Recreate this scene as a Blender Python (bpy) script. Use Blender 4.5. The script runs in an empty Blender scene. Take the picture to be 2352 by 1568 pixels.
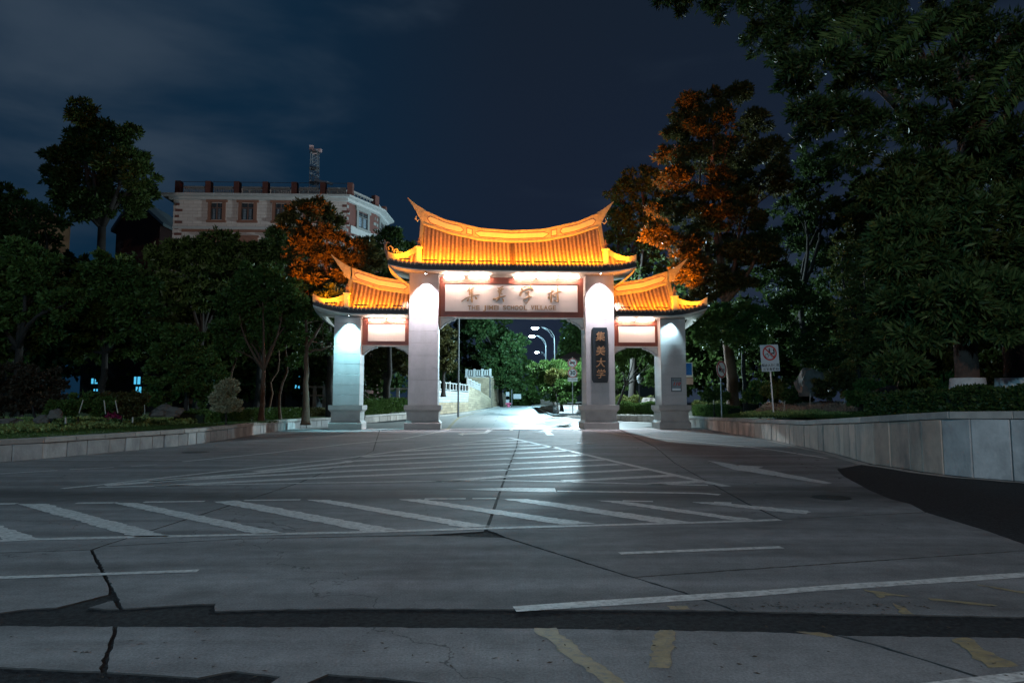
import bpy, bmesh, math, random
import numpy as np
from mathutils import Vector, Matrix
PI = math.pi
R = math.radians
scene = bpy.context.scene
col = scene.collection
random.seed(7)

# ------------------------------------------------------------------ camera
CAMZ = 1.6
F = 1568.0                       # focal length in units of a 2352 wide frame (24 mm on 36 mm)
TP = 140.0 / 1568.0
PITCH = math.atan(TP)
cam = bpy.data.cameras.new('camera'); cam.lens = 24.0; cam.sensor_width = 36.0
cam.clip_start = 0.1; cam.clip_end = 3000
camo = bpy.data.objects.new('camera', cam); col.objects.link(camo)
camo.location = (0, 0, CAMZ); camo.rotation_euler = (PI/2 + PITCH, 0, 0)
scene.camera = camo
scene.view_settings.view_transform = 'Standard'
scene.view_settings.look = 'None'
scene.view_settings.exposure = 0.0
scene.view_settings.gamma = 1.0
scene.view_settings.use_curve_mapping = False
scene.cycles.max_bounces = 5
scene.cycles.diffuse_bounces = 3
scene.cycles.glossy_bounces = 2
scene.cycles.transmission_bounces = 2
scene.cycles.sample_clamp_indirect = 3.0
scene.cycles.sample_clamp_direct = 0.0
scene.cycles.use_denoising = True

# ------------------------------------------------------------------ night sky
world = bpy.data.worlds.new('World'); scene.world = world; world.use_nodes = True
nt = world.node_tree; nt.nodes.clear()
def wn(t, **k):
    n = nt.nodes.new(t)
    for a, b in k.items(): setattr(n, a, b)
    return n
geo = wn('ShaderNodeTexCoord')
sep = wn('ShaderNodeSeparateXYZ'); nt.links.new(geo.outputs['Generated'], sep.inputs[0])
ramp = wn('ShaderNodeValToRGB')
nt.links.new(sep.outputs['Z'], ramp.inputs[0])
cr = ramp.color_ramp
cr.elements[0].position = 0.0; cr.elements[0].color = (0.0120, 0.0190, 0.0380, 1)
cr.elements[1].position = 0.62; cr.elements[1].color = (0.0075, 0.0140, 0.0250, 1)
e = cr.elements.new(0.22); e.color = (0.0090, 0.0155, 0.0330, 1)
# bluer towards the west (left)
lr = wn('ShaderNodeMapRange'); lr.inputs[1].default_value = 0.05; lr.inputs[2].default_value = -0.36
lr.interpolation_type = 'SMOOTHSTEP'
nt.links.new(sep.outputs['X'], lr.inputs[0])
mixb = wn('ShaderNodeMixRGB'); mixb.inputs[2].default_value = (0.0035, 0.0185, 0.0420, 1)
nt.links.new(lr.outputs[0], mixb.inputs[0]); nt.links.new(ramp.outputs[0], mixb.inputs[1])
# thin cloud
mp = wn('ShaderNodeMapping'); mp.inputs['Scale'].default_value = (1.6, 1.6, 5.5); mp.inputs['Rotation'].default_value = (0.0, 0.12, 0.3)
mp.inputs['Location'].default_value = (0.35, 0.1, 1.35)
nt.links.new(geo.outputs['Generated'], mp.inputs[0])
nz = wn('ShaderNodeTexNoise'); nz.inputs['Scale'].default_value = 1.35; nz.inputs['Detail'].default_value = 5; nz.inputs['Roughness'].default_value = 0.5; nz.inputs['Distortion'].default_value = 0.35
nt.links.new(mp.outputs[0], nz.inputs[0])
cm = wn('ShaderNodeMapRange'); cm.inputs[1].default_value = 0.47; cm.inputs[2].default_value = 0.78; cm.inputs[4].default_value = 0.85
cm.interpolation_type = 'SMOOTHSTEP'
nt.links.new(nz.outputs[0], cm.inputs[0])
mixc = wn('ShaderNodeMixRGB'); mixc.inputs[2].default_value = (0.036, 0.056, 0.084, 1)
nt.links.new(cm.outputs[0], mixc.inputs[0]); nt.links.new(mixb.outputs[0], mixc.inputs[1])
bg = wn('ShaderNodeBackground'); bg.inputs['Strength'].default_value = 1.0
nt.links.new(mixc.outputs[0], bg.inputs[0])
wo = wn('ShaderNodeOutputWorld'); nt.links.new(bg.outputs[0], wo.inputs[0])

# light powers (lamps of the place, and one added off-view lamp for the building)
POW = dict(near_l=17500, near_r=8000, street=9500, hidden=25000, roof=76, tube=18, spot=4600, facade_fill=5200)
CYAN = (0.42, 0.82, 1.0)
ORANGE = (1.0, 0.285, 0.006)
WARMW = (1.0, 0.70, 0.56)

# ------------------------------------------------------------------ picture -> place
def ray(px, py):
    x = (px - 1176) / F; u = (784 - py) / F
    c, s = math.cos(PITCH), math.sin(PITCH)
    return Vector((x, c - s*u, s + c*u))
def hz(Y):                       # the street beyond the gate climbs gently
    t = min(max((Y - 43) / 52.0, 0), 1)
    return 0.92 * t*t*(3 - 2*t)
def at(px, py, Y):
    d = ray(px, py); k = Y / d.y
    return Vector((d.x*k, Y, CAMZ + d.z*k))
def gp(px, py, z=0.0):
    d = ray(px, py); k = (z - CAMZ) / d.z
    return Vector((d.x*k, d.y*k, z))
def rp(px, py, dz=0.0):          # point on the climbing ground
    d = ray(px, py); Y = 3.0
    while Y < 400:
        k = Y / d.y
        if CAMZ + d.z*k <= hz(Y) + dz: break
        Y += 0.1
    return Vector((d.x*k, Y, hz(Y) + dz))
def ppm(Y): return F / Y         # picture units per metre at distance Y
SC = 1.7414966
def src(x, y): return (x/SC, y/SC)
def c1(u, v): return src(u*.65759, 1700 + v*.65759)
def c2(u, v): return src(1400 + u*.65759, 1700 + v*.65759)
def c3(u, v): return src(2700 + u*.65756, 1700 + v*.65756)
def z3(u, v): return src(1250 + u/2.8, 1200 + v/2.8)
def z4(u, v): return src(2050 + u/2.8, 1200 + v/2.8)
def zw(u, v): return src(2700 + u*.59354, 1250 + v*.59354)
def zl(u, v): return src(u*.57398, 1300 + v*.57398)
def r4(u, v): return src(1750 + u/5.2275, 1400 + v/5.2275)
def r5(u, v): return src(2080 + u/3.646, 1270 + v/3.646)

# ------------------------------------------------------------------ materials
MATS = {}
def mat(name, color, rough=0.7, var=0.15, scale=3.0, bump=0.0, bscale=30.0, metal=0.0, objvar=0.0, coat=0.0, spec=0.5, stain=None, emit=None, estr=0.0):
    if name in MATS: return MATS[name]
    m = bpy.data.materials.new(name); m.use_nodes = True; n = m.node_tree; b = n.nodes['Principled BSDF']
    b.inputs['Roughness'].default_value = rough; b.inputs['Metallic'].default_value = metal
    b.inputs['Specular IOR Level'].default_value = spec
    if coat: b.inputs['Coat Weight'].default_value = coat; b.inputs['Coat Roughness'].default_value = 0.15
    L = n.links
    tc = n.nodes.new('ShaderNodeNewGeometry')
    no = n.nodes.new('ShaderNodeTexNoise'); no.inputs['Scale'].default_value = scale; no.inputs['Detail'].default_value = 6; no.inputs['Roughness'].default_value = 0.65
    L.new(tc.outputs['Position'], no.inputs['Vector'])
    mr = n.nodes.new('ShaderNodeMapRange'); mr.inputs[1].default_value = 0.3; mr.inputs[2].default_value = 0.7
    mr.inputs[3].default_value = 1 - var; mr.inputs[4].default_value = 1 + var
    L.new(no.outputs[0], mr.inputs[0])
    v = n.nodes.new('ShaderNodeVectorMath'); v.operation = 'SCALE'; v.inputs[0].default_value = color[:3]
    L.new(mr.outputs[0], v.inputs['Scale'])
    out = v.outputs[0]
    if objvar:
        oi = n.nodes.new('ShaderNodeObjectInfo'); m2 = n.nodes.new('ShaderNodeMapRange'); m2.inputs[3].default_value = 1 - objvar; m2.inputs[4].default_value = 1 + objvar
        L.new(oi.outputs['Random'], m2.inputs[0])
        v2 = n.nodes.new('ShaderNodeVectorMath'); v2.operation = 'SCALE'; L.new(out, v2.inputs[0]); L.new(m2.outputs[0], v2.inputs['Scale']); out = v2.outputs[0]
    if stain:
        n2 = n.nodes.new('ShaderNodeTexNoise'); n2.inputs['Scale'].default_value = stain[1]; n2.inputs['Detail'].default_value = 8; n2.inputs['Roughness'].default_value = 0.7
        mpn = n.nodes.new('ShaderNodeMapping'); mpn.inputs['Scale'].default_value = stain[3] if len(stain) > 3 else (1, 1, 1)
        L.new(tc.outputs['Position'], mpn.inputs[0]); L.new(mpn.outputs[0], n2.inputs['Vector'])
        m3 = n.nodes.new('ShaderNodeMapRange'); m3.inputs[1].default_value = 0.48; m3.inputs[2].default_value = 0.68; m3.inputs[4].default_value = stain[2]
        L.new(n2.outputs[0], m3.inputs[0])
        mx = n.nodes.new('ShaderNodeMixRGB'); L.new(m3.outputs[0], mx.inputs[0]); L.new(out, mx.inputs[1]); mx.inputs[2].default_value = tuple(stain[0]) + (1,); out = mx.outputs[0]
    L.new(out, b.inputs['Base Color'])
    if bump:
        n3 = n.nodes.new('ShaderNodeTexNoise'); n3.inputs['Scale'].default_value = bscale; n3.inputs['Detail'].default_value = 5
        L.new(tc.outputs['Position'], n3.inputs['Vector'])
        bp = n.nodes.new('ShaderNodeBump'); bp.inputs['Strength'].default_value = bump; bp.inputs['Distance'].default_value = 0.02
        L.new(n3.outputs[0], bp.inputs['Height']); L.new(bp.outputs[0], b.inputs['Normal'])
    if emit:
        b.inputs['Emission Color'].default_value = tuple(emit) + (1,); b.inputs['Emission Strength'].default_value = estr
    MATS[name] = m
    return m

def leafmat(name, ca, cb, transl=0.25, rough=0.45):
    if name in MATS: return MATS[name]
    m = bpy.data.materials.new(name); m.use_nodes = True; n = m.node_tree; L = n.links
    b = n.nodes['Principled BSDF']; b.inputs['Roughness'].default_value = rough; b.inputs['Specular IOR Level'].default_value = 0.14
    a = n.nodes.new('ShaderNodeAttribute'); a.attribute_name = 'leaf_v'
    mx = n.nodes.new('ShaderNodeMixRGB'); mx.inputs[1].default_value = tuple(ca) + (1,); mx.inputs[2].default_value = tuple(cb) + (1,)
    L.new(a.outputs['Fac'], mx.inputs[0]); L.new(mx.outputs[0], b.inputs['Base Color'])
    tr = n.nodes.new('ShaderNodeBsdfTranslucent'); L.new(mx.outputs[0], tr.inputs[0])
    ms = n.nodes.new('ShaderNodeMixShader'); ms.inputs[0].default_value = transl
    L.new(b.outputs[0], ms.inputs[1]); L.new(tr.outputs[0], ms.inputs[2])
    L.new(ms.outputs[0], n.nodes['Material Output'].inputs[0])
    MATS[name] = m
    return m

def concrete_mat():
    m = mat('concrete_pavement', (0.235, 0.236, 0.238), 0.62, 0.10, 0.9, 0, stain=((0.12, 0.115, 0.11), 0.35, 0.55, (1, 1.6, 1)))
    n = m.node_tree; L = n.links; b = n.nodes['Principled BSDF']
    base = b.inputs['Base Color'].links[0].from_socket
    g = n.nodes.new('ShaderNodeNewGeometry'); oi = n.nodes.new('ShaderNodeObjectInfo')
    # fine aggregate speckle
    sp = n.nodes.new('ShaderNodeTexNoise'); sp.inputs['Scale'].default_value = 55; sp.inputs['Detail'].default_value = 3; sp.inputs['Roughness'].default_value = 0.8
    L.new(g.outputs['Position'], sp.inputs['Vector'])
    ms = n.nodes.new('ShaderNodeMapRange'); ms.inputs[1].default_value = .35; ms.inputs[2].default_value = .65; ms.inputs[3].default_value = .72; ms.inputs[4].default_value = 1.24
    L.new(sp.outputs[0], ms.inputs[0])
    # tyre-dark streaks, long across the view
    st = n.nodes.new('ShaderNodeTexNoise'); st.inputs['Scale'].default_value = 1; st.inputs['Detail'].default_value = 5; st.inputs['Roughness'].default_value = .6
    mp_ = n.nodes.new('ShaderNodeMapping'); mp_.inputs['Scale'].default_value = (0.10, 1.5, 1); mp_.inputs['Rotation'].default_value = (0, 0, 0.05)
    L.new(g.outputs['Position'], mp_.inputs[0]); L.new(mp_.outputs[0], st.inputs['Vector'])
    m2 = n.nodes.new('ShaderNodeMapRange'); m2.inputs[1].default_value = .35; m2.inputs[2].default_value = .65; m2.inputs[3].default_value = .72; m2.inputs[4].default_value = 1.16
    L.new(st.outputs[0], m2.inputs[0])
    mu = n.nodes.new('ShaderNodeMath'); mu.operation = 'MULTIPLY'; L.new(ms.outputs[0], mu.inputs[0]); L.new(m2.outputs[0], mu.inputs[1])
    ob = n.nodes.new('ShaderNodeMapRange'); ob.inputs[3].default_value = .93; ob.inputs[4].default_value = 1.07; L.new(oi.outputs['Random'], ob.inputs[0])
    mu2 = n.nodes.new('ShaderNodeMath'); mu2.operation = 'MULTIPLY'; L.new(mu.outputs[0], mu2.inputs[0]); L.new(ob.outputs[0], mu2.inputs[1])
    v = n.nodes.new('ShaderNodeVectorMath'); v.operation = 'SCALE'; L.new(base, v.inputs[0]); L.new(mu2.outputs[0], v.inputs['Scale'])
    # dim gap between the lamp pools, painted in as a darker band
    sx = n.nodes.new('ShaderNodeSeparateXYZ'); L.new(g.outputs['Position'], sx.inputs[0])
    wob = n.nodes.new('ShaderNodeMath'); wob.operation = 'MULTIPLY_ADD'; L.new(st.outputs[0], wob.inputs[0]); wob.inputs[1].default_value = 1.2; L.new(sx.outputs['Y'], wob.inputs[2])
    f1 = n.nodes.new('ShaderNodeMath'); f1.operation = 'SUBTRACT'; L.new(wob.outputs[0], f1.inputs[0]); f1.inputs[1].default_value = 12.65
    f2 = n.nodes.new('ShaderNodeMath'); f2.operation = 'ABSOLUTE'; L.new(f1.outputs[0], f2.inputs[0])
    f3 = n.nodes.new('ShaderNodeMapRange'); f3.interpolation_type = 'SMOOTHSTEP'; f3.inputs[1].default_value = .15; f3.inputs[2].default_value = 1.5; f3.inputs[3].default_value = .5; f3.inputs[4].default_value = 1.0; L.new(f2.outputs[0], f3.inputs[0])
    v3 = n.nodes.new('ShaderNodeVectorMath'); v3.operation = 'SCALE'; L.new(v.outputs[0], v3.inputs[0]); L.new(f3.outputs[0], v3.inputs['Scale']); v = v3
    # small black chewing-gum like spots
    vo = n.nodes.new('ShaderNodeTexVoronoi'); vo.inputs['Scale'].default_value = 3.2; vo.inputs['Randomness'].default_value = 1; L.new(g.outputs['Position'], vo.inputs['Vector'])
    vs = n.nodes.new('ShaderNodeMapRange'); vs.inputs[1].default_value = .035; vs.inputs[2].default_value = .055; vs.inputs[3].default_value = .75; vs.inputs[4].default_value = 0; L.new(vo.outputs['Distance'], vs.inputs[0])
    pn = n.nodes.new('ShaderNodeTexNoise'); pn.inputs['Scale'].default_value = .6; L.new(g.outputs['Position'], pn.inputs['Vector'])
    pm = n.nodes.new('ShaderNodeMapRange'); pm.inputs[1].default_value = .5; pm.inputs[2].default_value = .6; L.new(pn.outputs[0], pm.inputs[0])
    pmu = n.nodes.new('ShaderNodeMath'); pmu.operation = 'MULTIPLY'; L.new(vs.outputs[0], pmu.inputs[0]); L.new(pm.outputs[0], pmu.inputs[1])
    mx = n.nodes.new('ShaderNodeMixRGB'); L.new(pmu.outputs[0], mx.inputs[0]); L.new(v.outputs[0], mx.inputs[1]); mx.inputs[2].default_value = (.03, .03, .03, 1)
    L.new(mx.outputs[0], b.inputs['Base Color'])
    # hairline cracks
    cn = n.nodes.new('ShaderNodeTexNoise'); cn.inputs['Scale'].default_value = 1.1; cn.inputs['Detail'].default_value = 6; L.new(g.outputs['Position'], cn.inputs['Vector'])
    cv = n.nodes.new('ShaderNodeVectorMath'); cv.operation = 'MULTIPLY_ADD'; L.new(cn.outputs['Color'], cv.inputs[0]); cv.inputs[1].default_value = (1.6, 1.6, 0); L.new(g.outputs['Position'], cv.inputs[2])
    ce = n.nodes.new('ShaderNodeTexVoronoi'); ce.feature = 'DISTANCE_TO_EDGE'; ce.inputs['Scale'].default_value = .16; L.new(cv.outputs[0], ce.inputs['Vector'])
    cf = n.nodes.new('ShaderNodeMapRange'); cf.inputs[1].default_value = .0004; cf.inputs[2].default_value = .0014; cf.inputs[3].default_value = .6; cf.inputs[4].default_value = 0; L.new(ce.outputs['Distance'], cf.inputs[0])
    mx2 = n.nodes.new('ShaderNodeMixRGB'); L.new(cf.outputs[0], mx2.inputs[0]); L.new(mx.outputs[0], mx2.inputs[1]); mx2.inputs[2].default_value = (.03, .03, .03, 1)
    # curved tyre tracks
    tr_out = None
    for (cx_, cy_, rad_) in ((2.5, -2.0, 9.4), (2.7, -2.0, 10.9), (-6.0, 26.0, 17.5), (-6.0, 26.0, 19.2), (14.0, 22.0, 12.5), (14.0, 22.0, 14.1)):
        ds = n.nodes.new('ShaderNodeVectorMath'); ds.operation = 'DISTANCE'; L.new(cv.outputs[0], ds.inputs[0]) if False else L.new(g.outputs['Position'], ds.inputs[0]); ds.inputs[1].default_value = (cx_, cy_, 0)
        s1 = n.nodes.new('ShaderNodeMath'); s1.operation = 'SUBTRACT'; L.new(ds.outputs['Value'], s1.inputs[0]); s1.inputs[1].default_value = rad_
        s2 = n.nodes.new('ShaderNodeMath'); s2.operation = 'ABSOLUTE'; L.new(s1.outputs[0], s2.inputs[0])
        s3 = n.nodes.new('ShaderNodeMapRange'); s3.interpolation_type = 'SMOOTHSTEP'; s3.inputs[1].default_value = .04; s3.inputs[2].default_value = .22; s3.inputs[3].default_value = .30; s3.inputs[4].default_value = 0; L.new(s2.outputs[0], s3.inputs[0])
        s4 = n.nodes.new('ShaderNodeMath'); s4.operation = 'MULTIPLY'; L.new(s3.outputs[0], s4.inputs[0]); L.new(pn.outputs[0], s4.inputs[1])
        if tr_out is None: tr_out = s4.outputs[0]
        else:
            s5 = n.nodes.new('ShaderNodeMath'); s5.operation = 'MAXIMUM'; L.new(tr_out, s5.inputs[0]); L.new(s4.outputs[0], s5.inputs[1]); tr_out = s5.outputs[0]
    tm = n.nodes.new('ShaderNodeMixRGB'); L.new(tr_out, tm.inputs[0]); L.new(mx2.outputs[0], tm.inputs[1]); tm.inputs[2].default_value = (.02, .02, .02, 1); mx2 = tm
    # coarse blotches of wear
    bn = n.nodes.new('ShaderNodeTexNoise'); bn.inputs['Scale'].default_value = 3.5; bn.inputs['Detail'].default_value = 8; bn.inputs['Roughness'].default_value = .75; L.new(g.outputs['Position'], bn.inputs['Vector'])
    bm_ = n.nodes.new('ShaderNodeMapRange'); bm_.inputs[1].default_value = .35; bm_.inputs[2].default_value = .68; bm_.inputs[3].default_value = .80; bm_.inputs[4].default_value = 1.16; L.new(bn.outputs[0], bm_.inputs[0])
    v5 = n.nodes.new('ShaderNodeVectorMath'); v5.operation = 'SCALE'; L.new(mx2.outputs[0], v5.inputs[0]); L.new(bm_.outputs[0], v5.inputs['Scale']); L.new(v5.outputs[0], b.inputs['Base Color'])
    # broomed grooves
    wv = n.nodes.new('ShaderNodeTexWave'); wv.inputs['Scale'].default_value = 7.5; wv.inputs['Distortion'].default_value = .6; wv.inputs['Detail'].default_value = 2; wv.bands_direction = 'X'
    L.new(g.outputs['Position'], wv.inputs['Vector'])
    wr = n.nodes.new('ShaderNodeMapRange'); wr.inputs[1].default_value = 0; wr.inputs[2].default_value = .15; L.new(wv.outputs[0], wr.inputs[0])
    ad = n.nodes.new('ShaderNodeMath'); ad.operation = 'ADD'; L.new(wr.outputs[0], ad.inputs[0]); L.new(sp.outputs[0], ad.inputs[1])
    bp = n.nodes.new('ShaderNodeBump'); bp.inputs['Strength'].default_value = .22; bp.inputs['Distance'].default_value = .004
    L.new(ad.outputs[0], bp.inputs['Height']); L.new(bp.outputs[0], b.inputs['Normal'])
    rn = n.nodes.new('ShaderNodeMapRange'); b.inputs['Specular IOR Level'].default_value = .12; rn.inputs[3].default_value = .85; rn.inputs[4].default_value = .62; L.new(st.outputs[0], rn.inputs[0]); L.new(rn.outputs[0], b.inputs['Roughness'])
    return m
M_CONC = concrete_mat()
M_ASPH = mat('asphalt', (0.030, 0.032, 0.034), 0.85, 0.65, 26.0, 0.8, 90, spec=.12)
M_JOINT = mat('dirty_joint_edge', (0.035, 0.034, 0.033), 0.9, 0.3, 20)
M_STREET = mat('street_paving', (0.26, 0.25, 0.24), 0.5, 0.15, 0.8, 0.3, 60)
def paint_mat(name, c, wear=0.5):
    m = mat(name, c, 0.6, 0.25, 9.0, 0.2, 60, stain=((0.15, 0.145, 0.14), 14.0, wear, (1, 1.6, 1)))
    return m
M_WHITE = paint_mat('white_road_paint', (0.60, 0.60, 0.58), 0.9)
M_YEL = paint_mat('yellow_road_paint', (0.30, 0.24, 0.13), 1.0)
M_STONE = mat('pale_granite', (0.46, 0.43, 0.42), 0.6, 0.07, 2.2, 0.15, 70, objvar=0.05, stain=((0.30, 0.28, 0.26), 1.2, 0.35, (1, 1, .35)))
M_PLINTH = mat('warm_granite', (0.40, 0.36, 0.33), 0.65, 0.12, 4.0, 0.25, 60, stain=((0.2, 0.19, 0.17), 2.0, 0.5))
M_WALL = mat('wall_stone', (0.36, 0.31, 0.27), 0.75, 0.18, 2.5, 0.6, 14, objvar=0.22, stain=((0.15, 0.15, 0.145), 1.4, 0.6, (1, 1, .5)))
M_WALLC = mat('cool_wall_stone', (0.36, 0.36, 0.355), 0.75, 0.18, 2.5, 0.6, 14, objvar=0.24, stain=((0.15, 0.155, 0.16), 1.4, 0.6, (1, 1, .5)))
M_WALLW = mat('warm_lit_wall_slab', (0.47, 0.35, 0.28), 0.75, 0.18, 1.8, 0.6, 14, objvar=0.20, stain=((0.15, 0.14, 0.135), 1.3, 0.75, (1, 1, .35)))  # tint of the warm lamp light put into the slab colour
M_COPE = mat('coping_stone', (0.34, 0.31, 0.28), 0.7, 0.15, 3.0, 0.4, 40, objvar=0.12, stain=((0.16, 0.15, 0.14), 2.0, 0.5))
M_TRUNKR = mat('dark_red_bark', (0.10, 0.052, 0.03), 0.9, 0.3, 4, 1.0, 12)
M_PLASTER = mat('white_plaster', (0.74, 0.71, 0.66), 0.6, 0.06, 2.0, 0.1, 40, stain=((0.45, 0.36, 0.28), 2.5, 0.35))
M_BROWN = mat('red_brown_stone', (0.20, 0.055, 0.035), 0.5, 0.12, 3.0, 0.1, 50)
M_TILE = mat('glazed_roof_tile', (0.24, 0.155, 0.11), 0.5, 0.3, 6.0, 0.2, 25, objvar=0.2)
M_PAN = mat('pale_pan_tile', (0.55, 0.40, 0.27), 0.5, 0.25, 5.0, 0.2, 25, objvar=0.15)
M_RIDGEP = mat('ridge_plaster', (0.66, 0.55, 0.28), 0.6, 0.15, 5.0, 0.5, 12, stain=((0.22, 0.14, 0.08), 4.0, 0.5))
M_RIDGEI = mat('ridge_inlay', (0.86, 0.80, 0.42), 0.45, 0.08, 3.0)
M_DARK = mat('shaded_eave_tile', (0.045, 0.04, 0.04), 0.6, 0.3, 8.0, 0.3, 30)  # drip tiles in shadow: the shade is put into this colour
M_METAL = mat('galvanised_metal', (0.42, 0.43, 0.44), 0.4, 0.1, 5, metal=0.7)
M_DKMETAL = mat('dark_metal', (0.03, 0.03, 0.035), 0.5, 0.1, 5)
M_BARK = mat('tree_bark', (0.020, 0.016, 0.013), 0.9, 0.3, 5, 1.0, 12)
M_BARKR = mat('red_brown_bark', (0.10, 0.052, 0.03), 0.9, 0.3, 4, 1.0, 12)
M_LIME = mat('limewash_band', (0.6, 0.58, 0.56), 0.8, 0.15, 5, 0.5, 14)
M_ROCK = mat('garden_rock', (0.12, 0.10, 0.085), 0.85, 0.3, 2.5, 1.0, 5)
M_SOIL = mat('garden_soil', (0.035, 0.03, 0.02), 0.95, 0.4, 2, 0.8, 15)
M_GRASSB = mat('lawn', (0.05, 0.085, 0.02), 0.95, 0.4, 2, 0.8, 40)
LF_DK = leafmat('leaf_dark', (0.024, 0.044, 0.012), (0.062, 0.100, 0.028))
LF_MID = leafmat('leaf_mid', (0.038, 0.075, 0.018), (0.100, 0.165, 0.042))
LF_OV = leafmat('leaf_canopy', (0.022, 0.038, 0.011), (0.060, 0.090, 0.027))
LF_PAL = leafmat('leaf_palmate', (0.034, 0.060, 0.018), (0.105, 0.155, 0.048))
LF_OLV = leafmat('leaf_olive', (0.040, 0.042, 0.013), (0.095, 0.085, 0.030))
LF_PALE = leafmat('leaf_cream', (0.20, 0.19, 0.11), (0.46, 0.43, 0.27))
LF_YG = leafmat('leaf_yellow_green', (0.06, 0.075, 0.02), (0.16, 0.17, 0.05))
LF_BED = leafmat('leaf_bed', (0.17, 0.22, 0.07), (0.38, 0.46, 0.16))
LF_RED = leafmat('flower_pink', (0.25, 0.02, 0.08), (0.4, 0.05, 0.15))
LF_PK = leafmat('leaf_pinkish', (0.24, 0.15, 0.11), (0.42, 0.28, 0.20))

# ------------------------------------------------------------------ objects
def tagp(o, label=None, cat=None, group=None, kind=None):
    if label: o['label'] = label
    if cat: o['category'] = cat
    if group: o['group'] = group
    if kind: o['kind'] = kind
    return o
def empty(name, loc=(0, 0, 0), rz=0.0, label=None, cat=None, group=None, kind=None):
    o = bpy.data.objects.new(name, None); col.objects.link(o); o.location = loc; o.rotation_euler = (0, 0, rz)
    o.empty_display_size = 0.2
    return tagp(o, label, cat, group, kind)
def link(name, me, m=None, parent=None, loc=None, rot=None):
    o = bpy.data.objects.new(name, me); col.objects.link(o)
    if m is not None and not me.materials: me.materials.append(m)
    if parent is not None: o.parent = parent
    if loc is not None: o.location = loc
    if rot is not None: o.rotation_euler = rot
    return o
def dup(o, parent=None, loc=None):
    c = o.copy(); col.objects.link(c)
    if parent is not None: c.parent = parent
    if loc is not None: c.location = loc
    for ch in [x for x in o.children]: dup(ch, c)
    return c
class MB:
    def __init__(s): s.v = []; s.f = []
    def add(s, vs, fs):
        b = len(s.v); s.v += [tuple(p) for p in vs]; s.f += [tuple(b + i for i in q) for q in fs]; return s
    def box(s, c, d, rz=0.0, M=None):
        x, y, z = d[0]/2, d[1]/2, d[2]/2
        vs = [Vector((a, b, e)) for a in (-x, x) for b in (-y, y) for e in (-z, z)]
        m = Matrix.Rotation(rz, 3, 'Z') if M is None else M
        vs = [m @ p + Vector(c) for p in vs]
        return s.add(vs, [(0, 1, 3, 2), (4, 6, 7, 5), (0, 4, 5, 1), (2, 3, 7, 6), (0, 2, 6, 4), (1, 5, 7, 3)])
    def cbox(s, c, d, b=0.02, rz=0.0):
        x, y, z = d[0]/2, d[1]/2, d[2]/2
        bm = bmesh.new(); bmesh.ops.create_cube(bm, size=1.0)
        for v in bm.verts: v.co = Vector((v.co.x*2*x, v.co.y*2*y, v.co.z*2*z))
        bmesh.ops.bevel(bm, geom=bm.edges[:], offset=b, segments=1, affect='EDGES')
        m = Matrix.Rotation(rz, 3, 'Z')
        bm.verts.ensure_lookup_table()
        s.add([m @ v.co + Vector(c) for v in bm.verts], [[v.index for v in f.verts] for f in bm.faces]); bm.free(); return s
    def tube(s, pts, rad, n=8, cap=True):
        pts = [Vector(p) for p in pts]; rings = []
        if not hasattr(rad, '__len__'): rad = [rad]*len(pts)
        up = None
        for i, p in enumerate(pts):
            d = (pts[min(i+1, len(pts)-1)] - pts[max(i-1, 0)]).normalized()
            if up is None: up = Vector((0, 0, 1)) if abs(d.z) < .9 else Vector((1, 0, 0))
            a = d.cross(up).normalized(); b = d.cross(a).normalized(); up = -b if False else b.cross(a) * 0 + up
            rings.append([p + (a*math.cos(2*PI*k/n) + b*math.sin(2*PI*k/n))*rad[i] for k in range(n)])
        vs = [q for r_ in rings for q in r_]
        fs = [(i*n + k, i*n + (k+1) % n, (i+1)*n + (k+1) % n, (i+1)*n + k) for i in range(len(pts)-1) for k in range(n)]
        if cap: fs += [tuple(range(n))[::-1], tuple((len(pts)-1)*n + k for k in range(n))]
        return s.add(vs, fs)
    def lathe(s, prof, n=16, c=(0, 0, 0)):
        vs = [(c[0] + r*math.cos(2*PI*k/n), c[1] + r*math.sin(2*PI*k/n), c[2] + z) for r, z in prof for k in range(n)]
        fs = [(i*n + k, i*n + (k+1) % n, (i+1)*n + (k+1) % n, (i+1)*n + k) for i in range(len(prof)-1) for k in range(n)]
        fs += [tuple(range(n))[::-1], tuple((len(prof)-1)*n + k for k in range(n))]
        return s.add(vs, fs)
    def grid(s, rows):
        m = len(rows[0]); vs = [p for r_ in rows for p in r_]
        return s.add(vs, [(i*m + j, i*m + j+1, (i+1)*m + j+1, (i+1)*m + j) for i in range(len(rows)-1) for j in range(m-1)])
    def extr(s, poly, vec):      # closed polygon (3d points) swept along vec
        n = len(poly); vec = Vector(vec); vs = [Vector(p) for p in poly] + [Vector(p) + vec for p in poly]
        return s.add(vs, [tuple(range(n))[::-1], tuple(range(n, 2*n))] + [(i, (i+1) % n, n + (i+1) % n, n + i) for i in range(n)])
    def mesh(s, name, smooth=False):
        me = bpy.data.meshes.new(name); me.from_pydata([tuple(v) for v in s.v], [], s.f); me.validate(); me.update()
        if smooth: me.polygons.foreach_set('use_smooth', [True]*len(me.polygons))
        return me
    def build(s, name, m, parent=None, smooth=False, loc=None, rot=None):
        me = s.mesh(name, smooth); me.materials.append(m)
        bm = bmesh.new(); bm.from_mesh(me); bmesh.ops.recalc_face_normals(bm, faces=bm.faces[:]); bm.to_mesh(me); bm.free()
        return link(name, me, None, parent, loc, rot)
def interp(x, xs, ys):
    return float(np.interp(x, xs, ys))
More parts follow.
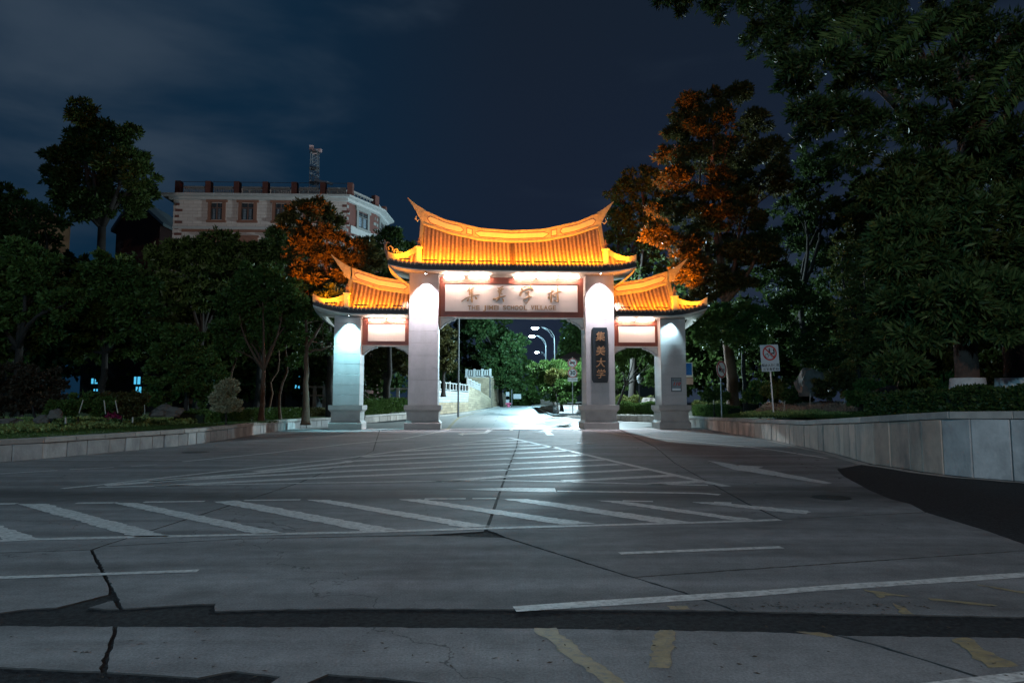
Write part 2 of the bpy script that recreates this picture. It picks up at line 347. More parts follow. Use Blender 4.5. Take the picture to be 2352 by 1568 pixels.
def text(name, s, size, m, parent=None, loc=(0, 0, 0), rot=(PI/2, 0, 0), ext=0.004, shear=0.0, bold=0.0, sx=1.0, align='CENTER', spacing=1.0):
    cu = bpy.data.curves.new(name, 'FONT'); cu.body = s; cu.size = size; cu.extrude = ext; cu.shear = shear; cu.offset = bold
    cu.align_x = align; cu.align_y = 'CENTER'; cu.space_character = spacing
    t = bpy.data.objects.new('t', cu); col.objects.link(t)
    bpy.context.view_layer.update()
    me = bpy.data.meshes.new_from_object(t.evaluated_get(bpy.context.evaluated_depsgraph_get()))
    bpy.data.objects.remove(t); me.materials.clear(); me.materials.append(m); me.name = name
    o = link(name, me, None, parent, loc, rot); o.scale = (sx, 1, 1)
    return o

# ================================================================== GROUND
def wpt(p):
    if len(p) == 3: return Vector((p[0], p[1], 0))          # (X, Y, 'w')
    return gp(p[0], p[1], 0)
def resample(pts, step):
    out = []
    n = len(pts)
    for i in range(n):
        a, b = pts[i], pts[(i+1) % n]; L = (b - a).length
        k = max(1, min(160, int(L/step)))
        for j in range(k): out.append(a.lerp(b, j/k))
    return out
# base asphalt sheet, out to the horizon, with the street's climb beyond the gate
mb = MB()
xs = [-900, -300, -120, -60, -30, -15, 0, 15, 30, 60, 120, 300, 900]
ys = [-300, -80, -20, 0, 20, 42] + list(range(46, 100, 4)) + [110, 140, 200, 300, 600, 1500]
mb.grid([[(x, y, hz(y) - 0.011) for x in xs] for y in ys])
ground = mb.build('ground', M_ASPH); tagp(ground, kind='structure', label='dark asphalt under and between the concrete slabs')
L_EXT = [(-700, 1302)]
slabs = [
 [(-40, 12, 'w'), (-700, 1302), (0, 1269), (210, 1262), (230, 1255), (566, 1148), (687, 1108), (804, 1059), (857, 1035), (872, 987.5), (-40, 40.6, 'w')],
 [(230, 1255), (566, 1148), (687, 1108), (804, 1059), (857, 1035), (1186, 1026), (1165, 1080), (1140, 1150), (1122, 1200), (1113, 1220), (980, 1228), (550, 1237)],
 [(857, 1035), (872, 987.5), (1193, 987.5), (1186, 1026)],
 [(1193, 987.5), (1423, 986), (1505, 1026), (1550, 1063), (1716, 1156), (1794, 1192), (2128, 1176), (2268, 1218), (2352, 1248), (2380, 1260), (2352, 1264), (1550, 1318), (1455, 1325), (1420, 1315), (1160, 1233), (1140, 1224), (1118, 1217), (1124, 1200), (1142, 1150), (1166, 1080), (1187, 1026)],
 [(1423, 986), (30, 40.8, 'w'), (30, 24, 'w'), (2020, 1060), (1924, 1077), (1939, 1093), (2003, 1127), (2049, 1146), (2094, 1157), (2128, 1176), (1794, 1192), (1716, 1156), (1550, 1063), (1505, 1026)],
 [(-700, 1302), (0, 1269), (209, 1262), (234, 1308), (256, 1353), (251, 1365), (132, 1395), (60, 1399), (0, 1407), (-700, 1440)],
 [(200, 1394.5), (227, 1385), (245, 1379), (264, 1377), (277, 1398), (235, 1399)],
 [(210, 1262), (230, 1255), (550, 1237), (980, 1229), (1060, 1230), (1083, 1232), (1140, 1233), (1160, 1234), (1420, 1315), (1455, 1325), (1592, 1367), (1694, 1403), (1608, 1402), (1400, 1400), (1100, 1399), (804, 1397), (640, 1400), (491, 1403), (487, 1396), (492, 1386), (400, 1390), (279.5, 1398), (260.5, 1361), (234, 1308)],
 [(1455, 1325), (1550, 1318), (2352, 1264), (3000, 1222), (3000, 1436), (2352, 1417), (2150, 1413), (1985, 1410), (1850, 1407), (1694, 1403), (1592, 1367)],
 [(-700, 1437), (0, 1435), (264, 1436), (260, 1463), (245, 1505), (233, 1541), (174, 1542), (0, 1533), (-700, 1522)],
 [(267, 1437), (804, 1437.6), (1219, 1441), (1608, 1446), (1800, 1450), (1920, 1458), (2004, 1478), (2220, 1545), (2330, 1580), (2330, 1720), (1000, 1720), (985, 1570), (880, 1558), (804, 1554), (755, 1548), (710, 1569), (700, 1600), (600, 1600), (615, 1569), (638, 1554), (580, 1547), (540, 1542), (453, 1557), (330, 1549), (237, 1543), (246, 1505), (261, 1463)],
 [(1920, 1457), (2150, 1460), (2352, 1463), (3000, 1478), (3000, 1760), (2340, 1720), (2330, 1580), (2220, 1545), (2004, 1478)],
]
rs = random.Random(3)
def jag(p, a):
    return Vector((p.x + rs.uniform(-a, a), p.y + rs.uniform(-a, a), 0))
for si, sl in enumerate(slabs):
    P = [wpt(p) for p in sl]
    area = sum(P[i].x*P[(i+1) % len(P)].y - P[(i+1) % len(P)].x*P[i].y for i in range(len(P)))
    if area < 0: P = P[::-1]
    P2_ = []
    for i in range(len(P)):
        a, c = P[i], P[(i+1) % len(P)]; L = (c - a).length; st_ = .06 if min(a.y, c.y) < 9 and abs(a.x) < 9 and abs(c.x) < 9 else .28; k = max(1, min(220, int(L/st_)))
        P2_ += [a.lerp(c, j/k) for j in range(k)]
    P = P2_
    n = len(P)
    Q = []
    for i in range(n):
        d = (P[(i+1) % n] - P[i-1]); d.z = 0
        if d.length < 1e-6: Q.append(P[i]); continue
        d.normalize(); nrm = Vector((-d.y, d.x, 0))
        near = min(1.0, max(0.25, P[i].y/14.0))
        Q.append(P[i] + nrm*(0.009 + 0.006*near) + nrm*(rs.uniform(-.003, .007) + (rs.uniform(-.002, .012)*(rs.random() < .5) if P[i].y < 7.2 else 0)))
    b = MB(); k = len(Q)
    top = [(q.x, q.y, 0.0) for q in Q]
    b.add(top, [tuple(range(k))])
    b.add(top + [(q.x, q.y, -0.0105) for q in Q], [(i, k + i, k + (i+1) % k, (i+1) % k) for i in range(k)])
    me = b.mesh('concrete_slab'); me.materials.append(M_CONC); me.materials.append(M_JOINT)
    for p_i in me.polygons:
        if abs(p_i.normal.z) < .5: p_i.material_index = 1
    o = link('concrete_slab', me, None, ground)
# the street beyond the gate line
def strip(name, rows, m, dz=0.0, parent=None, **k):
    b = MB(); b.grid(rows); return b.build(name, m, parent, **k)
yy = [41.0, 43, 46, 49, 52, 56, 60, 65, 70, 76, 82, 90, 100, 120, 150, 210]
def streetx(Y): return (interp(Y, [41, 50, 52.5, 60, 90, 210], [-16, -15, -8.2, -7.6, -2.6, -4]), interp(Y, [41, 51, 53, 60, 70, 95, 210], [17, 16, 7.5, 5.3, 4.6, 4.9, 11]))
rows = []
for Y in yy:
    a, b_ = streetx(Y); rows.append([(a + (b_-a)*k/8, Y if Y > 41 else 41.05 + 0.057*(a + (b_-a)*k/8)*0, hz(Y) - 0.002) for k in range(9)])
def street_mat():
    m = mat('block_paving', (0.27, 0.26, 0.25), 0.45, 0.12, 1.0)
    n = m.node_tree; L = n.links; b = n.nodes['Principled BSDF']
    base = b.inputs['Base Color'].links[0].from_socket
    g = n.nodes.new('ShaderNodeNewGeometry'); br = n.nodes.new('ShaderNodeTexBrick'); br.inputs['Scale'].default_value = 1
    br.inputs['Brick Width'].default_value = 2.6; br.inputs['Row Height'].default_value = 3.4; br.inputs['Mortar Size'].default_value = .03
    br.inputs['Color1'].default_value = (1, 1, 1, 1); br.inputs['Color2'].default_value = (.86, .86, .86, 1); br.inputs['Mortar'].default_value = (.45, .45, .45, 1)
    L.new(g.outputs['Position'], br.inputs[0])
    mx = n.nodes.new('ShaderNodeMixRGB'); mx.blend_type = 'MULTIPLY'; mx.inputs[0].default_value = 1; L.new(base, mx.inputs[1]); L.new(br.outputs[0], mx.inputs[2]); L.new(mx.outputs[0], b.inputs['Base Color'])
    return m
st = strip('street', rows, street_mat()); tagp(st, kind='structure', label='pale paved street climbing away behind the gate')

# ------------------------------------------------------------------ painted markings
def poly_mark(pts, m, z=0.004, jagg=0.012, fn=None, step=0.35):
    P = [(fn or (lambda q: gp(q[0], q[1], 0)))(q) for q in pts]
    P = resample(P, step)
    P = [Vector((p.x + rs.uniform(-jagg, jagg)*2, p.y + rs.uniform(-jagg, jagg), p.z)) for p in P]
    b = MB(); b.add([(p.x, p.y, p.z + z) for p in P], [tuple(range(len(P)))])
    me = b.mesh('road_marking'); me.materials.append(m)
    if me.polygons and me.polygons[0].normal.z < 0: me.flip_normals()
    o = link('road_marking', me); tagp(o, kind='structure'); return o
def line_mark(pts, w, m=None, z=0.004, fn=None, jagg=0.008):
    f = fn or (lambda q: gp(q[0], q[1], 0))
    P = [f(q) for q in pts]; Pd = []
    for i in range(len(P)-1):
        k = max(1, min(40, int((P[i+1]-P[i]).length/0.5)))
        Pd += [P[i].lerp(P[i+1], j/k) for j in range(k)]
    Pd.append(P[-1]); b = MB(); rows_ = []
    for i, p in enumerate(Pd):
        d = Pd[min(i+1, len(Pd)-1)] - Pd[max(i-1, 0)]; d.z = 0; d.normalize(); nn = Vector((-d.y, d.x, 0))
        a_ = w/2 + rs.uniform(-jagg, jagg); c_ = w/2 + rs.uniform(-jagg, jagg)
        rows_.append([p + nn*a_ + Vector((0, 0, z)), p - nn*c_ + Vector((0, 0, z))])
    b.grid(rows_); me = b.mesh('road_marking'); me.materials.append(m or M_WHITE)
    if me.polygons[0].normal.z < 0: me.flip_normals()
    o = link('road_marking', me); tagp(o, kind='structure'); return o
W = M_WHITE
for q in [[(39.6, 1157.4), (107.6, 1156.7), (392.8, 1232), (313.4, 1233.7)], [(-60, 1196), (0, 1206.5), (90.6, 1236.7), (10, 1238.6)],
          [(256.8, 1154.4), (313.4, 1154.4), (657, 1224.6), (589, 1226.5)], [(487, 1151.8), (543.8, 1149), (909.7, 1216), (838, 1219.7)],
          [(702, 1147.2), (755, 1148), (1128.6, 1208), (1068, 1211.5)], [(917, 1146.8), (966, 1146), (1362.8, 1202), (1294.8, 1205)],
          [(1149, 1145.3), (1215, 1146), (1581.8, 1198.2), (1510, 1200.5)], [(1370, 1149), (1423, 1150), (1735, 1193.3), (1694, 1195.5)],
          [(1586, 1152.9), (1637, 1153), (1850, 1172), (1860, 1176), (1854, 1180), (1800, 1176)]]:
    poly_mark(q, W, jagg=0.016, step=0.07)
line_mark([(-120, 1247), (87, 1238.2), (804, 1222.5), (1200, 1211), (1608, 1199.5), (1792, 1193.5)], 0.13)
for a, b_ in [((-40, 1157.5), (38, 1156.5)), ((175, 1155.2), (268, 1154.4)), ((330, 1153), (470, 1151)), ((560, 1149), (690, 1147.5)), ((975, 1145.6), (1070, 1145)), ((1085, 1144.8), (1140, 1144.6)), ((1430, 1150), (1500, 1151.5)), ((1640, 1153), (1680, 1155))]:
    line_mark([a, b_], 0.13)
# far hatched triangle
line_mark([(143, 1121.6), (230, 1113), (420, 1092), (604, 1072), (804, 1050.5), (980, 1027), (1100, 1012.5), (1168, 1004.5)], 0.15)
line_mark([(1170, 1004.8), (1238, 1020), (1306, 1034.7), (1440, 1066), (1608, 1104), (1669, 1116.6)], 0.2)
line_mark([(223, 1118.9), (528, 1112), (804, 1107.6), (1143, 1102.6), (1332, 1107), (1521, 1112), (1626, 1114)], 0.14)
def cl(f, pts): return [f(*p) for p in pts]
far = [cl(c2, [(540, 343), (940, 312)]), cl(c1, [(940, 371), (1190, 357)]) + cl(c2, [(0, 311), (950, 272)]),
       cl(c1, [(640, 366), (1100, 332)]) + cl(c2, [(0, 279), (965, 236)]), cl(c1, [(900, 342), (2000, 258)]) + cl(c2, [(0, 248), (975, 203)]),
       cl(c1, [(1560, 282), (2100, 226)]) + cl(c2, [(0, 219), (988, 172)]), cl(c2, [(80, 192), (1000, 146)]), cl(c2, [(300, 158), (1008, 123)]), cl(c2, [(620, 120), (1015, 104)]),
       cl(c2, [(800, 98), (1018, 90)]), cl(c2, [(1030, 105), (1090, 103)]), cl(c2, [(1022, 125), (1180, 120)]), cl(c2, [(1016, 145), (1260, 132)]),
       cl(c2, [(1005, 170), (1330, 155)]), cl(c2, [(998, 201), (1420, 182)]), cl(c2, [(985, 233), (1540, 210)]), cl(c2, [(970, 269), (1640, 238)]),
       cl(c2, [(955, 311), (1800, 268)]), cl(c2, [(1300, 341), (1960, 306)]), cl(c2, [(1830, 358), (2129, 343)])]
for q in far: line_mark(q, 0.34 if q[0][1] > 1060 else 0.42)
poly_mark([(1034, 1123.4), (1180, 1119.6), (1273, 1121), (1278, 1129.5), (1240, 1130)], W, jagg=.01)
line_mark([(1280, 1127.5), (1608, 1132.5), (1653, 1136)], 0.16)
poly_mark([(1624, 1057), (1700, 1068), (1752, 1071), (1742, 1075), (1913, 1109), (1897, 1111), (1720, 1083), (1690, 1079), (1660, 1070)], W, jagg=.01)
line_mark([(0, 1087.5), (132, 1080)], 0.12); line_mark([(160, 1078), (262, 1073)], 0.10); line_mark([(300, 1071), (360, 1066.5)], 0.10)
line_mark([(419, 1060), (620, 1040), (804, 1018.5), (928, 1006.8), (1000, 993), (1035, 986)], 0.13)
line_mark([(1339, 987), (1420, 997), (1550, 1009), (1680, 1022), (1776, 1033), (1900, 1052)], 0.14)
line_mark([(-200, 1333), (0, 1326.6), (455, 1310.6)], 0.10)
line_mark([(1423, 1270.7), (1608, 1263.5), (1796, 1256.7)], 0.11)
line_mark([(1182, 1399), (1363, 1387), (1592, 1372), (1850, 1354), (2352, 1320), (2900, 1284)], 0.15, jagg=.012)
line_mark([(1940, 1600), (2352, 1552), (2600, 1525)], 0.12)
def z3p(u, v): return z3(u, v)
poly_mark([z3(1625, 1500), z3(1700, 1485), z3(1695, 1492), z3(1920, 1480), z3(1960, 1453), z3(2018, 1455), z3(1955, 1494), z3(1690, 1506), z3(1685, 1518)], W, fn=lambda q: rp(*q), z=.006, jagg=0)
poly_mark([z4(285, 1471), z4(360, 1454), z4(450, 1458), z4(440, 1469), z4(412, 1469), z4(470, 1512), z4(385, 1513), z4(345, 1469)], W, fn=lambda q: rp(*q), z=.006, jagg=0)
RPF = lambda q: rp(q[0], q[1])
line_mark([z3(1510, 1452), z3(1570, 1380), z3(1640, 1315), z3(1720, 1292), z3(1800, 1275)], 0.22, M_YEL, fn=RPF, z=.01)
for a, b_ in [(z3(2200, 1432), z3(2235, 1462)), (r4(1415, 1475), r4(1455, 1520)), (r4(1345, 1380), r4(1385, 1412)), (r4(1340, 1340), r4(1372, 1352)), (r4(1455, 1295), r4(1500, 1280))]:
    line_mark([a, b_], 0.2, M_YEL, fn=RPF, z=.01)
line_mark([r5(362, 1405), r5(420, 1430), r5(500, 1470), r5(600, 1520), r5(700, 1566)], 0.16, M_YEL, fn=RPF, z=.01)
for q in [cl(c2, [(1110, 1234), (1240, 1235), (1340, 1310), (1430, 1395), (1545, 1470), (1660, 1558), (1680, 1600), (1560, 1600), (1540, 1568), (1420, 1480), (1300, 1390), (1150, 1270)]),
          cl(c2, [(1870, 1247), (1965, 1247), (1970, 1350), (1955, 1440), (1940, 1478), (1810, 1475), (1830, 1380), (1845, 1310)]),
          cl(c3, [(1150, 1000), (1300, 1020), (1430, 1045), (1280, 1035), (1250, 1052)]), cl(c3, [(1540, 1050), (1950, 1095), (1930, 1104), (1560, 1064)]),
          cl(c3, [(1310, 1080), (1400, 1110), (1465, 1152), (1380, 1150)]), cl(c3, [(1690, 1305), (1790, 1290), (1900, 1370), (2090, 1470), (1900, 1480), (1800, 1400)]),
          cl(c3, [(1790, 960), (2100, 1010), (2200, 1024), (2100, 1022), (1860, 976)]), cl(c3, [(750, 1256), (880, 1262), (985, 1290), (900, 1288)]), cl(c2, [(1930, 1100), (2050, 1098), (2070, 1122), (1935, 1122)])]:
    poly_mark(q, M_YEL, jagg=0.010, step=.045)
# manholes
M_IRON = mat('cast_iron', (0.02, 0.02, 0.02), 0.6, 0.2, 10, 0.5, 60)
def manhole(px, py, r, label, fn=gp):
    p = fn(px, py); b = MB(); b.lathe([(r, 0.0), (r, .006), (r*.93, .006), (r*.93, .003), (r*.9, .003), (r*.9, .008), (0.02, .009)], 24)
    for k in range(-3, 4): b.box((k*r*.24, 0, .009), (r*.08, r*1.5*math.sqrt(max(.05, 1-(k*.24)**2)), .006))
    o = b.build('manhole_cover', M_IRON, loc=(p.x, p.y, p.z)); tagp(o, label, 'manhole cover', 'manhole covers in the pavement')
manhole(450, 1038, .42, 'dark round manhole cover in the concrete near the left stone wall')
manhole(1908, 1142, .32, 'dark round manhole cover beside the right asphalt patch')
manhole(1240, 993, .4, 'square looking manhole cover just in front of the straight arrow by the gate')
manhole(1345, 1018, .4, 'round manhole cover lying in the shadow of the right main pillar')
p_ = r4(1120, 1308); manhole(p_[0], p_[1], .4, 'small manhole cover in the street behind the gate', fn=rp)
# rubble chunk of broken slab and scattered dry leaves
rr = random.Random(11); b = MB()
for i in range(170):
    if i < 90: px, py = rr.uniform(0, 2352), 1438 + rr.random()**1.5*120
    else: px, py = rr.gauss(1870, 160), rr.uniform(1384, 1402)
    p = gp(px, py); a = rr.uniform(0, 6.3); s = rr.uniform(.006, .015)
    b.add([(p.x + s*math.cos(a+t)*(1.6 if j % 2 else .7), p.y + s*math.sin(a+t)*(1.6 if j % 2 else .7), .004 + .006*rr.random()) for j, t in enumerate((0, 1.57, 3.14, 4.71))], [(0, 1, 2, 3)])
for i in range(60):
    px, py = rr.uniform(1450, 2100), rr.uniform(990, 1100); p = gp(px, py); a = rr.uniform(0, 6.3); s = rr.uniform(.03, .06)
    b.add([(p.x + s*math.cos(a+t)*(1.6 if j % 2 else .7), p.y + s*math.sin(a+t)*(1.6 if j % 2 else .7), .005 + .02*rr.random()) for j, t in enumerate((0, 1.57, 3.14, 4.71))], [(0, 1, 2, 3)])
o = b.build('fallen_leaves', mat('dry_leaf', (.06, .04, .025), .9)); tagp(o, 'dark crumbs and dry leaves scattered over the concrete', 'leaves', kind='stuff')

# ================================================================== LOW STONE WALLS
def stone_wall(name, label, pts, bw, cop_h=0.14, cop_len=1.2, th=0.32, inward=1, seed=1, zfun=None, blockmat=M_WALL):
    """pts: list of (Vector base point, top z). Blocks and coping follow the line."""
    root = empty(name, pts[0][0], 0, label, 'wall'); org = pts[0][0].copy()
    r_ = random.Random(seed)
    s = [0]; 
    for i in range(1, len(pts)): s.append(s[-1] + (pts[i][0].xy - pts[i-1][0].xy).length)
    X = [p[0].x for p in pts]; Y = [p[0].y for p in pts]; ZB = [p[0].z for p in pts]; ZT = [p[1] for p in pts]
    def P(t): return Vector((interp(t, s, X), interp(t, s, Y), 0))
    def seg(t0, t1, zb0, zb1, zt0, zt1, off, thick, nm, m, gap):
        a, c = P(t0 + gap/2), P(t1 - gap/2); d = (c - a).normalized(); nn = Vector((-d.y, d.x, 0))*inward
        f0, f1 = a - nn*off, c - nn*off; g0, g1 = a + nn*thick, c + nn*thick
        b = MB(); bz = .012
        vs = []
        for q, zb, zt, o2 in ((f0, zb0, zt0, nn), (f1, zb1, zt1, nn)):
            vs.append(q + Vector((0, 0, zb))); vs.append(q + Vector((0, 0, zt)))
        h0 = g0; h1 = g1
        e = d*bz; k = nn*bz
        # chamfered front face
        F_ = [f0 + e + Vector((0, 0, zb0 + bz)), f1 - e + Vector((0, 0, zb1 + bz)), f1 - e + Vector((0, 0, zt1 - bz)), f0 + e + Vector((0, 0, zt0 - bz))]
        B_ = [f0 + k + Vector((0, 0, zb0)), f1 + k + Vector((0, 0, zb1)), f1 + k + Vector((0, 0, zt1)), f0 + k + Vector((0, 0, zt0))]
        K_ = [h0 + Vector((0, 0, zb0)), h1 + Vector((0, 0, zb1)), h1 + Vector((0, 0, zt1)), h0 + Vector((0, 0, zt0))]
        b.add(F_ + B_ + K_, [(0, 1, 2, 3)] + [(i, 4+i, 4+(i+1) % 4, (i+1) % 4) for i in range(4)] + [(4+i, 8+i, 8+(i+1) % 4, 4+(i+1) % 4) for i in range(4)] + [(11, 10, 9, 8)])
        b.v = [tuple(Vector(v) - org) for v in b.v]
        return b.build(nm, m, root)
    t = 0.0
    while t < s[-1] - .05:
        w = bw(P(t).y) * r_.uniform(.8, 1.2) if callable(bw) else bw*r_.uniform(.75, 1.25)
        t1 = min(t + w, s[-1])
        if s[-1] - t1 < .2: t1 = s[-1]
        seg(t, t1, interp(t, s, ZB), interp(t1, s, ZB), interp(t, s, ZT) - cop_h - .012, interp(t1, s, ZT) - cop_h - .012, r_.uniform(-.012, .02), th, 'stone', (blockmat(P(t)) if callable(blockmat) else blockmat), .022)
        t = t1
    t = 0.0
    while t < s[-1] - .05:
        t1 = min(t + cop_len*r_.uniform(.9, 1.1), s[-1])
        if s[-1] - t1 < .3: t1 = s[-1]
        seg(t, t1, interp(t, s, ZT) - cop_h, interp(t1, s, ZT) - cop_h, interp(t, s, ZT), interp(t1, s, ZT), .045, th + .06, 'coping_stone', M_COPE, .012)
        t = t1
    return root
lw_px = [(-500, 1123), (-200, 1084), (0, 1061), (52, 1058), (157, 1048), (283, 1036.5), (425, 1023), (517, 1010), (593, 996.5), (643, 989.5), (676, 984.5), (765, 979), (838, 971.6)]
LW = [(gp(*p), .60) for p in lw_px]
stone_wall('stone_wall', 'long low curved wall of rough stones with pale coping left of the gate', LW, lambda y: .62 if y > 22 else .78, inward=1, seed=4, blockmat=M_WALLC)
LB = [(rp(838, 971.6), .63), (rp(936, 962.5), .75), (rp(1003, 958), 1.0)]
stone_wall('stone_wall', 'short low wall seen behind the left side arch under the hedge', LB, .55, inward=1, seed=5)
rw_px = [(1416, 966), (1506, 970), (1589, 978)]
RW0 = [(rp(1410, 966), .62), (rp(1506, 970), .64), (rp(1589, 979), .66), (rp(1636, 984), .68)]
stone_wall('stone_wall', 'short low wall behind the right side arch under the clipped hedge', RW0, .6, inward=1, seed=6)
rwz = [(200, 782, 703), (390, 815, 710), (680, 865, 720), (885, 908, 725), (1100, 955, 713), (1330, 1022, 699), (1540, 1052, 684), (1680, 1075, 676), (1940, 1108, 663), (2060, 1115, 665), (2260, 1132, 664), (2352, 1138, 662), (2900, 1190, 655), (3600, 1260, 640)]
RW = []
for u, v, tt in rwz:
    px, py = zw(u, v); tpx, tpy = zw(u, tt); g = gp(px, py)
    RW.append((g, max(.66, at(tpx, tpy, g.y).z)))
stone_wall('stone_wall', 'tall curved wall of upright stone slabs growing higher towards the right edge', RW, lambda y: .52 if y > 22 else .62, cop_h=.16, inward=1, seed=8, blockmat=lambda p: M_WALLW if p.y > 15.6 else M_WALLC)  # slab colours carry the lamp tints: warm along the wall, cool at the near end

# pale gutter strip at the foot of the right wall
gp_ = [Vector((p.x, p.y, 0)) for p, z in RW[2:]]; gl_ = []
for i, p in enumerate(gp_):
    a_ = gp_[max(i-1, 0)]; c_ = gp_[min(i+1, len(gp_)-1)]; d_ = (c_-a_).normalized(); gl_.append(p + Vector((d_.y, -d_.x, 0))*.22)
line_mark(gl_, .26, M_COPE, z=.003, fn=lambda q: q, jagg=.02)
# planting beds behind the walls
def bed(name, label, line, offs, m, far):
    b = MB(); rows_ = []
    for (p, zt), q in zip(line, offs):
        rows_.append([(p.x + (q[0]-p.x)*t*1.0, p.y + (q[1]-p.y)*t, zt - .07 + .35*min(1, t*3)*far) for t in (0.0, .03, .1, .2, .4, .7, 1)])
    b.grid(rows_); o = b.build(name, m); tagp(o, kind='structure', label=label); return o
def off(line, d, inward=1):
    out = []
    for i, (p, z) in enumerate(line):
        a = line[max(i-1, 0)][0]; c = line[min(i+1, len(line)-1)][0]; dd = Vector((c.x-a.x, c.y-a.y, 0)).normalized(); nn = Vector((-dd.y, dd.x, 0))*inward
        out.append((Vector((p.x + nn.x*d, p.y + nn.y*d, 0)), z))
    return out
LWo = off(LW, .3); RWo = off(RW, .3)
bed('garden_bed', 'dark raised soil bed behind the left wall', LWo, [(-70, 30 + i*5) for i in range(len(LWo))], M_GRASSB, 1)
bed('garden_bed', 'raised bed behind the arch wall', off(LB, .3), [(-60, 100), (-40, 110), (-9, 110)], M_SOIL, 1)
bed('garden_bed', 'raised bed behind the right wall', RWo, [(60 + i*1.2, 95 - i*6) for i in range(len(RWo))], M_GRASSB, 1)
bed('garden_bed', 'raised bed behind the right arch', off(RW0, .3), [(12, 110), (25, 110), (50, 108), (60, 95)], M_SOIL, 1)

# ================================================================== THE GATE
GA = R(3.25)
G = gp(1177, 985.3)
WU = Vector((math.cos(GA), math.sin(GA), 0)); WD = Vector((-math.sin(GA), math.cos(GA), 0))
GM = Matrix.Translation(G) @ Matrix.Rotation(GA, 4, 'Z')
def gl(px, py, yl=0.0):
    d = ray(px, py); o = Vector((0, 0, CAMZ)); k = ((G - o).dot(WD) + yl) / d.dot(WD)
    p = o + d*k; return ((p - G).dot(WU), p.z)
def gw(u, y, z): return GM @ Vector((u, y, z))
gate = empty('memorial_gate', G, GA, 'white stone ceremonial gate with four pillars and three orange lit tiled roofs', 'gate')
def U(px, py=800, yl=0): return gl(px, py, yl)[0]
def Z(py, yl=0, px=1177): return gl(px, py, yl)[1]
DEP = 1.75
mo = ((-U(939) + U(1412)) / 2, (-U(1007) + U(1346.5)) / 2)      # main pillar outer, inner |u|
oo = ((-U(769) + U(1579)) / 2, (-U(830) + U(1521)) / 2)
ZS_M = Z(624); ZS_O = Z(722)
def plinth(b, u0, u1, d0, d1):
    def lay(o0, o1, z0, z1):
        vs = []
        for o_, z in ((o0, z0), (o1, z1)):
            vs += [(u0-o_, d0-o_, z), (u1+o_, d0-o_, z), (u1+o_, d1+o_, z), (u0-o_, d1+o_, z)]
        b.add(vs, [(3, 2, 1, 0), (4, 5, 6, 7), (0, 1, 5, 4), (1, 2, 6, 5), (2, 3, 7, 6), (3, 0, 4, 7)])
    lay(.19, .19, 0, .37); lay(.19, .07, .372, .52); lay(.07, .07, .522, 1.03); lay(.09, .19, 1.032, 1.17); lay(.21, .21, 1.172, 1.44)
SH0 = 1.442
def pillar(u0, u1, d0, d1, ztop, cut):
    b = MB(); plinth(b, u0, u1, d0, d1)
    b.box(((u0+u1)/2, (d0+d1)/2, (SH0+ztop)/2), (u1-u0-.03, d1-d0-.03, ztop-SH0-.01))
    o = b.build('pillar', M_PLINTH, gate)
    n = cut; h = (ztop - SH0)/n
    for i in range(n):
        m_ = MB(); z0 = SH0 + i*h; jx = random.uniform(-.002, .004)
        m_.cbox(((u0+u1)/2, (d0+d1)/2, z0 + h/2), (u1-u0+jx, d1-d0+jx, h-.007), .008)
        m_.build('stone_course', M_STONE, o)
    return o
for sg in (-1, 1):
    pillar(*sorted((sg*mo[0], sg*mo[1])), 0, DEP, ZS_M, 11)
    pillar(*sorted((sg*oo[0], sg*oo[1])), .1, DEP-.15, ZS_O, 9)

# ---- beams with framed panels
def framed_panel(u0, u1, zt, zb, fu0, fu1, pz0, pz1, y0, th, parent_name, panel_mat, lip=.05):
    root = MB()                                           # core beam (pale)
    root.box(((u0+u1)/2, y0 + th/2 + .02, (zt+zb)/2), (u1-u0-.004, th-.02, zt-zb))
    root.box(((u0+u1)/2, y0 + th/2, zb - lip/2 - .001), (u1-u0-.004, th+.06, lip))
    o = root.build(parent_name, M_PLASTER, gate)
    for yy0, s in ((y0, 1), (y0+th+.02, -1)):
        f = MB(); d = .10
        ya, yb = yy0 - s*.035, yy0 + s*.02
        def bar(a, b_, c, e_):
            f.box(((a+b_)/2, (ya+yb)/2, (c+e_)/2), (abs(b_-a), abs(yb-ya), abs(e_-c)))
        bar(u0+.01, u1-.01, pz1, zt-.01); bar(u0+.01, u1-.01, zb+.004, pz0)
        bar(u0+.01, fu0, pz0, pz1); bar(fu1, u1-.01, pz0, pz1)
        f.build('panel_frame', M_BROWN, o)
        rim = MB(); w = .035; yr = yy0 - s*.045
        for a, b_, c, e_ in ((fu0-w, fu1+w, pz1, pz1+w), (fu0-w, fu1+w, pz0-w, pz0), (fu0-w, fu0, pz0, pz1), (fu1, fu1+w, pz0, pz1)):
            rim.box(((a+b_)/2, yr, (c+e_)/2), (b_-a, .03, e_-c))
        rim.build('frame_rim', M_BROWN, o)
        nx = 5 if fu1-fu0 > 4 else 2
        for i in range(nx):
            for j in range(2):
                zs = [pz0, pz0 + (pz1-pz0)*.42, pz1]; sl = MB(); a = fu0 + (fu1-fu0)*i/nx; c = fu0 + (fu1-fu0)*(i+1)/nx
                sl.cbox(((a+c)/2, yy0 + s*.012, (zs[j]+zs[j+1])/2), (c-a-.004, .03, zs[j+1]-zs[j]-.004), .003)
                sl.build('panel_slab', panel_mat, o)
    return o
YB = .72; BT = .55
uI = mo[1]
zt, zb = Z(637.5, YB), Z(728.5, YB)
pu = (-U(1022.5, 690, YB) + U(1327, 690, YB))/2
M_PANEL = mat('white_marble_panel', (0.78, 0.74, 0.72), 0.45, 0.04, 1.5, stain=((0.6, 0.55, 0.5), 3.0, 0.2))
mainbeam = framed_panel(-uI, uI, zt, zb, -pu, pu, Z(716, YB), Z(653, YB), YB, BT, 'main_beam', M_PANEL)
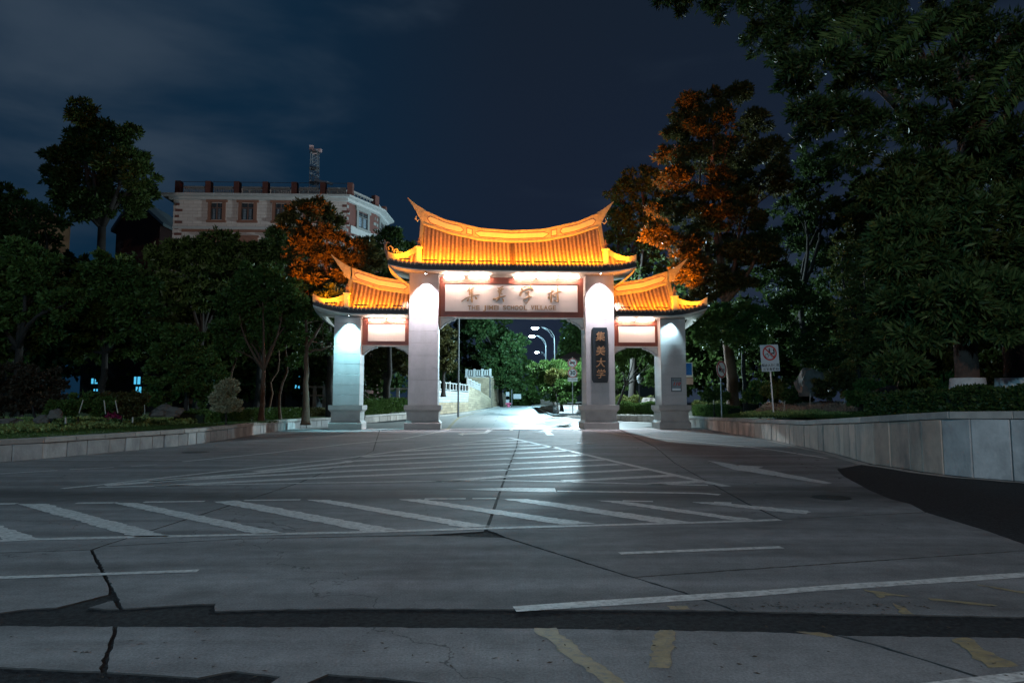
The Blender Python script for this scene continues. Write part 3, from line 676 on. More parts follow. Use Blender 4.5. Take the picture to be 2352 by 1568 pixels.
for sg in (-1, 1):
    a, b_ = sorted((sg*mo[0], sg*oo[1]))
    p0, p1 = (U(845.5, 760, YB), U(930.5, 760, YB)) if sg < 0 else (-U(930.5, 760, YB), -U(845.5, 760, YB))
    if sg > 0: p0, p1 = (U(1418, 760, YB)+.06, U(1504, 760, YB))
    framed_panel(a, b_, Z(733.5, YB), Z(794, YB), p0, p1, Z(785, YB), Z(746, YB), YB, BT, 'side_beam', M_PANEL)
# scalloped brackets under the beams
def bracket(u, sg, ztop, w, h):
    prof = [(0, 0), (1, 0), (1, -.10), (.93, -.20), (.80, -.26), (.72, -.27), (.66, -.37), (.55, -.44), (.47, -.45), (.40, -.56), (.30, -.66), (.27, -.68), (.22, -.80), (.12, -.93), (0, -1)]
    b = MB(); b.extr([(u + sg*w*x, YB + .05, ztop + h*z) for x, z in prof], (0, BT - .1, 0))
    b.build('scalloped_bracket', M_STONE, gate)
    c = MB(); c.extr([(u + sg*w*(.05 + .8*x), YB + .035, ztop + h*(-.05 + .72*z)) for x, z in prof], (0, .02, 0)); c.build('bracket_relief', M_PLASTER, gate)
bw = (U(1045, 735, YB) - U(1007, 735, YB)); bh = Z(730, YB) - Z(756, YB)
for sg in (-1, 1):
    bracket(sg*(uI-.002), -sg, zb - .055, bw, bh)
    zz = Z(794, YB) - .055
    sbw = U(869, 800, YB) - U(835, 800, YB)
    bracket(sg*(mo[0]+.002), sg, zz, sbw, Z(797, YB) - Z(817, YB))
    bracket(sg*(oo[1]-.002), -sg, zz, sbw, Z(797, YB) - Z(817, YB))

# ---- carved characters on the main panel
M_GOLDS = mat('tan_carved_letters', (0.46, 0.29, 0.15), 0.4, 0.1, 6)
def stroke(b, pts, ws, conv, y0, depth):
    P = []
    for (x, y), w in zip(pts, ws): P.append((conv(x, y), w))
    # densify
    Q = []
    for i in range(len(P)-1):
        for k in range(4):
            t = k/4
            p0 = P[max(i-1, 0)][0]; p1 = P[i][0]; p2 = P[i+1][0]; p3 = P[min(i+2, len(P)-1)][0]
            q = [0.5*((2*p1[j]) + (-p0[j]+p2[j])*t + (2*p0[j]-5*p1[j]+4*p2[j]-p3[j])*t*t + (-p0[j]+3*p1[j]-3*p2[j]+p3[j])*t**3) for j in (0, 1)]
            Q.append((q, P[i][1]*(1-t) + P[i+1][1]*t))
    Q.append((list(P[-1][0]), P[-1][1])); rows_ = []
    for i, (q, w) in enumerate(Q):
        a = Q[max(i-1, 0)][0]; c = Q[min(i+1, len(Q)-1)][0]; dx, dz = c[0]-a[0], c[1]-a[1]; L = math.hypot(dx, dz) or 1; nx, nz = -dz/L, dx/L
        ww = w/2; dd = depth*min(1, w/.1 + .3)
        rows_.append([(q[0]+nx*ww*t, y0 - dd*h, q[1]+nz*ww*t) for t, h in ((-1, 0), (-.85, .75), (-.3, 1), (.3, 1), (.85, .75), (1, 0))])
    b.grid(rows_)
    b.add(rows_[0], [(0, 1, 2, 3, 4, 5)]); b.add(rows_[-1], [(5, 4, 3, 2, 1, 0)])
def char(name_label, strokes, ox, oy):
    b = MB()
    KW = 1.15*(1/9.8)/SC * (U(1178) - U(1177))
    for pts, ws in strokes:
        if not hasattr(ws, '__len__'): ws = [ws]*len(pts)
        ws = [ws[0] + (ws[-1]-ws[0])*i/(len(pts)-1) for i in range(len(pts))] if len(ws) != len(pts) else ws
        stroke(b, pts, [w*KW for w in ws], lambda x, y: gl(*src(ox + x/9.8, oy + y/9.8), YB), YB + .004, .065)
    o = b.build('carved_character', M_GOLDS, mainbeam); o['label'] = name_label
A = (1830, 1120); B_ = (2050, 1120)
char('carved running-script character 集', [([(495, 255), (460, 340), (378, 450)], [26, 42, 18]), ([(597, 180), (590, 260), (565, 345), (500, 390), (470, 380)], [10, 26, 28, 22, 10]),
 ([(692, 262), (620, 320), (600, 350)], [24, 40, 30]), ([(470, 395), (468, 500), (475, 605)], [50, 44, 30]), ([(505, 420), (512, 520), (522, 600)], [30, 26, 20]),
 ([(562, 350), (560, 480), (565, 610)], [55, 50, 40]), ([(565, 400), (635, 405)], 26), ([(570, 475), (628, 478)], 26), ([(570, 545), (625, 545)], 30),
 ([(150, 842), (250, 765), (380, 690), (560, 635), (720, 590), (866, 565)], [34, 26, 34, 34, 30, 26]), ([(560, 600), (562, 720), (572, 800), (568, 890)], [46, 60, 62, 40]),
 ([(486, 770), (515, 790), (548, 830)], [8, 26, 34]), ([(442, 712), (410, 780), (405, 830)], [14, 62, 70]), ([(686, 640), (725, 700), (745, 760)], [14, 70, 60])], *A)
char('carved running-script character 美', [([(1570, 288), (1622, 330), (1700, 285), (1795, 235)], [18, 50, 36, 22]), ([(1792, 240), (1760, 300), (1700, 345)], [30, 22, 22]),
 ([(1570, 432), (1660, 385), (1760, 360), (1828, 348)], [40, 60, 48, 24]), ([(1588, 488), (1640, 460), (1690, 430), (1738, 450)], [46, 36, 40, 46]), ([(1625, 508), (1700, 520), (1765, 540)], [34, 30, 40]),
 ([(1690, 420), (1655, 520), (1648, 600), (1640, 670)], [30, 60, 44, 50]), ([(1385, 742), (1500, 735), (1640, 672), (1780, 650), (1888, 618)], [78, 66, 56, 56, 34]),
 ([(1640, 690), (1580, 770), (1510, 855)], [52, 56, 14]), ([(1642, 700), (1638, 750), (1622, 790)], [30, 34, 20]), ([(1745, 712), (1795, 770), (1800, 860)], [14, 62, 34])], *A)
char('carved running-script character 学', [([(338, 270), (362, 330), (420, 372)], [14, 50, 50]), ([(440, 285), (530, 222), (640, 268)], [30, 24, 30]), ([(742, 190), (700, 240), (760, 270)], [30, 60, 24]),
 ([(292, 622), (330, 500), (420, 410), (560, 350), (680, 310), (780, 300)], [78, 76, 60, 52, 60, 36]), ([(690, 320), (800, 362), (760, 400), (708, 438)], [40, 40, 42, 16]),
 ([(500, 508), (560, 470), (605, 450), (662, 492)], [50, 44, 40, 40]), ([(620, 500), (598, 540), (568, 585)], [30, 36, 16]), ([(620, 520), (650, 620), (640, 740), (595, 850), (530, 912), (440, 822)], [34, 40, 34, 28, 28, 16]),
 ([(425, 772), (520, 718), (640, 655), (752, 650)], [30, 44, 56, 46]), ([(652, 680), (656, 740), (650, 805)], [26, 28, 16])], *B_)
char('carved running-script character 村', [([(1545, 300), (1540, 450), (1522, 600), (1518, 740), (1522, 880)], [14, 40, 60, 72, 66]), ([(1370, 530), (1480, 508), (1560, 465), (1632, 405)], [40, 44, 50, 20]),
 ([(1495, 555), (1440, 620), (1385, 660)], [24, 34, 30]), ([(1392, 650), (1400, 740)], [30, 36]), ([(1515, 630), (1450, 690), (1420, 700)], [28, 22, 18]), ([(1405, 665), (1440, 715), (1485, 730)], [26, 26, 24]),
 ([(1770, 210), (1762, 400), (1765, 600), (1775, 740), (1775, 880)], [18, 36, 66, 76, 70]), ([(1790, 850), (1700, 825), (1608, 778)], [60, 52, 12]), ([(1560, 592), (1690, 515), (1830, 450), (1920, 465)], [18, 40, 60, 26]), ([(1590, 600), (1630, 640), (1690, 640)], [20, 60, 30])], *B_)
def eng(word, x0, x1):
    # x in source px
    u0, z0 = gl(*src(x0, 1222), YB); u1, _ = gl(*src(x1, 1222), YB); _, z1 = gl(*src(x1, 1241), YB)
    H = z0 - z1; wd = {'I': .38, 'M': 1.15, 'V': 1.0, 'A': 1.05, 'O': 1.05, 'G': 1.05, 'C': 1.0}
    ws = [wd.get(ch, .88) for ch in word]; tot = sum(ws); cur = u0; cw = (u1-u0)/tot
    for ch, w in zip(word, ws):
        o = text('letter', ch, H*1.33, M_GOLDS, mainbeam, (cur + w*cw/2, YB - .012, (z0+z1)/2), ext=.022, bold=.03*H)
        nat = o.dimensions.x; o.scale.x = min(1.8, w*cw*.86/max(nat, .01)) if ch != 'I' else 1.25
        cur += w*cw
eng('THE', 1870, 1919); eng('JIMEI', 1934, 1995); eng('SCHOOL', 2010, 2108.5); eng('VILLAGE', 2122, 2224)

# ---- roofs
YC = DEP/2
def roof(name_parts, rt, rb, ev, verge_u, tip, inner, yF, tile_sp, uface, rows_n, side='both', sgn=1, zslope=None, mirror_u=False):
    pass
def build_roof(center, ridge_top, ridge_bot, eave_pts, verge_top_u, verge_bot_u, tip_u, u_in, overhang, spacing, halves, tip_rise, hip_z, pier_h, label, panels, horn, cove_u):
    """All in gate-local metres. ridge_top/ridge_bot: lists (|u|, z). eave z = ze. halves: list of signs; u_in inner end."""
    ze, zeb = eave_pts                      # tile edge height, underside height
    yF = -overhang; yBk = DEP + overhang
    root = MB()
    # solid core under the tiles so that no light leaks
    def rt(u): return interp(abs(u), [p[0] for p in ridge_top], [p[1] for p in ridge_top])
    def rb(u): return interp(abs(u), [p[0] for p in ridge_bot], [p[1] for p in ridge_bot])
    def rise(u):
        t = max(0, (abs(u) - verge_bot_u + .55)/(tip_u - verge_bot_u + .55)); return tip_rise*t**2.0
    def zsurf(u, t):                        # t 0 ridge .. 1 eave
        z0 = rb(min(abs(u), verge_top_u)) + .02; z1 = ze
        return z1 + (z0 - z1)*((1-t)**1.35) + rise(u)*t**3
    def ysurf(t, front=True):
        y = YC + (yF - YC)*t
        return y if front else 2*YC - y
    def t0(u):                              # upper end of the tiles outside the verge: along the hip ridge
        a = (abs(u) - verge_bot_u)/(tip_u - verge_bot_u)
        return 0.0 if abs(u) <= verge_bot_u else min(.97, .50 + .47*a)
    uu = sorted(set([round(x, 4) for x in np.linspace(u_in, tip_u, 26)] + [verge_bot_u]))
    rootb = MB()
    for sg in halves:
        for fr in (True, False):
            rows_ = []
            for u in uu:
                ta = t0(u)
                rows_.append([(sg*u, ysurf(ta + (1-ta)*k/8, fr), zsurf(u, ta + (1-ta)*k/8) - .03) for k in range(9)])
            rootb.grid(rows_)
        # gable wall and side skirt
        g = [(sg*(verge_bot_u-.05), ysurf(t, f), zsurf(verge_bot_u-.05, t) - .03) for f, ts in ((True, [0, .25, .5, .75, 1]), (False, [1, .75, .5, .25])) for t in ts]
        rootb.add(g, [tuple(range(len(g)))])
        # side skirt between the two hip ridges
        hp = []
        for k in range(7):
            a = k/6; u = verge_bot_u + (tip_u - verge_bot_u)*a; t = t0(u + 1e-4)
            hp.append([(sg*u, ysurf(t, True) + (ysurf(t, False) - ysurf(t, True))*j/6, zsurf(u, t) - .03 - (1-a)*0 - rise(u)*.6*math.sin(PI*j/6)*a) for j in range(7)])
        rootb.grid(hp)
    rf = rootb.build('tiled_roof', M_TILE, gate); rf['label'] = label
    # eave fascia + soffit (white underside) as sub parts
    fb = MB(); sf = MB()
    for sg in halves:
        for fr in (True, False):
            fb.grid([[(sg*u, ysurf(1, fr) - (.012 if fr else -.012), ze + rise(u) + .03), (sg*u, ysurf(1, fr) - (.012 if fr else -.012), zeb + .035 + rise(u)*.96), (sg*u, ysurf(1, fr) + (.16 if fr else -.16), zeb + .03 + rise(u)*.95)] for u in uu])
        us = [u for u in uu]
        rows_ = []
        for u in us:
            r_ = []
            for j in range(13):
                f = j/12; y = yF + (yBk-yF)*f; cs = abs(2*f-1)**2.5
                r_.append((sg*u, y, zeb + rise(u)*(.25 + .7*cs)))
            rows_.append(r_)
        sf.grid(rows_)
        # thin white lip under the eave, and closed side edge
        for fr in (True, False):
            y_ = ysurf(1, fr)
            sf.grid([[(sg*u, y_ - (.02 if fr else -.02), zeb + .035 + rise(u)*.96), (sg*u, y_ - (.02 if fr else -.02), zeb - .02 + rise(u)*.95), (sg*u, y_ + (.1 if fr else -.1), zeb - .02 + rise(u)*.95)] for u in uu])
        u = tip_u
        fb.grid([[(sg*u*1.001, yF + (yBk-yF)*j/12, ze + .03 + rise(u)*(.25+.7*abs(j/6-1)**2.5)), (sg*u*1.001, yF + (yBk-yF)*j/12, zeb + .03 + rise(u)*(.25+.7*abs(j/6-1)**2.5))] for j in range(13)])
    fb.build('shaded_drip_tile_band', M_DARK, rf); sf.build('eave_soffit', M_PLASTER, rf)
    # corner underside: curved plaster cove falling back to the wall
    cb = MB()
    for sg in halves:
        rows_ = []
        for i in range(7):
            f = i/6; rw = []
            for j in range(7):
                h = j/6
                a = Vector((sg*tip_u, yF + (yBk-yF)*f, zeb - .02 + rise(tip_u)*(.25 + .7*abs(2*f-1)**2.5)))
                c = Vector((sg*cove_u, .15 + (DEP-.3)*f, zeb - .70))
                p = a.lerp(c, h); p.z -= .10*math.sin(PI*h)
                rw.append(tuple(p))
            rows_.append(rw)
        cb.grid(rows_)
    cb.build('corner_cove', M_PLASTER, rf)
    # tile rows
    for sg in halves:
        n = int((tip_u - max(u_in, 0))/spacing)
        for i in range(n):
            u = max(u_in, 0) + spacing*(i + .5)
            if u > tip_u - .15: break
            if abs(u - verge_bot_u) < .10: continue
            for fr in (True, False):
                ta = max(t0(u), .03); K = 7 if ta < .3 else 3
                if not fr: K = 4
                pts = [Vector((sg*u, ysurf(ta + (1-ta)*k/K, fr), zsurf(u, ta + (1-ta)*k/K) + .0)) for k in range(K+1)]
                b = MB(); w = spacing*.30; rings = []
                for k, p in enumerate(pts):
                    rings.append([(p.x + w*math.cos(q), p.y, p.z + w*1.1*math.sin(q)) for q in (PI, PI*.78, PI*.5, PI*.22, 0)])
                b.grid(rings)
                # round end disc
                p = pts[-1]; s_ = -1 if fr else 1
                b.add([(p.x + w*.95*math.cos(q), p.y + s_*.03, p.z + .02 + w*.95*math.sin(q)) for q in [2*PI*j/8 for j in range(8)]] + [(p.x + w*.95*math.cos(q), p.y, p.z + .02 + w*.95*math.sin(q)) for q in [2*PI*j/8 for j in range(8)]],
                      [tuple(range(8))] + [(j, (j+1) % 8, 8 + (j+1) % 8, 8 + j) for j in range(8)])
                b.build('tile_row', M_TILE, rf)
                # pan tiles: overlapping courses between the rows
                if fr and u < tip_u - spacing:
                    u2 = u + spacing/2; c = MB(); S = rows_for(ta)
                    ww = spacing*.27; rr_ = []
                    for k in range(S):
                        ta2 = ta + (1-ta)*k/S; tb2 = ta + (1-ta)*(k+1)/S
                        for t_, dz in ((ta2, -.012), (tb2, .016)):
                            z = zsurf(u2, t_) + dz; y = ysurf(t_)
                            rr_.append([(sg*(u2-ww), y, z + .03), (sg*u2, y, z - .005), (sg*(u2+ww), y, z + .03)])
                    c.grid(rr_)
                    y = ysurf(1); z = zsurf(u2, 1)
                    c.add([(sg*(u2-ww), y - .012, z + .045), (sg*(u2+ww), y - .012, z + .045), (sg*(u2+ww*.6), y - .02, z - .045), (sg*u2, y - .022, z - .085), (sg*(u2-ww*.6), y - .02, z - .045)], [(0, 1, 2, 3, 4)])
                    c.build('pan_tile_row', M_PAN, rf)
    # main ridge wall
    for sg in halves:
        us = list(np.linspace(max(u_in, 0), verge_top_u, 14))
        b = MB(); T = .16
        for fr in (-1, 1):
            b.grid([[(sg*u, YC + fr*T, rb(u) - .08), (sg*u, YC + fr*T, rt(u) - .05), (sg*u, YC + fr*(T+.06), rt(u) - .05), (sg*u, YC + fr*(T+.06), rt(u) + .03), (sg*u, YC, rt(u) + .07)] for u in us])
        # moulding under the panels
        b.grid([[(sg*u, YC - T - .07, rb(u) - .02), (sg*u, YC - T - .07, rb(u) + .06), (sg*u, YC - T, rb(u) + .08)] for u in us])
        e_ = us[-1]
        b.add([(sg*e_, YC - T, rb(e_)-.08), (sg*e_, YC + T, rb(e_)-.08), (sg*e_, YC + T, rt(e_)), (sg*e_, YC - T, rt(e_))], [(0, 1, 2, 3)])
        rg = b.build('main_ridge', M_RIDGEP, rf)
        # horn: swallow-tail sweeping up past the verge
        h = MB(); hp_ = horn
        rws = []
        for k, (hu, hztop, hzbot, ht) in enumerate(hp_):
            rws.append([(sg*hu, YC - ht, hzbot), (sg*hu, YC - ht, hztop), (sg*hu, YC + ht, hztop), (sg*hu, YC + ht, hzbot), (sg*hu, YC - ht, hzbot)])
        h.grid(rws); h.add(rws[-1][:4], [(0, 1, 2, 3)])
        h.build('ridge_horn', M_RIDGEP, rf)
        sc = MB()                                # little scroll under the horn
        sx = sg*(verge_top_u + .20); sz = rb(verge_top_u) + .10
        sc.tube([(sx + sg*.26, YC - .05, sz + .45), (sx + sg*.33, YC - .05, sz + .28), (sx + sg*.18, YC - .05, sz + .12), (sx + sg*.10, YC - .05, sz + .22)], [.03, .05, .05, .03], 6)
        sc.build('horn_scroll', M_RIDGEP, rf)
        # verge ridge down the gable edge, ending in a pier
        v = MB(); rws = []
        for k in range(9):
            t = .80*k/8; u = verge_top_u + (verge_bot_u - verge_top_u)*k/8; y = ysurf(t) ; z = zsurf(u, t)
            rws.append([(sg*(u-.02), y, z), (sg*(u-.02), y - .02, z + .26), (sg*(u+.20), y - .02, z + .26), (sg*(u+.20), y, z - .1)])
        v.grid(rws)
        rws = []
        for k in range(9):
            t = .80*k/8; u = verge_top_u + (verge_bot_u - verge_top_u)*k/8; y = ysurf(t, False) ; z = zsurf(u, t)
            rws.append([(sg*(u-.02), y, z), (sg*(u-.02), y, z + .26), (sg*(u+.20), y, z + .26), (sg*(u+.20), y, z - .1)])
        v.grid(rws); v.build('verge_ridge', M_RIDGEP, rf)
        pu_ = sg*(verge_bot_u + .09); py_ = ysurf(.80) - .08; pz_ = zsurf(verge_bot_u, .9)
        for yy_ in (py_, 2*YC - py_):
            p = MB(); p.cbox((pu_, yy_, pz_ + pier_h/2), (.30, .30, pier_h), .02); p.cbox((pu_, yy_, pz_ + pier_h + .045), (.42, .40, .09), .02); p.cbox((pu_, yy_, pz_ + pier_h*.5), (.22, .34, pier_h*.6), .02)
            p.box((pu_, yy_, pz_ + .02), (.36, .36, .10))
            p.build('verge_pier', M_RIDGEI, rf)
        # small warrior figure standing on the pier
        q = MB(); z_ = pz_ + pier_h + .09
        q.lathe([(.10, 0), (.11, .12), (.07, .26), (.09, .36), (.05, .44), (.055, .50), (.03, .58)], 8, (pu_, py_, z_)); q.tube([(pu_ + sg*.06, py_, z_+.36), (pu_ + sg*.15, py_-.02, z_+.25)], .03, 5)
        q.build('pier_figure', M_TILE, rf)
        # hip ridges curving out to the corner tips
        for fr in (True, False):
            b = MB(); rws = []; N = 9
            for k in range(N):
                a = k/(N-1); u = verge_bot_u + .18 + (tip_u + .02 - verge_bot_u - .18)*a
                t = t0(u) if u > verge_bot_u else .5; y = ysurf(t, fr); z = zsurf(min(u, tip_u), t) - .05
                top = z + .20 + hip_z[0]*(1-a)**2 + hip_z[1]*a**2.2
                rws.append([(sg*u, y + (-.11), z - .02), (sg*u, y - .11, top), (sg*u, y + .11, top), (sg*u, y + .11, z - .02)])
            b.grid(rws); b.add(rws[-1], [(0, 1, 2, 3)]); b.add(rws[0], [(0, 1, 2, 3)]); b.build('hip_ridge', M_RIDGEP, rf)
    # raised inlay panels on the front of the ridge
    for (ua, ub, kind) in panels:
        for zo, yo, m_, nm, gr in ((0, .175, M_RIDGEP, 'inlay_frame', .045), (0, .20, M_RIDGEI, 'ridge_inlay', 0)):
            P_ = []
            N = 16
            def zc(u): return (rt(u) - .05 + rb(u) + .08)/2
            hh = lambda u: (rt(u) - .05 - rb(u) - .08)*.27 + gr
            lo, hi = ua - gr, ub + gr
            r_ = hh(ua) if kind == 'stadium' else 0
            top = []; bot = []
            for k in range(N+1):
                u = lo + (hi-lo)*k/N; e2 = min(u-lo, hi-u)
                f = 1.0 if kind != 'stadium' or e2 >= r_ else math.sqrt(max(0.04, 1 - ((r_-e2)/r_)**2))
                top.append((u, YC - yo, zc(u) + hh(u)*f)); bot.append((u, YC - yo, zc(u) - hh(u)*f))
            b = MB(); b.grid([[tuple(bq), tuple(tq)] for bq, tq in zip(bot, top)])
            ring = top + bot[::-1]; back = [(p[0], YC - .15, p[2]) for p in ring]; n_ = len(ring)
            b.add(ring + back, [(i, (i+1) % n_, n_ + (i+1) % n_, n_ + i) for i in range(n_)])
            mm = mat('inlay_frame', (0.30, 0.10, 0.04), .5) if nm == 'inlay_frame' else m_
            b.build(nm, mm, rf)
    return rf, ysurf, zsurf, rise
def rows_for(ta): return 22 if ta < .3 else 8
GH = (U(1178) - U(1177))*1.0
def gpts(pts, yl): return [gl(*p, yl) for p in pts]
def sym(lst): return sorted([(abs(u), z) for u, z in lst])
rt_m = sym(gpts([(977.6, 485), (1021, 505), (1104, 525.6), (1177, 530.8)], YC-.16)); rt_m[0] = (0, rt_m[0][1])
rb_m = sym(gpts([(975.4, 515), (1031.5, 535), (1104, 551), (1177, 555)], YC-.16)); rb_m[0] = (0, rb_m[0][1])
yFm = -.95
vt = abs(gl(973, 517, YC-.2)[0]); vb = abs(gl(966, 600, -.6)[0])
tipm = abs(gl(891, 606, yFm)[0]); zem = gl(1177, 609.5, yFm)[1]; zebm = gl(1177, 622.5, yFm)[1]; rz_ = gl(891, 607, yFm)[1] - zebm
def P2(a, b): return (gl(*src(a, 1000), YC-.2)[0], gl(*src(b, 1000), YC-.2)[0])
def hornpts(l, ht0=.14):
    out = []
    for (px, pt, pb_), th in l: out.append((abs(gl(px, pt, YC)[0]), gl(px, pt, YC)[1], gl(px, pb_, YC)[1], th))
    return out
panels_m = [(*P2(1711, 1851), 'stadium'), (*P2(1868, 1887), 'rect'), (*P2(1902, 2192), 'stadium'), (*P2(2207, 2226), 'rect'), (*P2(2243, 2381), 'stadium')]
horn_m = hornpts([((978, 484, 516), .16), ((970, 479.5, 514), .15), ((962, 474.5, 498), .12), ((955, 469, 484), .10), ((946, 462, 470), .07), ((937, 454, 456), .03)])
RFm = build_roof(0, rt_m, rb_m, (zem, zebm), vt, vb, tipm, 0.0, .95, .245, (-1, 1), rz_, (.25, .30), gl(1177, 566, -.6)[1] - gl(1177, 600, -.6)[1], 'large central tiled roof with sweeping horned ridge', panels_m, horn_m, mo[0] - .02)
# side roofs (built on the left measures, mirrored)
rt_s = sym(gpts([(805, 615), (870, 636.5), (938, 648)], YC-.16)); rb_s = sym(gpts([(812, 644), (870, 663), (938, 673)], YC-.16))
ohs = .85; vts = abs(gl(808, 645, YC-.2)[0]); vbs = abs(gl(801, 700, -.5)[0]); tips = abs(gl(719, 703, -ohs)[0])
zes = gl(870, 709.5, -ohs)[1]; zebs = gl(870, 721.5, -ohs)[1]; rzs = gl(719, 701, -ohs)[1] - zebs
uin = mo[0] + .01
horn_s = hornpts([((806, 614, 644), .15), ((800, 611, 640), .14), ((791, 606, 628), .11), ((782, 600, 616), .09), ((772, 593, 601), .06), ((761, 584, 586.5), .03)])
pl = P2(1421, 1632); 
RFl = build_roof(-1, rt_s, rb_s, (zes, zebs), vts, vbs, tips, uin, ohs, .245, (-1,), rzs, (.22, .26), gl(870, 670, -.5)[1] - gl(870, 700, -.5)[1], 'left side roof with one horn, half in shade', [(pl[0], -uin - .22, 'stadium')], horn_s, oo[0] - .02)
RFr = build_roof(1, rt_s, rb_s, (zes, zebs), vts, vbs, tips, uin, ohs, .245, (1,), rzs, (.22, .26), gl(870, 670, -.5)[1] - gl(870, 700, -.5)[1], 'right side roof with one horn beside the trees', [(uin + .22, -pl[0], 'stadium')], horn_s, oo[0] - .02)
# scroll ornament on the left corner of the main roof
M_ORN = M_RIDGEP
b = MB()
def gq(u, v, y): 
    a, z = gl(*src(1200 + u/2.767, 760 + v/2.767), y); return (a, y, z)
for pts, r0 in (([(985, 660), (975, 630), (1000, 618), (1028, 640), (1020, 670)], .05), ([(1040, 690), (1040, 660), (1070, 650), (1085, 680), (1060, 690)], .06), ([(1085, 715), (1095, 685), (1130, 690), (1150, 725)], .06), ([(1060, 715), (1090, 725), (1125, 728), (1150, 722)], .05)):
    b.tube([gq(u, v, -.55) for u, v in pts], r0, 6)
b.build('corner_scroll', M_ORN, RFm[0])
b = MB(); b.tube([gq(1000, 790, -.85), gq(975, 740, -.88), gq(955, 680, -.9), gq(942, 620, -.92), gq(950, 585, -.93), gq(930, 560, -.95)], [.12, .11, .10, .08, .07, .03], 6)
b.tube([gq(950, 590, -.93), gq(970, 575, -.93), gq(990, 585, -.93)], [.05, .05, .03], 6); b.tube([gq(945, 580, -.93), gq(935, 548, -.93)], [.05, .03], 6)
b.build('corner_finial', mat('weathered_finial', (.2, .17, .15), .7, .3, 8), RFm[0])

# ================================================================== things fixed on the gate
def ongate(name, u, y, z, label, cat, group=None):
    return empty(name, gw(u, y, z), GA, label, cat, group)
# fluorescent tubes above the panels
def lamp_light(name, typ, loc, energy, color, parent=None, **k):
    l = bpy.data.lights.new(name, typ); l.energy = energy; l.color = color
    for a_, b_ in k.items():
        if a_ != 'rot': setattr(l, a_, b_)
    o = bpy.data.objects.new(name, l); col.objects.link(o); o.location = loc
    if 'rot' in k: o.rotation_euler = k['rot']
    if parent is not None: o.parent = parent
    return o
M_TUBE = mat('glowing_tube', (.9, .8, .75), .5, 0, emit=(1.0, .68, .54), estr=300)
def tube_lamp(xa, xb, py, label, yl=None):
    yl = YB - .34 if yl is None else yl
    ua, z = gl(xa, py, yl); ub, _ = gl(xb, py, yl); L = ub - ua
    t = ongate('tube_lamp', (ua+ub)/2, yl, z, label, 'tube lamp', 'tube lamps over the gate panels')
    b = MB(); b.cbox((0, .02, .07), (L, .07, .05), .01); b.box((-L/2 + .02, 0, .02), (.03, .05, .08)); b.box((L/2 - .02, 0, .02), (.03, .05, .08)); b.box((0, .12, .11), (.05, .25, .03)); b.build('fitting', M_PLASTER, t)
    c = MB(); c.tube([(-L/2 + .03, 0, 0), (L/2 - .03, 0, 0)], .022, 8); c.build('glass_tube', M_TUBE, t)
for i, (a_, b_, lb) in enumerate([(1019, 1067, 'leftmost lit fluorescent tube over the central name panel'), (1076, 1124, 'second lit fluorescent tube from the left over the name panel'),
                  (1181, 1228, 'lit fluorescent tube just right of the dark gap over the name panel'), (1233, 1280, 'second last lit fluorescent tube on the right of the name panel'), (1284, 1331, 'last lit fluorescent tube at the right end of the name panel')]):
    tube_lamp(a_, b_, 637.5, lb)
tube_lamp(846, 884, 734.5, 'lit tube over the left half of the blank left side panel', YB - .3); tube_lamp(890, 930, 734.5, 'lit tube over the right half of the blank left side panel', YB - .3)
tube_lamp(1420, 1457, 734.5, 'lit tube over the left half of the blank right side panel', YB - .3); tube_lamp(1463, 1502, 734.5, 'lit tube over the right half of the blank right side panel', YB - .3)
# pillar down-lights
M_LENS = mat('lit_lens', (.9, .9, .9), .3, 0, emit=(.75, .92, 1.0), estr=60)
def down(px, py, yl, colr, e, label, aim=None, size=R(82), blend=1.0):
    u, z = gl(px, py, yl)
    t = ongate('down_light', u, yl, z, label, 'spotlight', 'spotlights over the pillars')
    b = MB(); b.lathe([(.03, .13), (.075, .12), (.085, .0), (.07, .0), (.06, .03)], 12); b.box((0, .1, .15), (.05, .25, .03)); b.build('housing', M_DKMETAL, t)
    c = MB(); c.lathe([(.001, .012), (.06, .012), (.06, .015), (.001, .015)], 12); c.build('lens', M_LENS, t)
    l = lamp_light('down_lamp', 'SPOT', (0, 0, -.02), e, colr, t, spot_size=size, spot_blend=blend, shadow_soft_size=.05)
    d = Vector(aim or (0, .17, -1)); l.rotation_euler = d.to_track_quat('-Z', 'Y').to_euler()
S = POW['spot']
down(978, 629, -.55, (.93, .88, 1.0), S, 'bright white spotlight under the eave above the left main pillar')
down(1380, 629, -.55, (.93, .88, 1.0), S, 'bright white spotlight under the eave above the right main pillar')
down(801, 725, -.36, (.35, .86, 1.0), S*.9, 'bluish spotlight under the eave above the left outer pillar')
down(1550, 727, -.32, (.50, .84, 1.0), S*.9, 'glaring bluish spotlight hanging above the right outer pillar', aim=(-.22, .22, -1))
# roof floodlights: strips of orange LED bars standing on the tiles behind the eave
M_LED = mat('orange_led', (.9, .5, .2), .4, 0, emit=(1.0, .42, .04), estr=25)
def led(u, rf, t, Lb, e, label, tilt=-.25, lift=.28, w=1.0):
    y = rf[1](t) - .30; z = rf[2](u, t) + .10
    b = empty('flood_light', gw(u, y, z), GA, label, 'floodlight', 'orange floodlights on the gate roofs')
    m_ = MB(); m_.cbox((0, 0, .05), (Lb*.9, .09, .06), .01); m_.box((-Lb*.3, 0, .01), (.03, .05, .05)); m_.box((Lb*.3, 0, .01), (.03, .05, .05)); m_.build('bar', M_DKMETAL, b)
    c = MB(); c.box((0, .03, .083), (Lb*.84, .03, .006)); c.build('lens', M_LED, b)
    l = lamp_light('flood_lamp', 'AREA', (0, 0, lift), e, ORANGE, b, shape='RECTANGLE', size=Lb, size_y=.12, spread=R(170))
    d = Vector((0, math.sin(R(62)), math.cos(R(62)))); l.rotation_euler = d.to_track_quat('-Z', 'Y').to_euler()
P_ = POW['roof']
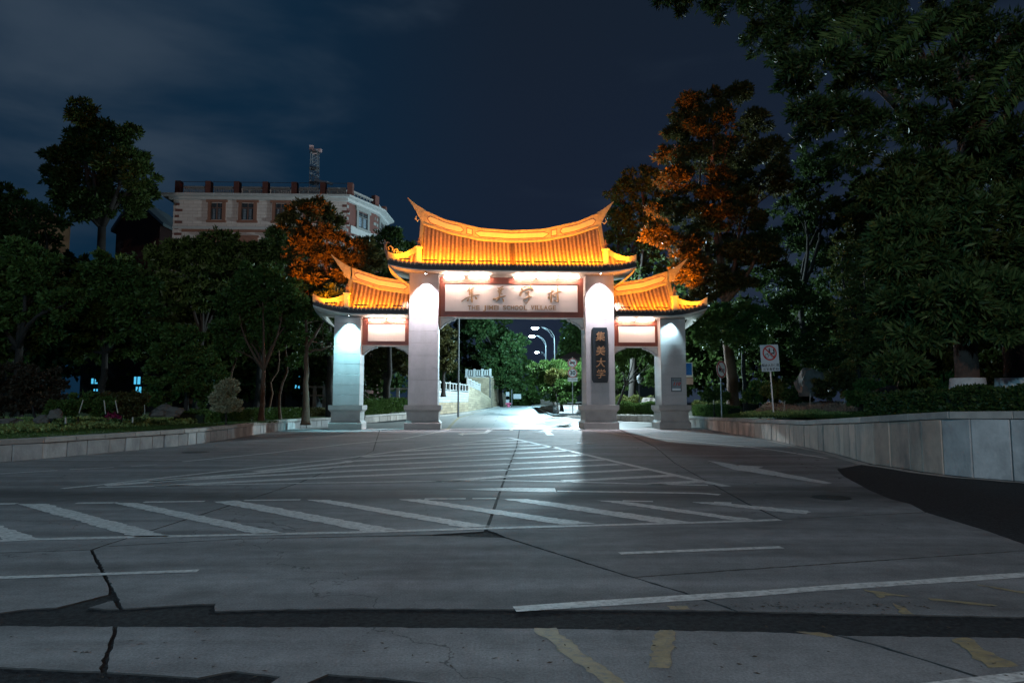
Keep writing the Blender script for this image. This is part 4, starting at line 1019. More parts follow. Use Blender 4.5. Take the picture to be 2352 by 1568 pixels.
NM = ['far left', 'second left', 'third left', 'left of centre', 'centre left', 'centre right', 'right of centre', 'third right', 'second right', 'far right']
for i in range(10):
    u = -5.0 + i*10.0/9
    led(u, RFm, .93, 1.0, P_, 'slim dark orange-lit floodlight bar on the main roof eave, %s one' % NM[i])
for sg, rf, nm in ((-1, RFl, 'left'), (1, RFr, 'right')):
    led(sg*(uin + (.55 if sg < 0 else .5)), rf, .93, .7, P_*.35, 'slim floodlight bar on the %s side roof next to the main pillar' % nm)
    led(sg*(uin + 1.5), rf, .93, .8, P_*.7, 'slim floodlight bar in the middle of the %s side roof' % nm)
    led(sg*(uin + 2.7), rf, .93, .9, P_*1.0, 'slim floodlight bar on the %s side roof near the pier' % nm)
    led(sg*(vbs + .95), rf, .97, .7, P_*.6, 'slim floodlight bar at the flared outer corner of the %s side roof' % nm)
    led(sg*(vb + .9), RFm, .97, .7, P_*.6, 'slim floodlight bar at the flared %s corner of the main roof' % nm)

# strong orange spill lamps at the outer corners wash the neighbouring trees
for sg, rf, nm, e_, aim in ((-1, RFl, 'left', 8000, (-.30, .5, .75)), (1, RFr, 'right', 8000, (.0, .42, .85))):
    u = sg*(vbs + 1.6); b = empty('flood_light', gw(u, rf[1](.95, False), rf[2](u, .9) + .3), GA, 'round orange floodlight at the %s outer roof corner turned towards the trees' % nm, 'floodlight', 'orange floodlights on the gate roofs')
    m_ = MB(); m_.lathe([(.08, -.1), (.13, .0), (.14, .05), (.12, .05), (.1, .02)], 12); m_.box((0, 0, -.14), (.05, .05, .12)); m_.build('housing', M_DKMETAL, b)
    c = MB(); c.lathe([(.001, .025), (.10, .025), (.10, .03), (.001, .03)], 12); c.build('lens', M_LED, b)
    l = lamp_light('flood_lamp', 'SPOT', (0, 0, .12), e_, (1, .18, .006), b, spot_size=R(80), spot_blend=.8, shadow_soft_size=.1); l.rotation_euler = Vector(aim).to_track_quat('-Z', 'Y').to_euler()
u = tipm - .9; b = empty('flood_light', gw(u, RFm[1](.95, False), RFm[2](u, .95) + .45), GA, 'round orange floodlight at the right corner of the main roof turned to the tall tree', 'floodlight', 'orange floodlights on the gate roofs')
m_ = MB(); m_.lathe([(.08, -.1), (.13, .0), (.14, .05), (.12, .05), (.1, .02)], 12); m_.box((0, 0, -.2), (.05, .05, .25)); m_.build('housing', M_DKMETAL, b)
c = MB(); c.lathe([(.001, .025), (.10, .025), (.10, .03), (.001, .03)], 12); c.build('lens', M_LED, b)
l = lamp_light('flood_lamp', 'SPOT', (0, 0, .12), 15000, (1, .18, .006), b, spot_size=R(84), spot_blend=.8, shadow_soft_size=.1); l.rotation_euler = Vector((.52, .50, .66)).to_track_quat('-Z', 'Y').to_euler()
# dark plaque with the university name
pu0, pz0 = gl(*src(2370.5, 1310), -.02); pu1, pz1 = gl(*src(2428.5, 1530), -.02)
pq = ongate('name_plaque', (pu0+pu1)/2, -.005, (pz0+pz1)/2, 'tall dark glossy plaque with four brass characters on the right main pillar', 'plaque')
w_, h_ = pu1-pu0, pz0-pz1
b = MB(); d0, d1 = .02, .15
def rect(w, h, y): return [(-w/2, y, -h/2), (w/2, y, -h/2), (w/2, y, h/2), (-w/2, y, h/2)]
b.add(rect(w_ + .16, h_ - .35, -.002) + rect(w_, h_, -.13), [(0, 1, 5, 4), (1, 2, 6, 5), (2, 3, 7, 6), (3, 0, 4, 7), (4, 5, 6, 7), (3, 2, 1, 0)])
b.build('board', mat('dark_lacquer', (0.008, 0.022, 0.03), 0.38, .1, 2), pq)
M_BRASS = mat('brass', (0.46, 0.26, 0.13), 0.35, .1, 5, metal=.3)
for ch, v in zip('集美大学', (315, 690, 1000, 1290)):
    zz = gl(*src(2400, 1300 + v/6.53), -.02)[1] - (pz0+pz1)/2
    text('brass_character', ch, w_*.70, M_BRASS, pq, (0.01, -.15, zz), ext=.02, shear=.10, bold=.003)
# the 110 notice on the outer pillar
nu0, nz0 = gl(*src(2660 + 145/6.03, 1420 + 541/6.03), .08); nu1, nz1 = gl(*src(2660 + 400/6.03, 1420 + 880/6.03), .08)
nq = ongate('notice_plate', (nu0+nu1)/2, .1, (nz0+nz1)/2, 'small metal police notice with red 110 on the right outer pillar', 'notice')
w_, h_ = nu1-nu0, nz0-nz1
b = MB(); b.cbox((0, -.015, 0), (w_, .025, h_), .006); b.build('plate', mat('notice_metal', (.24, .30, .33), .35, .2, 6, metal=.3), nq)
b = MB(); b.box((0, -.029, h_/2-.02), (w_, .008, .03)); b.box((0, -.029, -h_/2+.02), (w_, .008, .03)); b.box((-w_/2+.02, -.029, 0), (.03, .008, h_)); b.box((w_/2-.02, -.029, 0), (.03, .008, h_)); b.build('rim', M_DKMETAL, nq)
M_PRED = mat('sign_red', (.55, .03, .02), .4, .05, 5); M_PBLK = mat('sign_black', (.02, .02, .02), .4, .05, 5); M_PWHT = mat('sign_white', (.86, .88, .88), .35, .05, 5); M_PBLU = mat('sign_blue', (.01, .15, .5), .35, .05, 5)
text('red_number', '110', h_*.32, M_PRED, nq, (0, -.034, .04), ext=.003, shear=.3, bold=.01, spacing=1.15)
text('small_print', '报警 求助 巡逻', h_*.11, M_PBLK, nq, (0, -.034, h_*.30), ext=.002)
b = MB(); b.box((0, -.03, -h_*.34), (w_*.8, .004, h_*.14)); b.build('white_band', M_PWHT, nq)

# ================================================================== STREET LAMPS
M_POLE = mat('lamp_pole', (.06, .065, .07), .7, .05, 5)
M_HEAD = mat('lamp_head_glow', (1, 1, 1), .4, 0, emit=(.72, .93, 1.0), estr=60)
def street_lamp(base, h, arm, e, colr, label, arm_dir=-1, rad=.12, double=True, visible=True, headmat=None, ry=0.0, aim=None):
    t = empty('street_lamp', base, ry, label, 'street lamp', 'tall curved arm street lamps')
    b = MB(); b.lathe([(.17, 0), (.17, .35), (.10, .4), (.085, h*.6), (.06, h*.86)], 10); b.build('pole', M_POLE, t)
    pts = [(0, 0, h*.84), (arm_dir*.03*arm, 0, h*.90), (arm_dir*.25*arm, 0, h*.965), (arm_dir*.6*arm, 0, h*1.0), (arm_dir*arm, 0, h*1.0)]
    b = MB(); b.tube(pts, [.04, .028, .022, .02, .018], 6)
    if double:
        b.tube([(0, 0, h*.80), (arm_dir*.10*arm, 0, h*.88), (arm_dir*.36*arm, 0, h*.955), (arm_dir*.65*arm, 0, h*.99)], [.014, .014, .014, .014], 5)
    b.build('curved_arm', M_POLE, t)
    b = MB(); b.cbox((arm_dir*(arm+.25), 0, h*1.0 + .03), (.75, .28, .10), .03); hd = b.build('lamp_head', M_POLE, t)
    b = MB(); b.lathe([(.02, -.24), (.16, -.20), (.38, -.10), (.40, .0)], 12, (arm_dir*(arm+.27), 0, h - .025)); b.build('lens', headmat or M_HEAD, hd)
    if aim is None: lamp_light('street_light', 'POINT', (arm_dir*(arm+.27), 0, h - .50), e, colr, t, shadow_soft_size=rad)
    else:
        l = lamp_light('street_light', 'SPOT', (arm_dir*(arm+.27), 0, h - .50), e, colr, t, shadow_soft_size=rad, spot_size=R(62), spot_blend=.6); l.rotation_euler = (Vector(aim) - Vector(base) - Vector((0, 0, h))).to_track_quat('-Z', 'Y').to_euler()
    return t
PS = POW['street']
p = at(1275, 924, 76); street_lamp(Vector((p.x, 76, hz(76))), at(1275, 752, 76).z - hz(76), at(1275, 800, 76).x - at(1229, 800, 76).x - .3, PS, CYAN, 'first tall street lamp behind the gate, its head glaring high in the arch')
p = at(1255, 924, 92); street_lamp(Vector((p.x, 92, hz(92))), at(1255, 771, 92).z - hz(92), at(1255, 800, 92).x - at(1222, 800, 92).x - .3, PS*1.1, CYAN, 'second street lamp behind the gate, brightest and a little lower')
p = at(1256, 924, 128); street_lamp(Vector((p.x, 128, hz(128))), at(1256, 808, 128).z - hz(128), at(1256, 800, 128).x - at(1233, 800, 128).x - .3, PS*.7, CYAN, 'farthest small street lamp behind the gate with a faint head')
street_lamp(Vector((7.9, 60, hz(60))), 10.0, 1.45, POW['hidden'], (.66, .90, 1.0), 'street lamp hidden behind the right main pillar of the gate')
street_lamp(Vector((-29, 31, 0)), 14, 2.0, POW['facade_fill'], (1.0, .88, .80), 'added unseen lamp beyond the left edge to brighten the stone building', arm_dir=1, aim=(-22, 68, 20))  # added spot, out of view, only to brighten the building front
# lamps over the crossing where the photographer stands
street_lamp(Vector((-16, -20, 0)), 12, 2.2, POW['near_l'], (.30, .71, 1.0), 'street lamp over the crossing behind and left of the camera', arm_dir=1)
street_lamp(Vector((8.5, -17, 0)), 12, 2.2, POW['near_r'], (1.0, .76, .63), 'warmer street lamp over the crossing behind and right of the camera', arm_dir=-1)

# ================================================================== ROAD SIGNS
def disc(b, r, y, n=32, r2=0.0, th=.004, cz=0.0, cx=0.0, sx=1.0):
    if r2 <= 0:
        vs = [(cx + sx*r*math.cos(2*PI*k/n), y, cz + r*math.sin(2*PI*k/n)) for k in range(n)]
        b.extr(vs, (0, -th, 0))
    else:
        vs = []
        for k in range(n):
            c, s = math.cos(2*PI*k/n), math.sin(2*PI*k/n)
            vs += [(cx+sx*r*c, y, cz+r*s), (cx+sx*r2*c, y, cz+r2*s), (cx+sx*r*c, y-th, cz+r*s), (cx+sx*r2*c, y-th, cz+r2*s)]
        f = []
        for k in range(n):
            a, c = 4*k, 4*((k+1) % n)
            f += [(a+2, a+3, c+3, c+2), (a, a+2, c+2, c), (a+1, c+1, c+3, a+3), (a, c, c+1, a+1)]
        b.add(vs, f)
def sbar(b, x0, z0, x1, z1, w, y, th=.004):
    d = Vector((x1-x0, 0, z1-z0)).normalized(); n = Vector((-d.z, 0, d.x))*w/2
    A_ = Vector((x0, y, z0)); C_ = Vector((x1, y, z1))
    b.extr([A_+n, C_+n, C_-n, A_-n], (0, -th, 0))
def round_sign(t, r, z, y=-.04):
    b = MB(); disc(b, r, y+.01, th=.012); d_ = b.build('sign_disc', M_PWHT, t, loc=(0, 0, z))
    b = MB(); disc(b, r*.97, y - .0022, r2=r*.80); b.build('red_ring', M_PRED, d_)
    return d_
# 30 / no lorries
Ys = 52; pb = at(1315.5, 926, Ys); top = at(1313, 820, Ys).z
t = empty('road_sign', (pb.x, Ys, pb.z), 0, 'round no lorries sign over a 30 speed limit sign and white plate', 'road sign')
b = MB(); b.tube([(0, .03, -.8), (0, .03, top - pb.z)], .04, 8); b.build('pole', M_METAL, t)
r_ = (1325.2-1302.7)/2/ppm(Ys); z1 = at(1314, 833.5, Ys).z - pb.z; z2 = at(1314.5, 856.5, Ys).z - pb.z; z3_ = at(1315, 871.3, Ys).z - pb.z
d_ = round_sign(t, r_, z1)
b = MB(); sbar(b, -r_*.6, r_*.6, r_*.6, -r_*.6, r_*.13, -.052); b.build('red_bar', M_PRED, d_)
b = MB(); b.box((r_*.12, -.046, r_*.12), (r_*.72, .006, r_*.24)); b.box((-r_*.38, -.046, r_*.02), (r_*.30, .006, r_*.30)); b.box((0, -.046, -r_*.07), (r_*1.0, .006, r_*.10))
disc(b, r_*.12, -.044, 14, r2=r_*.06, cz=-r_*.2, cx=-r_*.32); disc(b, r_*.12, -.044, 14, r2=r_*.06, cz=-r_*.2, cx=r_*.32); b.build('lorry_symbol', M_PBLK, d_)
d_ = round_sign(t, r_, z2); text('number', '30', r_*1.18, M_PBLK, d_, (0, -.044, -.0), ext=.002, bold=.012)
b = MB(); b.cbox((0, -.035, z3_), (r_*2.02, .015, r_*.84), .004); pl_ = b.build('white_plate', M_PWHT, t)
text('plate_text', '禁止大货车通行', r_*.30, M_PBLK, pl_, (0, -.046, z3_), ext=.002)
# no horn sign on the right bank
Yh = 41; g0 = at(1658.5, 950, Yh); tz = at(1658, 829, Yh).z
t = empty('road_sign', (g0.x, Yh, g0.z), R(40), 'round no horn sign on a grey pole in the hedge right of the gate', 'road sign')
b = MB(); b.tube([(0, .03, -.5), (0, .03, tz - g0.z - .05)], .04, 8); b.build('pole', M_METAL, t)
r_ = (867.5-829)/2/ppm(Yh)*1.04; z1 = at(1658, 848, Yh).z - g0.z
d_ = round_sign(t, r_, z1)
b = MB(); sbar(b, -r_*.58, r_*.58, r_*.58, -r_*.58, r_*.12, -.055); b.build('red_bar', M_PRED, d_)
b = MB(); b.extr([(-r_*.52, -.044, r_*.28), (-r_*.52, -.044, -r_*.30), (-r_*.45, -.044, -r_*.28), (-r_*.1, -.044, -r_*.06), (-r_*.1, -.044, r_*.04), (-r_*.45, -.044, r_*.22)], (0, -.006, 0))
sbar(b, -r_*.15, 0, r_*.58, 0, r_*.10, -.044, .006); sbar(b, -r_*.15, -r_*.25, r_*.45, -r_*.25, r_*.09, -.044, .006); sbar(b, -r_*.18, -r_*.02, -r_*.18, -r_*.26, r_*.09, -.044, .006); sbar(b, r_*.46, r_*.0, r_*.46, -r_*.26, r_*.09, -.044, .006)
b.build('horn_symbol', M_PBLK, d_)
# rectangular no tricycle sign, leaning
Yt = 31; g0 = at(1778, 955, Yt); topc = at(1770, 791, Yt); 
t = empty('road_sign', (g0.x, Yt, g0.z), R(8), 'white rectangular no pedicab sign leaning on its pole at the edge of the lawn', 'road sign')
t.rotation_euler = (0, R(-2.6), R(8))
S_ = 1/ppm(Yt); hh = (852.5-791)*S_; ww = 44.5*S_; zc = (954.5-822)*S_
b = MB(); b.tube([(0, .03, -.2), (0, .03, zc + hh*.3)], .042, 8); b.build('pole', M_METAL, t)
M_SH = mat('sign_white_glossy', (.60, .66, .68), .12, .04, 1.2, .35, 2.2, coat=.5)
b = MB(); b.cbox((0, -.02, zc), (ww, .02, hh), .006); bd = b.build('sign_board', M_SH, t)
zr = zc + hh*.19; r_ = 139/4.75/SC*S_*1.03
b = MB(); disc(b, r_, -.031, 40, r2=r_*.82, cz=zr, th=.003); sbar(b, -r_*.62, zr + r_*.62, r_*.62, zr - r_*.62, r_*.17, -.0345, .003); b.build('red_ring', M_PRED, bd)
b = MB(); disc(b, r_*.28, -.032, 20, r2=r_*.22, cz=zr-r_*.35, cx=-r_*.42, th=.002); disc(b, r_*.28, -.032, 20, r2=r_*.22, cz=zr-r_*.35, cx=r_*.42, th=.002)
b.extr([(r_*.15, -.032, zr+r_*.0), (r_*.55, -.032, zr+r_*.02), (r_*.5, -.032, zr+r_*.45), (r_*.62, -.032, zr+r_*.55), (r_*.72, -.032, zr+r_*.3), (r_*.68, -.032, zr-r_*.1), (r_*.2, -.032, zr-r_*.15)], (0, -.002, 0))
sbar(b, -r_*.42, zr-r_*.35, -r_*.1, zr+r_*.3, .02, -.032, .002); sbar(b, -r_*.1, zr-r_*.3, r_*.4, zr-r_*.3, .02, -.032, .002); disc(b, r_*.10, -.032, 12, cz=zr+r_*.55, cx=-r_*.02, th=.002); sbar(b, -r_*.02, zr+r_*.48, r_*.0, zr+r_*.05, .06, -.032, .002)
b.build('pedicab_symbol', M_PBLK, bd)
text('sign_text', '禁止人力客运', ww*.158, M_PBLK, bd, (0, -.034, zc - hh*.275), ext=.002, bold=.004)
text('sign_text', '三轮车通行', ww*.158, M_PBLK, bd, (0, -.034, zc - hh*.425), ext=.002, bold=.004, spacing=1.22)
# blue sign behind the outer pillar
Yq = 50; t = empty('road_sign', (at(1574, 900, Yq).x, Yq, hz(Yq) + .6), 0, 'blue sign with a white lower plate peeking from behind the right outer pillar', 'road sign')
b = MB(); a0 = at(1586.5, 832, Yq); a1 = at(1586.5, 866, Yq); zz0 = hz(Yq)+.6
b.cbox((.25 - .05, 0, (a0.z+a1.z)/2 - zz0), (.75, .03, a0.z-a1.z), .006); bo = b.build('white_border', M_PWHT, t)
b = MB(); b.box((.25 - .05, -.018, (a0.z+a1.z)/2 - zz0 + .04), (.62, .006, (a0.z-a1.z)*.8)); b.build('blue_face', M_PBLU, bo)
b = MB(); b.cbox((.23, 0, at(1586, 875, Yq).z - zz0), (.72, .03, .48), .006); b.build('lower_plate', mat('pinkish_plate', (.6, .45, .4), .4), t)
b = MB(); b.tube([(0, .06, -1), (0, .06, a0.z - zz0)], .04, 8); b.build('pole', M_METAL, t)

# garden lamp post seen through the right side arch
Yg = 56; g0 = at(1469, 918, Yg); t = empty('garden_lamp', (g0.x, Yg, hz(Yg)+.5), 0, 'unlit garden lamp post with glass lantern seen through the right side arch', 'lamp post')
zt_ = at(1469, 880, Yg).z - hz(Yg) - .5
b = MB(); b.lathe([(.09, 0), (.09, .2), (.045, .3), (.035, zt_ - .05), (.08, zt_)], 10); b.build('post', M_DKMETAL, t)
b = MB(); b.lathe([(.10, zt_), (.19, zt_ + .28), (.20, zt_ + .45), (.12, zt_ + .55)], 8); ln = b.build('lantern', mat('lantern_glass', (.5, .55, .6), .1, .05, 3, coat=.5), t)
b = MB(); b.lathe([(.22, zt_ + .5), (.10, zt_ + .62), (.02, zt_ + .74)], 8); b.build('cap', M_DKMETAL, ln)
# tall flag pole in the middle opening
Yf = 62; x_ = at(1053.5, 800, Yf).x; t = empty('flag_pole', (x_, Yf, hz(Yf)), 0, 'thin pale steel pole rising behind the terrace railing through the arch', 'pole')
b = MB(); b.lathe([(.09, 0), (.075, 5), (.06, 11)], 10); b.build('shaft', M_POLE, t); b = MB(); b.tube([(-.14, 0, 2.2), (-.10, 0, 10.8)], .012, 4); b.build('rope', M_METAL, t)

# ================================================================== STREET WALLS WITH RAILINGS
M_BRK = mat('yellow_brick_stone', (0.40, 0.30, 0.20), 0.8, 0.15, 3, 0.4, 30, objvar=0.18)
M_BLKW = mat('pale_block', (0.50, 0.50, 0.49), 0.7, 0.1, 3, 0.3, 30, objvar=0.1)
M_RAILS = mat('stone_railing', (0.46, 0.45, 0.43), 0.7, 0.1, 4, 0.2, 30)
def block_panel(root, org, A_, zb0, zt0, C_, zb1, zt1, nrow, ncol, m, paler=0, nm='block', off_=0):
    # A_, C_: base positions (x,y)
    d = Vector((C_[0]-A_[0], C_[1]-A_[1], 0)); n = Vector((-d.y, d.x, 0)).normalized()
    if n.y > 0: n = -n
    for r in range(nrow):
        nc = ncol; sh = .5 if r % 2 else 0
        edges = [0] + [min(1, max(0, (k + sh)/nc)) for k in range(0 if sh else 1, nc)] + [1]
        edges = sorted(set(edges))
        for a, c in zip(edges[:-1], edges[1:]):
            if c - a < .01: continue
            def Q(s_, v, o_):
                zb = zb0 + (zb1-zb0)*s_; zt = zt0 + (zt1-zt0)*s_; return Vector((A_[0] + d.x*s_, A_[1] + d.y*s_, zb + (zt-zb)*v)) + n*o_ - org
            g = .010/ max(d.length, .1); gv = .012/(zt0-zb0); pr = random.uniform(0, .02)
            v0, v1 = r/nrow + gv, (r+1)/nrow - gv
            b = MB(); q = [Q(a+g, v0, pr), Q(c-g, v0, pr), Q(c-g, v1, pr), Q(a+g, v1, pr)]; k = [Q(a+g, v0, -.2), Q(c-g, v0, -.2), Q(c-g, v1, -.2), Q(a+g, v1, -.2)]
            b.add(q + k, [(0, 1, 2, 3), (7, 6, 5, 4), (0, 4, 5, 1), (1, 5, 6, 2), (2, 6, 7, 3), (3, 7, 4, 0)])
            b.build(nm, (M_BLKW if paler and r >= nrow - paler else m), root)
    b = MB(); q = [Vector((A_[0], A_[1], zb0)) - n*.03 - org, Vector((C_[0], C_[1], zb1)) - n*.03 - org, Vector((C_[0], C_[1], zt1)) - n*.03 - org, Vector((A_[0], A_[1], zt0)) - n*.03 - org]
    b.extr(q, -n*.3); b.build('mortar_core', mat('mortar', (.12, .11, .10), .9), root)
    return n
def railing(name, label, A_, z0, C_, z1, nposts, h=.95, pw=.16):
    org = Vector((A_[0], A_[1], z0)); t = empty(name, org, 0, label, 'railing', 'stone railings on the street walls')
    d = Vector((C_[0]-A_[0], C_[1]-A_[1], z1-z0)); ang = math.atan2(d.y, d.x)
    for k in range(nposts):
        p = d*(k/(nposts-1)); b = MB(); b.cbox((p.x, p.y, p.z + h/2), (pw, pw, h), .015, ang); b.build('post', M_RAILS, t)
        if k < nposts-1:
            q = d*((k+1)/(nposts-1)); n = Vector((-d.y, d.x, 0)).normalized()*.05
            for hz_, hh_ in ((h*.78, .09), (h*.08, .07)):
                b = MB(); b.extr([p - n + Vector((0, 0, hz_)), q - n + Vector((0, 0, hz_)), q - n + Vector((0, 0, hz_+hh_)), p - n + Vector((0, 0, hz_+hh_))], n*2); b.build('rail', M_RAILS, t)
            for f in (.35, .65):
                m_ = p.lerp(q, f); b = MB(); b.cbox((m_.x, m_.y, m_.z + h*.45), (pw*.7, pw*.6, h*.62), .01, ang); b.build('baluster', M_RAILS, t)
    return t
def basept(px, py): 
    p = rp(px, py); return p
a = rp(*r4(30, 1345)); c = rp(*r4(640, 1282)); e_ = rp(*r4(1128, 1192))
Y_A, Y_C = a.y, c.y
def zat(pt, Y): return at(pt[0], pt[1], Y).z
w1 = empty('street_wall', a, 0, 'stone block wall with pale upper courses seen left in the central arch', 'wall')
zA, zC = zat(r4(30, 835), a.y), zat(r4(640, 880), c.y)
block_panel(w1, Vector(a), (a.x, a.y), a.z, zA, (c.x, c.y), c.z, zC, 8, 8, M_BRK, paler=4)
railing('stone_railing', 'pale stone railing on the near street wall behind the left main pillar', (a.x, a.y+.15), zA, (c.x, c.y+.15), zC, 4)
# ramp wall B: dips with the street
zC2 = zat(r4(640, 745), c.y)
mid = rp(*r4(900, 1235)); zM = zat(r4(900, 860), mid.y); zE = zat(r4(1125, 1020), e_.y)
w2 = empty('street_wall', c, 0, 'yellowish stone wall sloping down along the street behind the gate', 'wall')
block_panel(w2, Vector(c), (c.x, c.y), c.z, zC2, (mid.x, mid.y), mid.z, zM, 10, 5, M_BRK)
block_panel(w2, Vector(c), (mid.x, mid.y), mid.z, zM, (e_.x, e_.y), e_.z, zE, 10, 4, M_BRK)
railing('stone_railing', 'taller stone railing sloping down on the yellowish street wall', (c.x-.1, c.y+.15), zC2, (mid.x-.1, mid.y+.15), zM, 5)
# stone terrace block behind
f0 = Vector((at(*r4(600, 1190), e_.y+2).x, e_.y+2, e_.z)); f1 = Vector((at(*r4(1128, 1190), e_.y+1).x, e_.y+1, e_.z)); zf = zat(r4(1110, 570), e_.y+1)
w3 = empty('terrace_wall', f0, 0, 'high yellowish stone terrace corner with ivy behind the ramp wall', 'wall')
block_panel(w3, Vector(f0), (f0.x, f0.y), f0.z, zf, (f1.x, f1.y), f1.z, zf, 14, 6, M_BRK)
g1 = rp(*r4(1270, 1184)); g2 = rp(*r4(1455, 1180)); g2 = Vector((at(*r4(1455, 1180), g1.y+14).x, g1.y+14, g1.z)); zg = zat(r4(1270, 700), g1.y)
block_panel(w3, Vector(f0), (f1.x, f1.y), f1.z, zf, (g1.x, g1.y), g1.z, zf*.97, 14, 4, M_BRK)
b = MB(); 
for p0, p1 in ((f0, f1),): b.box(((p0.x+p1.x)/2 - f0.x, .05, zf + .10 - f0.z), (abs(p1.x-p0.x)+.4, .7, .18))
b.build('coping', M_COPE, w3)
railing('stone_railing', 'low stone railing on top of the high terrace behind the gate', (f0.x, f0.y+.3), zf + .19, (f1.x - .2, f1.y+.3), zf + .19, 4, h=1.1, pw=.3)
w4 = empty('street_wall', g1, 0, 'last stone wall running away down the left side of the street', 'wall')
zd = zat(r4(1290, 800), g1.y)
block_panel(w4, Vector(g1), (g1.x+.05, g1.y), g1.z, zd, (g2.x, g2.y), g2.z, zat(r4(1455, 975), g2.y), 12, 6, M_BRK)
# kerbs along the street
def kerb(pts, label):
    P = [rp(*q) for q in pts]; t = empty('kerb', P[0], 0, label, 'kerb', 'kerbs of the street behind the gate')
    for i in range(len(P)-1):
        L = (P[i+1]-P[i]).length; n = max(1, int(L/1.6))
        for k in range(n):
            a_ = P[i].lerp(P[i+1], k/n); c_ = P[i].lerp(P[i+1], (k+1)/n); d = (c_-a_).normalized(); g = d*.01; nn = Vector((-d.y, d.x, 0))*.09
            b = MB(); q = [a_+g-nn-P[0], c_-g-nn-P[0], c_-g+nn-P[0], a_+g+nn-P[0]]; b.extr(q, (0, 0, .14)); b.build('kerb_stone', M_COPE, t)
kerb([(1005, 959.5), r4(50, 1385), r4(450, 1345), r4(900, 1290), r4(1290, 1192)], 'grey kerb at the foot of the left street wall')
kerb([r5(905, 1452), r5(700, 1446), r5(480, 1437), r5(400, 1400), r5(290, 1342)], 'pale kerb curving along the right side of the street')
# right bank wall in the arch
a = rp(*r5(480, 1395)); c = rp(*r5(840, 1400)); zA = zat(r5(480, 1290), a.y); 
w5 = empty('planter_wall', a, 0, 'pale curved stone planter wall below the 30 sign', 'wall')
block_panel(w5, Vector(a), (a.x, a.y), a.z, zA, (c.x + .8, c.y), c.z, zA, 2, 5, M_BLKW)
b = MB(); b.box(((c.x - a.x + .8)/2, .1, zA - a.z + .06), (c.x - a.x + 1.0, .5, .12)); b.build('coping', M_COPE, w5)
g = [rp(*r5(300, 1345)), a]
w6 = empty('planter_wall', g[0], 0, 'dark stone wall in shade at the inner right bend of the street', 'wall')
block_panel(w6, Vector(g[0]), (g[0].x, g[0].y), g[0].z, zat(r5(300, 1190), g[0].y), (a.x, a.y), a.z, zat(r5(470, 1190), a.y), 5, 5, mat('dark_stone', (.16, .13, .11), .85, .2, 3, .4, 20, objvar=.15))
bb = MB(); bb.grid([[(x, y, z) for x, z in ((a.x - 1.5, zA - .05), (a.x + 1, zA + .25), (a.x + 6, zA + .5), (a.x + 40, zA + .4))] for y in (a.y + .2, a.y + 3, a.y + 30)])
o = bb.build('garden_bed', M_SOIL); tagp(o, kind='structure', label='raised soil bank right of the street behind the gate')
# far litter: poles, signs and pink figure shape by the far wall
p = rp(*r4(1552, 1192)); t = empty('lamp_post', p, 0, 'thin grey post with small sign boards at the far end of the left street wall', 'post')
h_ = at(*r4(1550, 830), p.y).z - p.z; b = MB(); b.tube([(0, 0, 0), (0, 0, h_)], .09, 6); b.build('shaft', M_POLE, t)
b = MB(); b.box((-.6, -.1, h_*.66), (.5, .06, 1.1)); b.box((.8, -.1, h_*.62), (1.1, .06, .7)); b.box((-.6, -.1, h_*.45), (.5, .06, .9)); b.build('sign_boards', mat('grey_board', (.22, .23, .24), .6), t)
p = rp(*r4(1483, 1188)); hb = at(*r4(1480, 1080), p.y).z - p.z
t = empty('fire_hydrant', p, 0, 'small pink object standing at the far end of the left street wall', 'hydrant')
b = MB(); b.lathe([(.3, 0), (.3, hb*.1), (.2, hb*.15), (.22, hb*.55), (.32, hb*.6), (.32, hb*.72), (.22, hb*.78), (.15, hb*.95), (.05, hb)], 10); b.tube([(-.45, 0, hb*.62), (.45, 0, hb*.62)], .12, 8); b.build('body', mat('pink_paint', (.6, .12, .22), .4), t)

# rail fence in the dark garden left of the gate
M_FEN = mat('dark_stone_fence', (.14, .12, .10), .8, .2, 4)
def fence(x0, x1, py0, py1, Y, n, label):
    A0 = at(x0, py1, Y); A1 = at(x1, py1, Y); h_ = at(x0, py0, Y).z - A0.z
    t = empty('garden_fence', A0, 0, label, 'fence', 'dark stone fences in the garden')
    for k in range(n):
        x = (A1.x - A0.x)*k/(n-1); b = MB(); b.cbox((x, 0, h_/2 - .6), (.28, .28, h_ + 1.2), .02); b.build('post', M_FEN, t)
    b = MB(); b.cbox(((A1.x-A0.x)/2, 0, h_ - .08), (A1.x-A0.x, .18, .16), .02); b.build('top_rail', M_FEN, t)
    b = MB(); b.cbox(((A1.x-A0.x)/2, .02, .0), (A1.x-A0.x, .2, .14), .02); b.build('bottom_rail', M_FEN, t)
fence(835, 940, 891, 914, 62, 5, 'dark stone railing seen through the left side arch behind the tree')
fence(700, 768, 886, 908, 58, 4, 'dim stone railing between the brown trunk and the left outer pillar')

